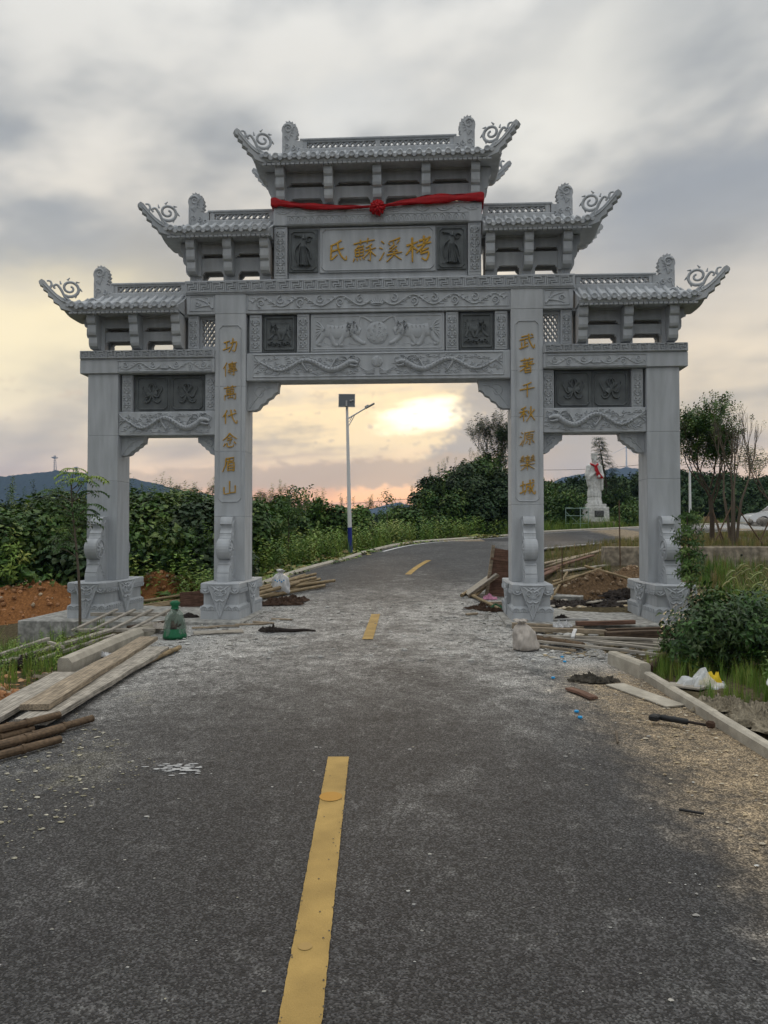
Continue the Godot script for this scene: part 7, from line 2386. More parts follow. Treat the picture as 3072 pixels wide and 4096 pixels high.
func mound(called, label, c: Vector3, rx, rz, h, material, seed_, lumps, flat = 1.0, rough = 0.2):
	var fn = FastNoiseLite.new(); fn.seed = seed_; fn.frequency = 1.3; fn.fractal_octaves = 4
	var rg = RandomNumberGenerator.new(); rg.seed = seed_
	var rows = []
	var R = 22; var C = 44
	for i in R + 1:
		var t = i / float(R)
		var line = PackedVector3Array()
		for j in C:
			var a = TAU * j / C
			var q = 1.0 + 0.22 * fn.get_noise_2d(cos(a) * 1.2 + 9.0, sin(a) * 1.2)
			var x = cos(a) * rx * t * q; var z = sin(a) * rz * t * q
			var y = pow(0.5 + 0.5 * cos(PI * min(t, 1.0)), flat) * h
			y += (fn.get_noise_2d((c.x + x) * 1.4, (c.z + z) * 1.4) * rough + fn.get_noise_2d((c.x + x) * 5.0, (c.z + z) * 5.0) * rough * 0.4) * h * (1.0 - t * t)
			var g = top(c.x + x, c.z + z) - c.y
			line.append(Vector3(x, g + max(y, 0.0) - 0.03 - 0.06 * t, z))
		rows.append(line)
	var mb = MB.new(); mb.grid(rows, true, false)
	# outward is up: rows run outwards, columns run round
	var o = thing(called, label, "soil heap", c)
	obj("soil", mb, material, o)
	var lump_col = Color(0.33, 0.17, 0.085) if material == M.red_soil else Color(0.24, 0.17, 0.11)
	var xs = []; var cs = []
	for k in lumps:
		var i = rg.randi_range(1, R - 1); var j = rg.randi() % C
		var p = rows[i][j]
		xs.append(Transform3D(Basis(Vector3(rg.randf(), rg.randf(), rg.randf()).normalized(), rg.randf() * 6.0).scaled(Vector3.ONE * rg.randf_range(0.3, 1.3)), p + Vector3(rg.randf_range(-0.05, 0.05), 0.0, rg.randf_range(-0.05, 0.05))))
		var f = rg.randf_range(0.7, 1.3)
		cs.append(Color(lump_col.r * f, lump_col.g * f, lump_col.b * f) if rg.randf() > 0.12 else Color(0.42, 0.34, 0.24))
	if lumps > 0:
		scatter(o, "lumps", CLUMP, M.tinted, xs, cs).set_meta("kind", "stuff")
	return o

var CLUMP

func cloth(w, d, h, seed_, folds = 3.0, thick = 0.02):
	# crumpled cloth lying in a heap: creased folds that run together
	var fn = FastNoiseLite.new(); fn.seed = seed_; fn.frequency = 1.0; fn.noise_type = FastNoiseLite.TYPE_SIMPLEX_SMOOTH; fn.fractal_type = FastNoiseLite.FRACTAL_RIDGED; fn.fractal_octaves = 2
	var f2 = FastNoiseLite.new(); f2.seed = seed_ + 5; f2.frequency = 1.0; f2.fractal_octaves = 3
	var rows = []
	var R = 26; var C = 72
	var k = folds / max(w, d) * 0.55
	for i in R + 1:
		var t = i / float(R)
		var line = PackedVector3Array()
		for j in C:
			var a = TAU * j / C
			var q = 1.0 + 0.55 * f2.get_noise_2d(cos(a) * 1.3 + 4.0, sin(a) * 1.3) + 0.12 * sin(a * 9.0 + seed_)
			var x = cos(a) * w * 0.5 * t * q; var z = sin(a) * d * 0.5 * t * q
			var wx = x + 0.25 * w * f2.get_noise_2d(x * k, z * k); var wz = z + 0.25 * d * f2.get_noise_2d(x * k + 9.0, z * k)
			var n = fn.get_noise_2d(wx * k * 1.6, wz * k * 0.8)
			var lump = 0.6 + 0.6 * f2.get_noise_2d(x * k * 0.7 + 20.0, z * k * 0.7)
			var y = h * pow(max(0.0, 1.0 - t * t), 0.5) * clamp(lump, 0.15, 1.2) * (0.55 + 0.6 * n)
			line.append(Vector3(x * (1.0 + 0.12 * n), max(y, 0.0) + 0.004, z * (1.0 + 0.12 * n)))
		rows.append(line)
	var mb = MB.new(); mb.grid(rows, true, false)
	return mb

func bag(h, r, seed_, neck = 0.35, lean = 0.0):
	# stuffed sack tied at the neck, slumped and creased
	var fn = FastNoiseLite.new(); fn.seed = seed_; fn.frequency = 1.0; fn.fractal_octaves = 3; fn.fractal_type = FastNoiseLite.FRACTAL_RIDGED
	var f2 = FastNoiseLite.new(); f2.seed = seed_ + 3; f2.frequency = 1.0; f2.fractal_octaves = 2
	var prof = smooth2([0.0, 0.0, 0.8, 0.0, 1.05, 0.05, 1.12, 0.2, 1.02, 0.42, 0.9, 0.6, 0.66, 0.75, 0.34, 0.83, neck * 0.45, 0.865, neck * 0.75, 0.91, neck * 1.0, 0.96, neck * 0.5, 1.0, 0.0, 0.98], 2)
	var rows = []
	for i in prof.size():
		var line = PackedVector3Array()
		var y = prof[i].y
		for j in 36:
			var a = TAU * j / 36
			var cr = fn.get_noise_3d(cos(a) * 1.6 + y * 0.6, y * 3.4 + seed_, sin(a) * 1.6 - y * 0.8)
			var big = f2.get_noise_3d(cos(a) * 0.9, y * 1.5, sin(a) * 0.9 + seed_)
			var q = 1.0 + (0.17 * cr + 0.3 * big - 0.05) * (1.0 if y < 0.84 else 0.3)
			if y > 0.84: q += 0.35 * sin(a * 7.0 + i * 0.7)
			line.append(Vector3(cos(a) * r * max(prof[i].x, 0.0) * q + lean * y * y, max(0.0, h * y + 0.05 * big * h * y), -sin(a) * r * max(prof[i].x, 0.0) * q))
		rows.append(line)
	var mb = MB.new(); mb.grid(rows, true, true)
	return mb

func chips(called, label, poly, n, s0, s1, pal, seed_, only = null):
	var rg = RandomNumberGenerator.new(); rg.seed = seed_
	var pg = P2(poly)
	var lo = pg[0]; var hi = pg[0]
	for p in pg: lo = lo.min(p); hi = hi.max(p)
	var xs = []; var cs = []
	var tries = 0
	while xs.size() < n and tries < n * 10:
		tries += 1
		var p = Vector2(rg.randf_range(lo.x, hi.x), rg.randf_range(lo.y, hi.y))
		if not Geometry2D.is_point_in_polygon(p, pg): continue
		if only != null and rg.randf() > only.call(p.x, p.y): continue
		var s = s0 * pow(s1 / s0, pow(rg.randf(), 2.2))
		xs.append(Transform3D(Basis(Vector3.UP, rg.randf() * TAU).scaled(Vector3(s * rg.randf_range(0.8, 1.8), s * rg.randf_range(0.3, 0.7), s)), Vector3(p.x, top(p.x, p.y) + s * 0.006, p.y)))
		var c = pal[rg.randi() % pal.size()]; var f = rg.randf_range(0.75, 1.2)
		cs.append(Color(c.r * f, c.g * f, c.b * f))
	var o = scatter(null, called, CLUMP, M.tinted, xs, cs)
	tag(o, label, "gravel", "", "stuff")
	return o

func build_debris():
	var rg = RandomNumberGenerator.new(); rg.seed = 41
	var m = StandardMaterial3D.new(); m.resource_name = "tinted"; m.vertex_color_use_as_albedo = true; m.albedo_color = Color.WHITE; m.roughness = 0.95; m.metallic_specular = 0.15
	M["tinted"] = m
	CLUMP = rock_mesh(rg, 0.045)
	var V = func(x, z, dy): return Vector3(x, top(x, z) + dy, z)
	# soil heaps
	mound("soil_heap", "large heap of red brown soil left of the gateway", Vector3(-7.3, -0.1, -15.4), 2.3, 1.5, 0.62, M.red_soil, 7, 500, 0.8)
	mound("soil_heap", "smaller heap of crumbly red soil seen through the left bay", Vector3(-4.95, 0.3, -16.6), 1.5, 0.9, 0.52, M.red_soil, 12, 420, 0.8)
	mound("soil_heap", "heap of dry brown earth in the right bay", Vector3(4.3, 0.5, -16.0), 1.15, 0.8, 0.42, M.brown_soil, 17, 200, 0.8)
	mound("soil_heap", "low spread of dug brown earth before the concrete wall", Vector3(5.6, 0.62, -17.2), 1.4, 0.7, 0.3, M.brown_soil, 19, 150, 0.8)
	mound("soil_heap", "low spread of red gravel beside the planks on the left", Vector3(-4.0, 0.15, -7.6), 0.75, 1.0, 0.12, M.red_soil, 23, 420, 1.0)
	mound("soil_heap", "small pale sand heap beyond the road by the white post", Vector3(20.2, 2.1, -47.5), 1.3, 0.9, 0.6, M.brown_soil, 29, 0, 0.8)
	# the two long weathered planks and what lies under them
	plank("plank", "long rough brown plank lying on the wider plank on the left", V.call(-3.0, -6.55, 0.135), V.call(-3.18, -10.3, 0.11), 0.24, 0.05, M.plank)
	plank("plank", "long wide pale plank lying beside the road on the left", V.call(-2.92, -6.3, 0.075), V.call(-2.88, -9.75, 0.07), 0.27, 0.05, M.plank_grey)
	plank("plank", "short pale plank sticking out under the two long planks", V.call(-3.35, -6.2, 0.06), V.call(-3.42, -8.2, 0.07), 0.26, 0.045, M.plank_grey)
	pole("pole", "thin brown pole under the right edge of the wide plank", V.call(-2.95, -8.0, 0.035), V.call(-2.68, -10.0, 0.04), 0.035, M.bamboo)
	plank("batten", "thin batten lying under the far end of the wide plank", V.call(-2.98, -8.2, 0.03), V.call(-2.76, -9.9, 0.03), 0.09, 0.03, M.plank)
	for q in [[-3.2, -5.3, -2.50, -6.55, 0.04], [-3.3, -5.1, -2.62, -6.25, 0.04], [-3.35, -5.4, -2.72, -6.4, 0.11], [-3.4, -5.2, -2.85, -6.2, 0.05], [-3.35, -5.75, -2.95, -6.5, 0.05], [-3.2, -4.95, -2.52, -5.95, 0.04]]:
		pole("scaffold_pole", "weathered brown scaffold pole in the bundle left of the road", V.call(q[0], q[1], q[4]), V.call(q[2], q[3], q[4] + 0.0), 0.036, M.pole_brown, "bundle of brown poles on the left", "pole", true)
	# left verge: battens, kerb rubbish, frame, green bag
	var bt = [["pale batten propped slanting in the weeds on the left", -4.9, -8.6, 0.1, -4.45, -10.1, 0.3, 0.06], ["grey board lying in the weeds below the sapling", -4.6, -9.2, 0.1, -3.95, -11.0, 0.2, 0.1], ["thin grey board in the weeds beside the grey board", -4.7, -9.3, 0.06, -4.1, -10.6, 0.16, 0.08], ["short batten lying across the boards in the weeds", -4.35, -9.9, 0.25, -4.0, -9.5, 0.2, 0.05], ["thin batten nearest the kerb in the weeds", -4.2, -9.3, 0.1, -3.85, -10.9, 0.16, 0.06]]
	for q in bt: plank("batten", q[0], V.call(q[1], q[2], q[3]), V.call(q[4], q[5], q[6]), q[7], 0.035, M.plank_grey)
	var fr = thing("wooden_frame", "ladder-like grey frame of battens leaning on the left slab", "frame", V.call(-4.0, -11.35, 0.1))
	for q in [[0.0, -0.55, 0.55], [0.0, 0.55, -0.55]]: pass
	for k in 2:
		var mb = MB.new(); mb.box(Vector3(0.1, 0.05 + 0.17 * k, 0.28 - 0.56 * k), Vector3(1.15, 0.05, 0.07), 0.004); obj("rail", mb, M.plank_grey, fr)
	for k in 4:
		var mb = MB.new(); mb.at(Transform3D(Basis(Vector3.UP, -0.5) * Basis(Vector3.RIGHT, 0.27), Vector3(-0.3 + 0.27 * k, 0.17, 0.0))); mb.box(Vector3.ZERO, Vector3(0.06, 0.03, 0.85), 0.004); obj("rung", mb, M.plank_grey, fr)
	plank("timber", "dark damp timber lying behind the batten frame", V.call(-3.9, -11.6, 0.08), V.call(-3.3, -12.0, 0.08), 0.12, 0.1, M.timber_dark)
	var gb = thing("green_bag", "full green net bag tied at the neck beside the left slab", "bag", V.call(-3.02, -11.0, 0.0))
	obj("bag_body", bag(0.5, 0.13, 3, 0.3), M.net_green, gb)
	obj("rubbish_inside", bag(0.42, 0.115, 9, 0.3), M.rag_mixed, gb)
	var ft = MB.new(); ft.at(Transform3D(Basis.from_scale(Vector3(1, 1, 1)), Vector3.ZERO)); ft.lathe([[0.0, 0.0], [0.165, 0.0], [0.17, 0.04], [0.15, 0.09], [0.14, 0.14]], 20); obj("folded_foot", ft, M.plastic_green, gb)
	var tp = MB.new(); tp.at(Transform3D(Basis(), Vector3(0, 0.42, 0))); tp.lathe([[0.06, 0.0], [0.05, 0.04], [0.08, 0.09], [0.04, 0.12], [0.0, 0.12]], 12); obj("tied_neck", tp, M.plastic_green, gb)
	solo("dark_rag", cloth(0.42, 0.3, 0.14, 51, 6.0), M.rag_dark, "black rag in the weeds among the left hand battens", "rag", V.call(-4.35, -9.3, 0.05))
	solo("plastic_sheet", cloth(0.4, 0.16, 0.1, 52, 6.0), M.plastic_white, "crumpled white plastic on the left kerb", "plastic sheet", V.call(-3.62, -9.6, 0.13))
	solo("plastic_sheet", cloth(0.3, 0.14, 0.08, 53, 6.0), M.tarp, "grey plastic scrap at the near end of the left kerb", "plastic sheet", V.call(-3.72, -8.5, 0.08))
	solo("plastic_sheet", cloth(0.55, 0.3, 0.14, 54, 5.0), M.sack, "grey folded sheet lying under the batten frame", "plastic sheet", V.call(-3.45, -11.55, 0.06))
	# behind the left bay
	for q in [[-5.6, -15.2, -3.15, -15.9, 0.12], [-5.4, -15.0, -3.2, -15.6, 0.08], [-5.2, -14.85, -3.3, -15.35, 0.06], [-5.0, -14.7, -3.4, -15.1, 0.05]]:
		pole("bamboo_pole", "long bamboo pole lying behind the left inner pedestal", V.call(q[0], q[1], q[4] - 0.02), V.call(q[2], q[3], q[4] + 0.12), 0.035, M.bamboo, "bamboo poles behind the left bay")
	plank("plywood_board", "upright brown board standing behind the left inner pedestal", V.call(-3.95, -14.75, 0.15), V.call(-3.2, -14.75, 0.15), 0.3, 0.03, M.plywood_red, "", PI / 2)
	solo("black_hose", cloth(0.34, 0.2, 0.1, 58, 5.0), M.rag_dark, "black crumpled bag on the left slab", "bag", Vector3(-3.35, GY, -12.95))
	# bundle right of the left inner pedestal
	for q in [[-2.75, -15.6, -1.55, -18.4, 0.05], [-2.7, -15.8, -1.3, -18.0, 0.05], [-2.6, -16.0, -1.15, -17.7, 0.11], [-2.8, -16.2, -1.7, -18.9, 0.11], [-2.6, -15.3, -1.35, -17.3, 0.05], [-2.75, -15.0, -1.75, -17.2, 0.05], [-2.7, -15.5, -1.6, -17.8, 0.16], [-2.85, -16.4, -2.0, -19.2, 0.05], [-2.5, -15.1, -1.9, -16.9, 0.17]]:
		pole("bamboo_pole", "bamboo pole in the bundle lying between the left pedestal and the road", V.call(q[0], q[1], q[4]), V.call(q[2], q[3], q[4]), 0.04, M.bamboo, "bundle of bamboo poles at the road edge")
	var wb = thing("white_bag", "white plastic bag with blue print standing against the bamboo bundle", "bag", V.call(-2.2, -16.2, 0.02))
	obj("bag_body", bag(0.52, 0.17, 14, 0.45), M.plastic_white, wb)
	var bp = MB.new()
	for k in 5: bp.box(Vector3(-0.09 + 0.045 * k, 0.3 - 0.03 * (k % 2), 0.172), Vector3(0.025, 0.03, 0.02), 0.003)
	obj("blue_print", bp, M.plastic_blue, wb)
	solo("brown_rag_heap", cloth(0.75, 0.5, 0.2, 61, 6.0), M.rag_brown, "tangled brown rags beside the left inner pedestal", "rag", V.call(-2.0, -14.8, 0.0))
	solo("brown_rag_heap", cloth(0.5, 0.4, 0.16, 62, 7.0), M.rag_brown, "small dark rag heap in front of the white bag", "rag", V.call(-1.75, -15.3, 0.0))
	plank("plank", "short pale plank between the bamboo bundle and the brown rags", V.call(-2.35, -14.9, 0.03), V.call(-1.95, -15.6, 0.04), 0.12, 0.03, M.plank_grey)
	# loose bits on the road in front of the left pillar
	plank("board", "flat grey board on the dusty road before the left inner pedestal", V.call(-2.85, -11.4, 0.012), V.call(-2.15, -11.6, 0.012), 0.3, 0.02, M.plank_grey)
	for q in [[-2.75, -12.0, -2.3, -12.1], [-2.4, -12.25, -1.9, -12.35], [-2.15, -12.55, -1.8, -12.4], [-3.0, -11.9, -2.65, -11.95], [-1.9, -12.9, -1.55, -12.8]]:
		plank("wood_offcut", "thin wood offcut on the dusty road at the left pedestal", V.call(q[0], q[1], 0.015), V.call(q[2], q[3], 0.015), 0.06, 0.022, M.plank, "wood offcuts at the left pedestal", 0.0, "offcut")
	var br = thing("black_rag", "black rag trailing across the dusty road between the pedestals", "rag", V.call(-1.72, -11.6, 0.0))
	obj("bundle", cloth(0.3, 0.22, 0.13, 71, 6.0), M.rag_dark, br)
	var tr = MB.new(); tr.tube(smooth3([Vector3(0.1, 0.03, 0), Vector3(0.3, 0.02, 0.03), Vector3(0.5, 0.025, -0.02), Vector3(0.68, 0.015, 0.01)], 3), 0.04, 0.012, 6); obj("trailing_end", tr, M.rag_dark, br)
	# leaning shutters and timber left of the right inner pillar
	var sh = thing("formwork_panel", "upright red brown plywood formwork panel leaning behind the right inner pillar", "panel", V.call(2.36, -16.0, 0.0))
	var T = Transform3D(Basis(Vector3.BACK, -0.16) * Basis(Vector3.RIGHT, -0.12), Vector3.ZERO)
	var mb = MB.new(); mb.at(T); mb.box(Vector3(0.1, 0.5, 0), Vector3(0.62, 1.0, 0.02), 0.003); obj("plywood", mb, M.plywood_red, sh)
	mb = MB.new(); mb.at(T); mb.box(Vector3(-0.21, 0.52, 0.035), Vector3(0.07, 1.06, 0.05), 0.004); obj("batten", mb, M.plank, sh)
	for y in [0.35, 0.76]:
		mb = MB.new(); mb.at(T); mb.box(Vector3(0.1, y, 0.065), Vector3(0.66, 0.045, 0.05), 0.004); obj("batten", mb, M.plywood_red, sh)
	sh = thing("formwork_panel", "low formwork panel tipped against the upright one behind the right inner pillar", "panel", V.call(1.82, -16.2, 0.0))
	T = Transform3D(Basis(Vector3.BACK, 0.62), Vector3(0.0, 0.05, 0.1))
	mb = MB.new(); mb.at(T); mb.box(Vector3(0.3, 0.03, 0), Vector3(0.75, 0.02, 0.7), 0.003); obj("plywood", mb, M.plank_grey, sh)
	for z in [-0.2, 0.05, 0.3]:
		mb = MB.new(); mb.at(T); mb.box(Vector3(0.3, -0.01, z), Vector3(0.78, 0.05, 0.05), 0.004); obj("batten", mb, M.plank, sh)
	for q in [["pole leaning out onto the road by the formwork", 1.62, -15.9, 0.03, 2.2, -17.6, 0.04], ["short pole lying under the tipped formwork panel", 1.95, -16.0, 0.03, 2.35, -16.9, 0.2], ["thin pole beside the tipped formwork panel", 1.85, -15.7, 0.03, 2.3, -16.3, 0.25], ["bamboo pole lying slanting towards the right inner pedestal", 1.78, -16.1, 0.04, 2.12, -13.9, 0.04]]:
		pole("bamboo_pole", q[0], V.call(q[1], q[2], q[3]), V.call(q[4], q[5], q[6]), 0.035, M.bamboo)
	plank("timber", "short squared timber lying behind the right inner pedestal", V.call(2.02, -14.6, 0.04), V.call(2.75, -14.8, 0.04), 0.09, 0.07, M.plank)
	solo("pink_bag", cloth(0.26, 0.16, 0.13, 81, 7.0), M.plastic_pink, "crumpled pink plastic bag by the formwork panels", "bag", V.call(2.15, -15.5, 0.0))
	solo("green_rag", cloth(0.24, 0.14, 0.14, 82, 7.0), M.plastic_green, "crumpled green plastic beside the right inner pedestal", "rag", V.call(2.1, -14.2, 0.0))
	for q in [[1.72, -14.2, 0.4, 83], [2.0, -13.9, 0.3, 84], [1.85, -14.0, 0.26, 85], [1.9, -14.6, 0.18, 86]]:
		solo("brown_rag", cloth(q[2], q[2] * 0.6, 0.1, q[3], 7.0), M.rag_brown, "dark brown rag on the road beside the right inner pedestal", "rag", V.call(q[0], q[1], 0.0), Vector3.ZERO, "brown rags at the right pedestal")
	plank("wood_offcut", "small wood offcut on the road beside the brown rags", V.call(1.45, -13.4, 0.015), V.call(1.65, -13.5, 0.02), 0.07, 0.03, M.plank)
	# right bay: planks, sticks, black sheeting
	for q in [["long brown board on the grass behind the right inner pillar", 4.0, -19.6, 0.1, 6.2, -22.2, 0.1, M.plank], ["second long board stacked beside the long brown board", 3.8, -19.4, 0.06, 6.3, -21.8, 0.12, M.plank], ["red brown board on the stack behind the right inner pillar", 3.6, -18.9, 0.12, 5.6, -20.4, 0.12, M.plywood_red], ["thin pale board on the grass before the wall", 4.4, -18.8, 0.08, 5.6, -19.2, 0.08, M.plank_grey], ["red brown board end lying nearest the concrete pad", 3.5, -18.2, 0.08, 4.4, -19.2, 0.08, M.plywood_red]]:
		plank("board", q[0], V.call(q[1], q[2], q[3]), V.call(q[4], q[5], q[6]), 0.16, 0.035, q[7])
	for q in [["stick lying across the top of the brown earth heap", 3.4, -15.6, 0.3, 4.6, -16.1, 0.42], ["long stick slanting down the brown earth heap", 4.3, -16.3, 0.5, 5.2, -15.4, 0.24], ["stick leaning from the concrete pad to the earth heap", 3.3, -15.2, 0.06, 4.0, -16.6, 0.4], ["short stick on the grass above the earth heap", 3.9, -17.6, 0.1, 4.6, -17.9, 0.15]]:
		pole("stick", q[0], V.call(q[1], q[2], q[3]), V.call(q[4], q[5], q[6]), 0.028, M.bamboo, "", "stick")
	pole("stake", "thin upright stake standing in the right bay", V.call(3.75, -16.0, -0.1), V.call(3.75, -16.0, 1.0), 0.014, M.pole_brown, "", "stake", false)
	pole("stake", "tall thin stake standing against the concrete wall", V.call(6.0, -19.3, -0.1), V.call(5.98, -19.3, 1.7), 0.018, M.pole_brown, "", "stake", false)
	for q in [[3.6, -14.9, 1.1, 0.7, 0.16, 91], [4.4, -15.0, 1.0, 0.6, 0.18, 92], [4.9, -15.3, 0.9, 0.6, 0.22, 93], [4.2, -14.6, 0.8, 0.45, 0.14, 94], [3.2, -14.7, 0.6, 0.4, 0.1, 95]]:
		solo("black_sheeting", cloth(q[2], q[3], q[4], q[5], 5.0), M.rag_dark, "crumpled dark sheeting among the rubble behind the right slab", "sheeting", V.call(q[0], q[1], 0.0), Vector3.ZERO, "dark sheeting behind the right slab")
	for q in [[3.2, -14.6, 3.6, -15.1], [3.9, -14.5, 4.3, -14.9], [4.5, -14.7, 4.9, -14.6], [3.0, -15.2, 3.3, -15.6], [4.9, -14.9, 5.2, -15.2]]:
		plank("broken_board", "broken grey board in the rubble behind the right slab", V.call(q[0], q[1], 0.08), V.call(q[2], q[3], 0.1), 0.12, 0.02, M.plank_grey, "broken boards behind the right slab")
	plank("steel_strip", "flat grey strip lying on the right slab by the inner pedestal", Vector3(2.75, GY + 0.02, -12.45), Vector3(3.35, GY + 0.02, -12.5), 0.06, 0.02, M.steel_grey)
	solo("black_rag", cloth(0.22, 0.16, 0.12, 97, 7.0), M.rag_dark, "small black bundle on the right slab beside the inner pedestal", "rag", Vector3(2.95, GY, -12.6))
	# front of the right slab
	var sk = solo("sack", bag(0.4, 0.145, 33, 0.55, -0.06), M.sack, "dusty pale woven sack standing on the road before the right slab", "sack", V.call(1.86, -10.05, 0.0))
	for q in [["squared timber lying along the foot of the right slab", 2.0, -11.9, 0.05, 3.1, -11.85, 0.05, 0.08, 0.09, M.plank], ["yellowish plank lying in front of the right slab", 2.2, -11.45, 0.06, 3.5, -11.3, 0.08, 0.12, 0.06, M.plank], ["dark wet beam lying before the right slab", 3.2, -11.0, 0.08, 4.6, -11.0, 0.1, 0.14, 0.1, M.timber_dark], ["brown board on top of the timber at the right slab", 3.0, -11.9, 0.14, 3.9, -11.85, 0.16, 0.12, 0.06, M.plywood_red], ["second dark beam behind the wet beam", 3.3, -11.3, 0.1, 4.4, -11.35, 0.1, 0.1, 0.08, M.timber_dark], ["grey board under the fan of battens", 2.9, -10.4, 0.06, 4.0, -10.5, 0.06, 0.14, 0.03, M.plank_grey]]:
		plank("timber", q[0], V.call(q[1], q[2], q[3]), V.call(q[4], q[5], q[6]), q[7], q[8], q[9])
	for q in [[2.1, -10.35, 3.35, -9.1, 0.1], [2.3, -10.45, 3.45, -9.3, 0.13], [2.4, -10.5, 3.7, -9.55, 0.12], [2.2, -10.5, 3.8, -9.9, 0.15], [2.9, -10.3, 3.95, -9.8, 0.17], [2.5, -10.6, 3.6, -10.2, 0.1], [2.0, -10.5, 3.0, -10.45, 0.07]]:
		plank("batten", "thin pale batten in the fan of battens beside the right kerb", V.call(q[0], q[1], q[4] - 0.04), V.call(q[2], q[3], q[4] + 0.03), 0.05, 0.03, M.plank_grey, "fan of pale battens by the right kerb")
	plank("batten", "short upright-bent pale batten across the fan of battens", V.call(2.55, -10.3, 0.12), V.call(2.7, -10.75, 0.16), 0.05, 0.025, M.plastic_white)
	plank("batten", "short brown batten at the road end of the fan", V.call(1.95, -10.2, 0.04), V.call(2.45, -9.75, 0.04), 0.05, 0.03, M.plank)
	pole("pole", "gnarled brown pole lying from the sack to the fan of battens", V.call(1.95, -10.9, 0.05), V.call(2.6, -9.95, 0.07), 0.05, M.pole_brown)
	pole("pole", "dark round pole propped on the verge beside the fan of battens", V.call(3.05, -8.75, 0.05), V.call(3.95, -9.9, 0.28), 0.045, M.timber_dark)
	mb = MB.new(); mb.box(Vector3(0, 0.06, 0), Vector3(0.17, 0.12, 0.14), 0.01)
	solo("concrete_block", mb, M.concrete, "small pale concrete block on the verge beside the dark pole", "block", V.call(3.62, -9.35, 0.0), Vector3(0, 0.5, 0))
	solo("white_bag_scrap", cloth(0.26, 0.16, 0.13, 99, 7.0), M.plastic_white, "crumpled white plastic before the right slab", "plastic bag", V.call(2.75, -11.75, 0.05))
	# verge at the right
	var cb = thing("plastic_bag", "clear plastic bag with yellow print lying on the verge behind the kerb", "bag", V.call(3.32, -7.95, 0.0))
	obj("film", cloth(0.44, 0.32, 0.24, 103, 1.6), M.clear_film, cb)
	obj("yellow_print", cloth(0.22, 0.1, 0.2, 104, 1.6), M.plastic_yellow, cb).position = Vector3(0.06, 0.0, 0.03)
	solo("tarp_heap", cloth(0.85, 0.65, 0.24, 107, 8.0), M.tarp, "heap of crumpled beige tarpaulin on the verge behind the kerb", "tarpaulin", V.call(3.35, -6.55, 0.0))
	solo("tarp_heap", cloth(0.5, 0.4, 0.15, 108, 8.0), M.tarp, "smaller fold of beige tarpaulin nearer the clear bag", "tarpaulin", V.call(3.12, -7.0, 0.0))
	mb = MB.new(); mb.at(Transform3D(Basis(Vector3.BACK, 0.9), Vector3(0, 0.1, 0))); mb.lathe([[0.07, -0.14], [0.075, 0.1], [0.07, 0.14], [0.06, 0.14], [0.0, 0.12]], 16)
	solo("white_tub", mb, M.plastic_white, "white plastic tub lying behind the beige tarpaulin", "tub", V.call(3.62, -6.9, 0.08))
	plank("board", "flat grey board lying beside the clear plastic bag", V.call(2.98, -8.05, 0.02), V.call(3.25, -7.75, 0.03), 0.2, 0.02, M.plank_grey)
	var tl = thing("power_tool", "black power tool with a pistol grip lying against the right kerb", "tool", V.call(2.36, -6.55, 0.05), -0.75)
	mb = MB.new(); mb.at(Transform3D(Basis(Vector3.BACK, PI / 2), Vector3(0.12, 0.0, 0))); mb.lathe([[0.0, -0.14], [0.026, -0.12], [0.026, 0.1], [0.0, 0.12]], 10); obj("handle", mb, M.black, tl)
	mb = MB.new(); mb.box(Vector3(-0.02, 0.0, 0.04), Vector3(0.08, 0.05, 0.1), 0.012); obj("grip", mb, M.black, tl)
	mb = MB.new(); mb.tube([Vector3(0.08, 0.0, 0), Vector3(0.4, 0.0, 0)], 0.012, 0.012, 8); obj("shaft", mb, M.rag_dark, tl)
	mb = MB.new(); mb.box(Vector3(0.43, 0.01, 0), Vector3(0.07, 0.06, 0.05), 0.015); obj("head", mb, M.rag_brown, tl)
	solo("grey_rag", cloth(0.42, 0.2, 0.12, 111, 7.0), M.rag_mixed, "dirty grey brown rag on the road by the kerb end", "rag", V.call(2.25, -8.15, 0.0))
	plank("wood_offcut", "broken reddish board piece lying on the road", V.call(1.88, -7.75, 0.018), V.call(2.02, -7.35, 0.018), 0.09, 0.025, M.plywood_red)
	plank("kerb_slab", "flat pale slab lying in the gutter beside the right kerb", V.call(2.42, -8.0, 0.004), V.call(2.72, -7.1, 0.004), 0.22, 0.014, M.kerb, "", 0.0, "slab")
	pole("twig", "short grey twig lying on the sand", V.call(1.9, -6.25, 0.012), V.call(1.82, -5.95, 0.012), 0.01, M.bark_grey, "", "twig", false)
	pole("twig", "small black twig on the asphalt at the right", V.call(1.78, -4.62, 0.01), V.call(1.9, -4.55, 0.012), 0.009, M.black, "", "twig", false)
	mb = MB.new(); mb.lathe([[0.021, 0.0], [0.021, 0.013], [0.017, 0.016], [0.0, 0.016]], 12)
	for q in [[1.84, -8.3], [1.74, -6.9], [1.72, -6.7], [2.22, -9.5], [2.18, -9.2], [-2.72, -9.85]]:
		solo("bottle_cap", mb, M.plastic_blue, "bright blue plastic bottle cap on the road", "bottle cap", V.call(q[0], q[1], 0.002), Vector3.ZERO, "blue bottle caps on the road")
	mb = MB.new()
	for k in 46: mb.at(Transform3D(Basis(Vector3.UP, rg.randf() * 6.0).scaled(Vector3(rg.randf_range(0.5, 2.2), 1, rg.randf_range(0.4, 1.0))), Vector3(rg.randfn(0, 0.085), 0.0025, rg.randfn(0, 0.07)))); mb.lathe([[0.018, 0.0], [0.012, 0.0015], [0.0, 0.002]], 7)
	solo("paint_splash", mb, M.old_paint, "splash of white paint on the asphalt left of the yellow line", "paint splash", V.call(-1.45, -5.4, 0.0))
	# gravel, chips and dust crumbs
	var WH = [Color(0.42, 0.41, 0.385), Color(0.5, 0.49, 0.46), Color(0.34, 0.325, 0.29), Color(0.26, 0.25, 0.23)]
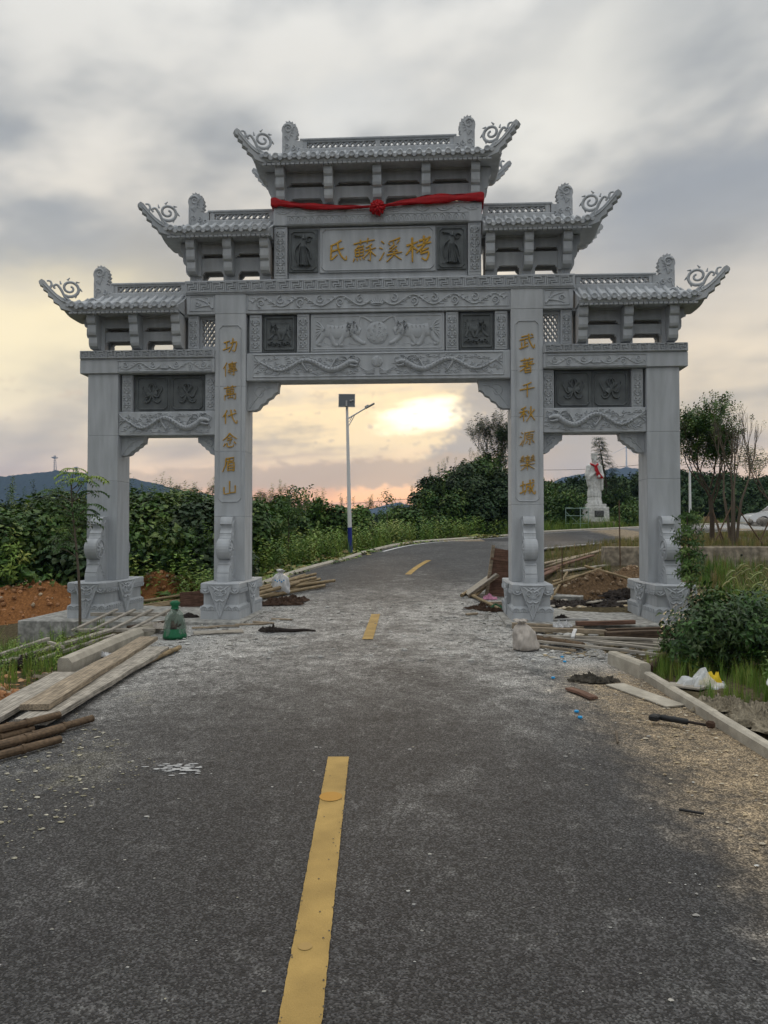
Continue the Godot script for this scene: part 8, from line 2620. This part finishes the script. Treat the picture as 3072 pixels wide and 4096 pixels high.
	var SD = [Color(0.42, 0.34, 0.22), Color(0.34, 0.27, 0.18), Color(0.5, 0.44, 0.34)]
	chips("stone_chips", "pale stone chips strewn over the dusty road at the gateway", [-3.3, -9.5, 2.8, -9.2, 2.4, -15, -2.2, -16, -3.4, -12], 2600, 0.1, 0.8, WH, 501, func(x, z): return 0.15 + 0.85 * smoothstep(0.3, 2.4, abs(x + 0.3)))
	chips("road_grit", "small pale grit scattered on the asphalt", [-3.5, -2, 2.8, -2, 2.8, -10, -3.5, -10], 1000, 0.06, 0.26, WH + [Color(0.3, 0.28, 0.22)], 502, func(x, z): return 0.25 + 0.75 * smoothstep(1.0, 3.0, abs(x + 0.3)))
	chips("gutter_gravel", "gravel and sand crumbs along the right kerb", [1.7, -3.0, 2.78, -3.0, 2.78, -8.6, 2.0, -8.6], 1400, 0.05, 0.34, SD, 503, func(x, z): return smoothstep(1.6, 2.7, x))
	chips("left_gravel", "greenish gravel along the left edge of the asphalt", [-3.5, -2.5, -2.2, -3.0, -1.6, -5.5, -2.4, -6.4, -3.4, -6], 1300, 0.06, 0.34, [Color(0.34, 0.31, 0.22), Color(0.26, 0.24, 0.17), Color(0.45, 0.42, 0.34)], 504)
	chips("slab_rubble", "broken stone and wood chips in front of the right slab", [2.0, -9.4, 4.4, -9.4, 4.8, -12.0, 2.0, -12.0], 700, 0.3, 1.4, SD + WH, 505)
	chips("bay_rubble", "broken stone and scraps strewn behind the right slab", [2.7, -14.4, 5.4, -14.4, 5.8, -16.6, 3.0, -16.2], 900, 0.3, 1.6, SD + [Color(0.2, 0.16, 0.12)], 506)
	chips("verge_rubble", "soil crumbs and stones on the left verge", [-3.7, -6.5, -3.7, -9, -5, -10, -5.5, -7], 500, 0.3, 1.3, [Color(0.36, 0.2, 0.1), Color(0.42, 0.26, 0.15), Color(0.3, 0.18, 0.1)], 507)
	# the red sash over the frieze
	var sa = thing("silk_streamer", "red silk sash with a rosette knot hung across the gateway's frieze", "sash", Vector3.ZERO)
	sa.transform = gate_at
	for s in [-1, 1]:
		var rows = []
		for i in 25:
			var t = i / 24.0
			var x = s * lerp(0.06, 1.83, t)
			var yc = lerp(7.075, 7.2, pow(t, 1.3)) + (0.0 if s < 0 else 0.05 * sin(t * PI)) - (0.035 * sin(t * PI) if s < 0 else 0.0)
			var hw = lerp(0.024, 0.06, smoothstep(0.0, 0.5, t)) * (1.0 + (0.25 * sin(PI * clamp((t - 0.2) / 0.6, 0.0, 1.0)) if s > 0 else -0.2))
			if t > 0.92: hw = 0.075
			var line = PackedVector3Array()
			for j in 10:
				var a = TAU * j / 10
				line.append(Vector3(x, yc + sin(a) * hw * (1.0 + 0.3 * sin(i * 0.7 + j * 2.3)), 0.368 + cos(a) * 0.022 + 0.016 * sin(j * 2.5 + i * 0.5)))
			rows.append(line)
		mb = MB.new(); mb.grid(rows, true, s < 0)
		obj("silk_length", mb, M.red_silk, sa)
		mb = MB.new(); mb.box(Vector3(s * 1.836, 7.2, 0.03), Vector3(0.03, 0.14, 0.7), 0.012); obj("silk_return", mb, M.red_silk, sa)
	mb = MB.new()
	for k in 26:
		var a = k * 2.4; var f = 1.0 - k / 26.0
		var c = Vector3(0.02 + cos(a) * 0.1 * sqrt(1.0 - f * f), 7.04 + sin(a) * 0.1 * sqrt(1.0 - f * f), 0.38 + 0.09 * f)
		mb.at(Transform3D(Basis(Vector3(0, 0, 1), a) * Basis(Vector3.UP, 0.5), c)); mb.lathe([[0.0, -0.03], [0.04, -0.02], [0.052, 0.0], [0.035, 0.025], [0.0, 0.03]], 8)
	obj("rosette", mb, M.red_silk, sa)

func _ready():
	rng.seed = 77
	set_camera_and_light()
	make_materials()
	build_ground()
	build_gate()
	build_surroundings()
	build_debris()
	build_plants()
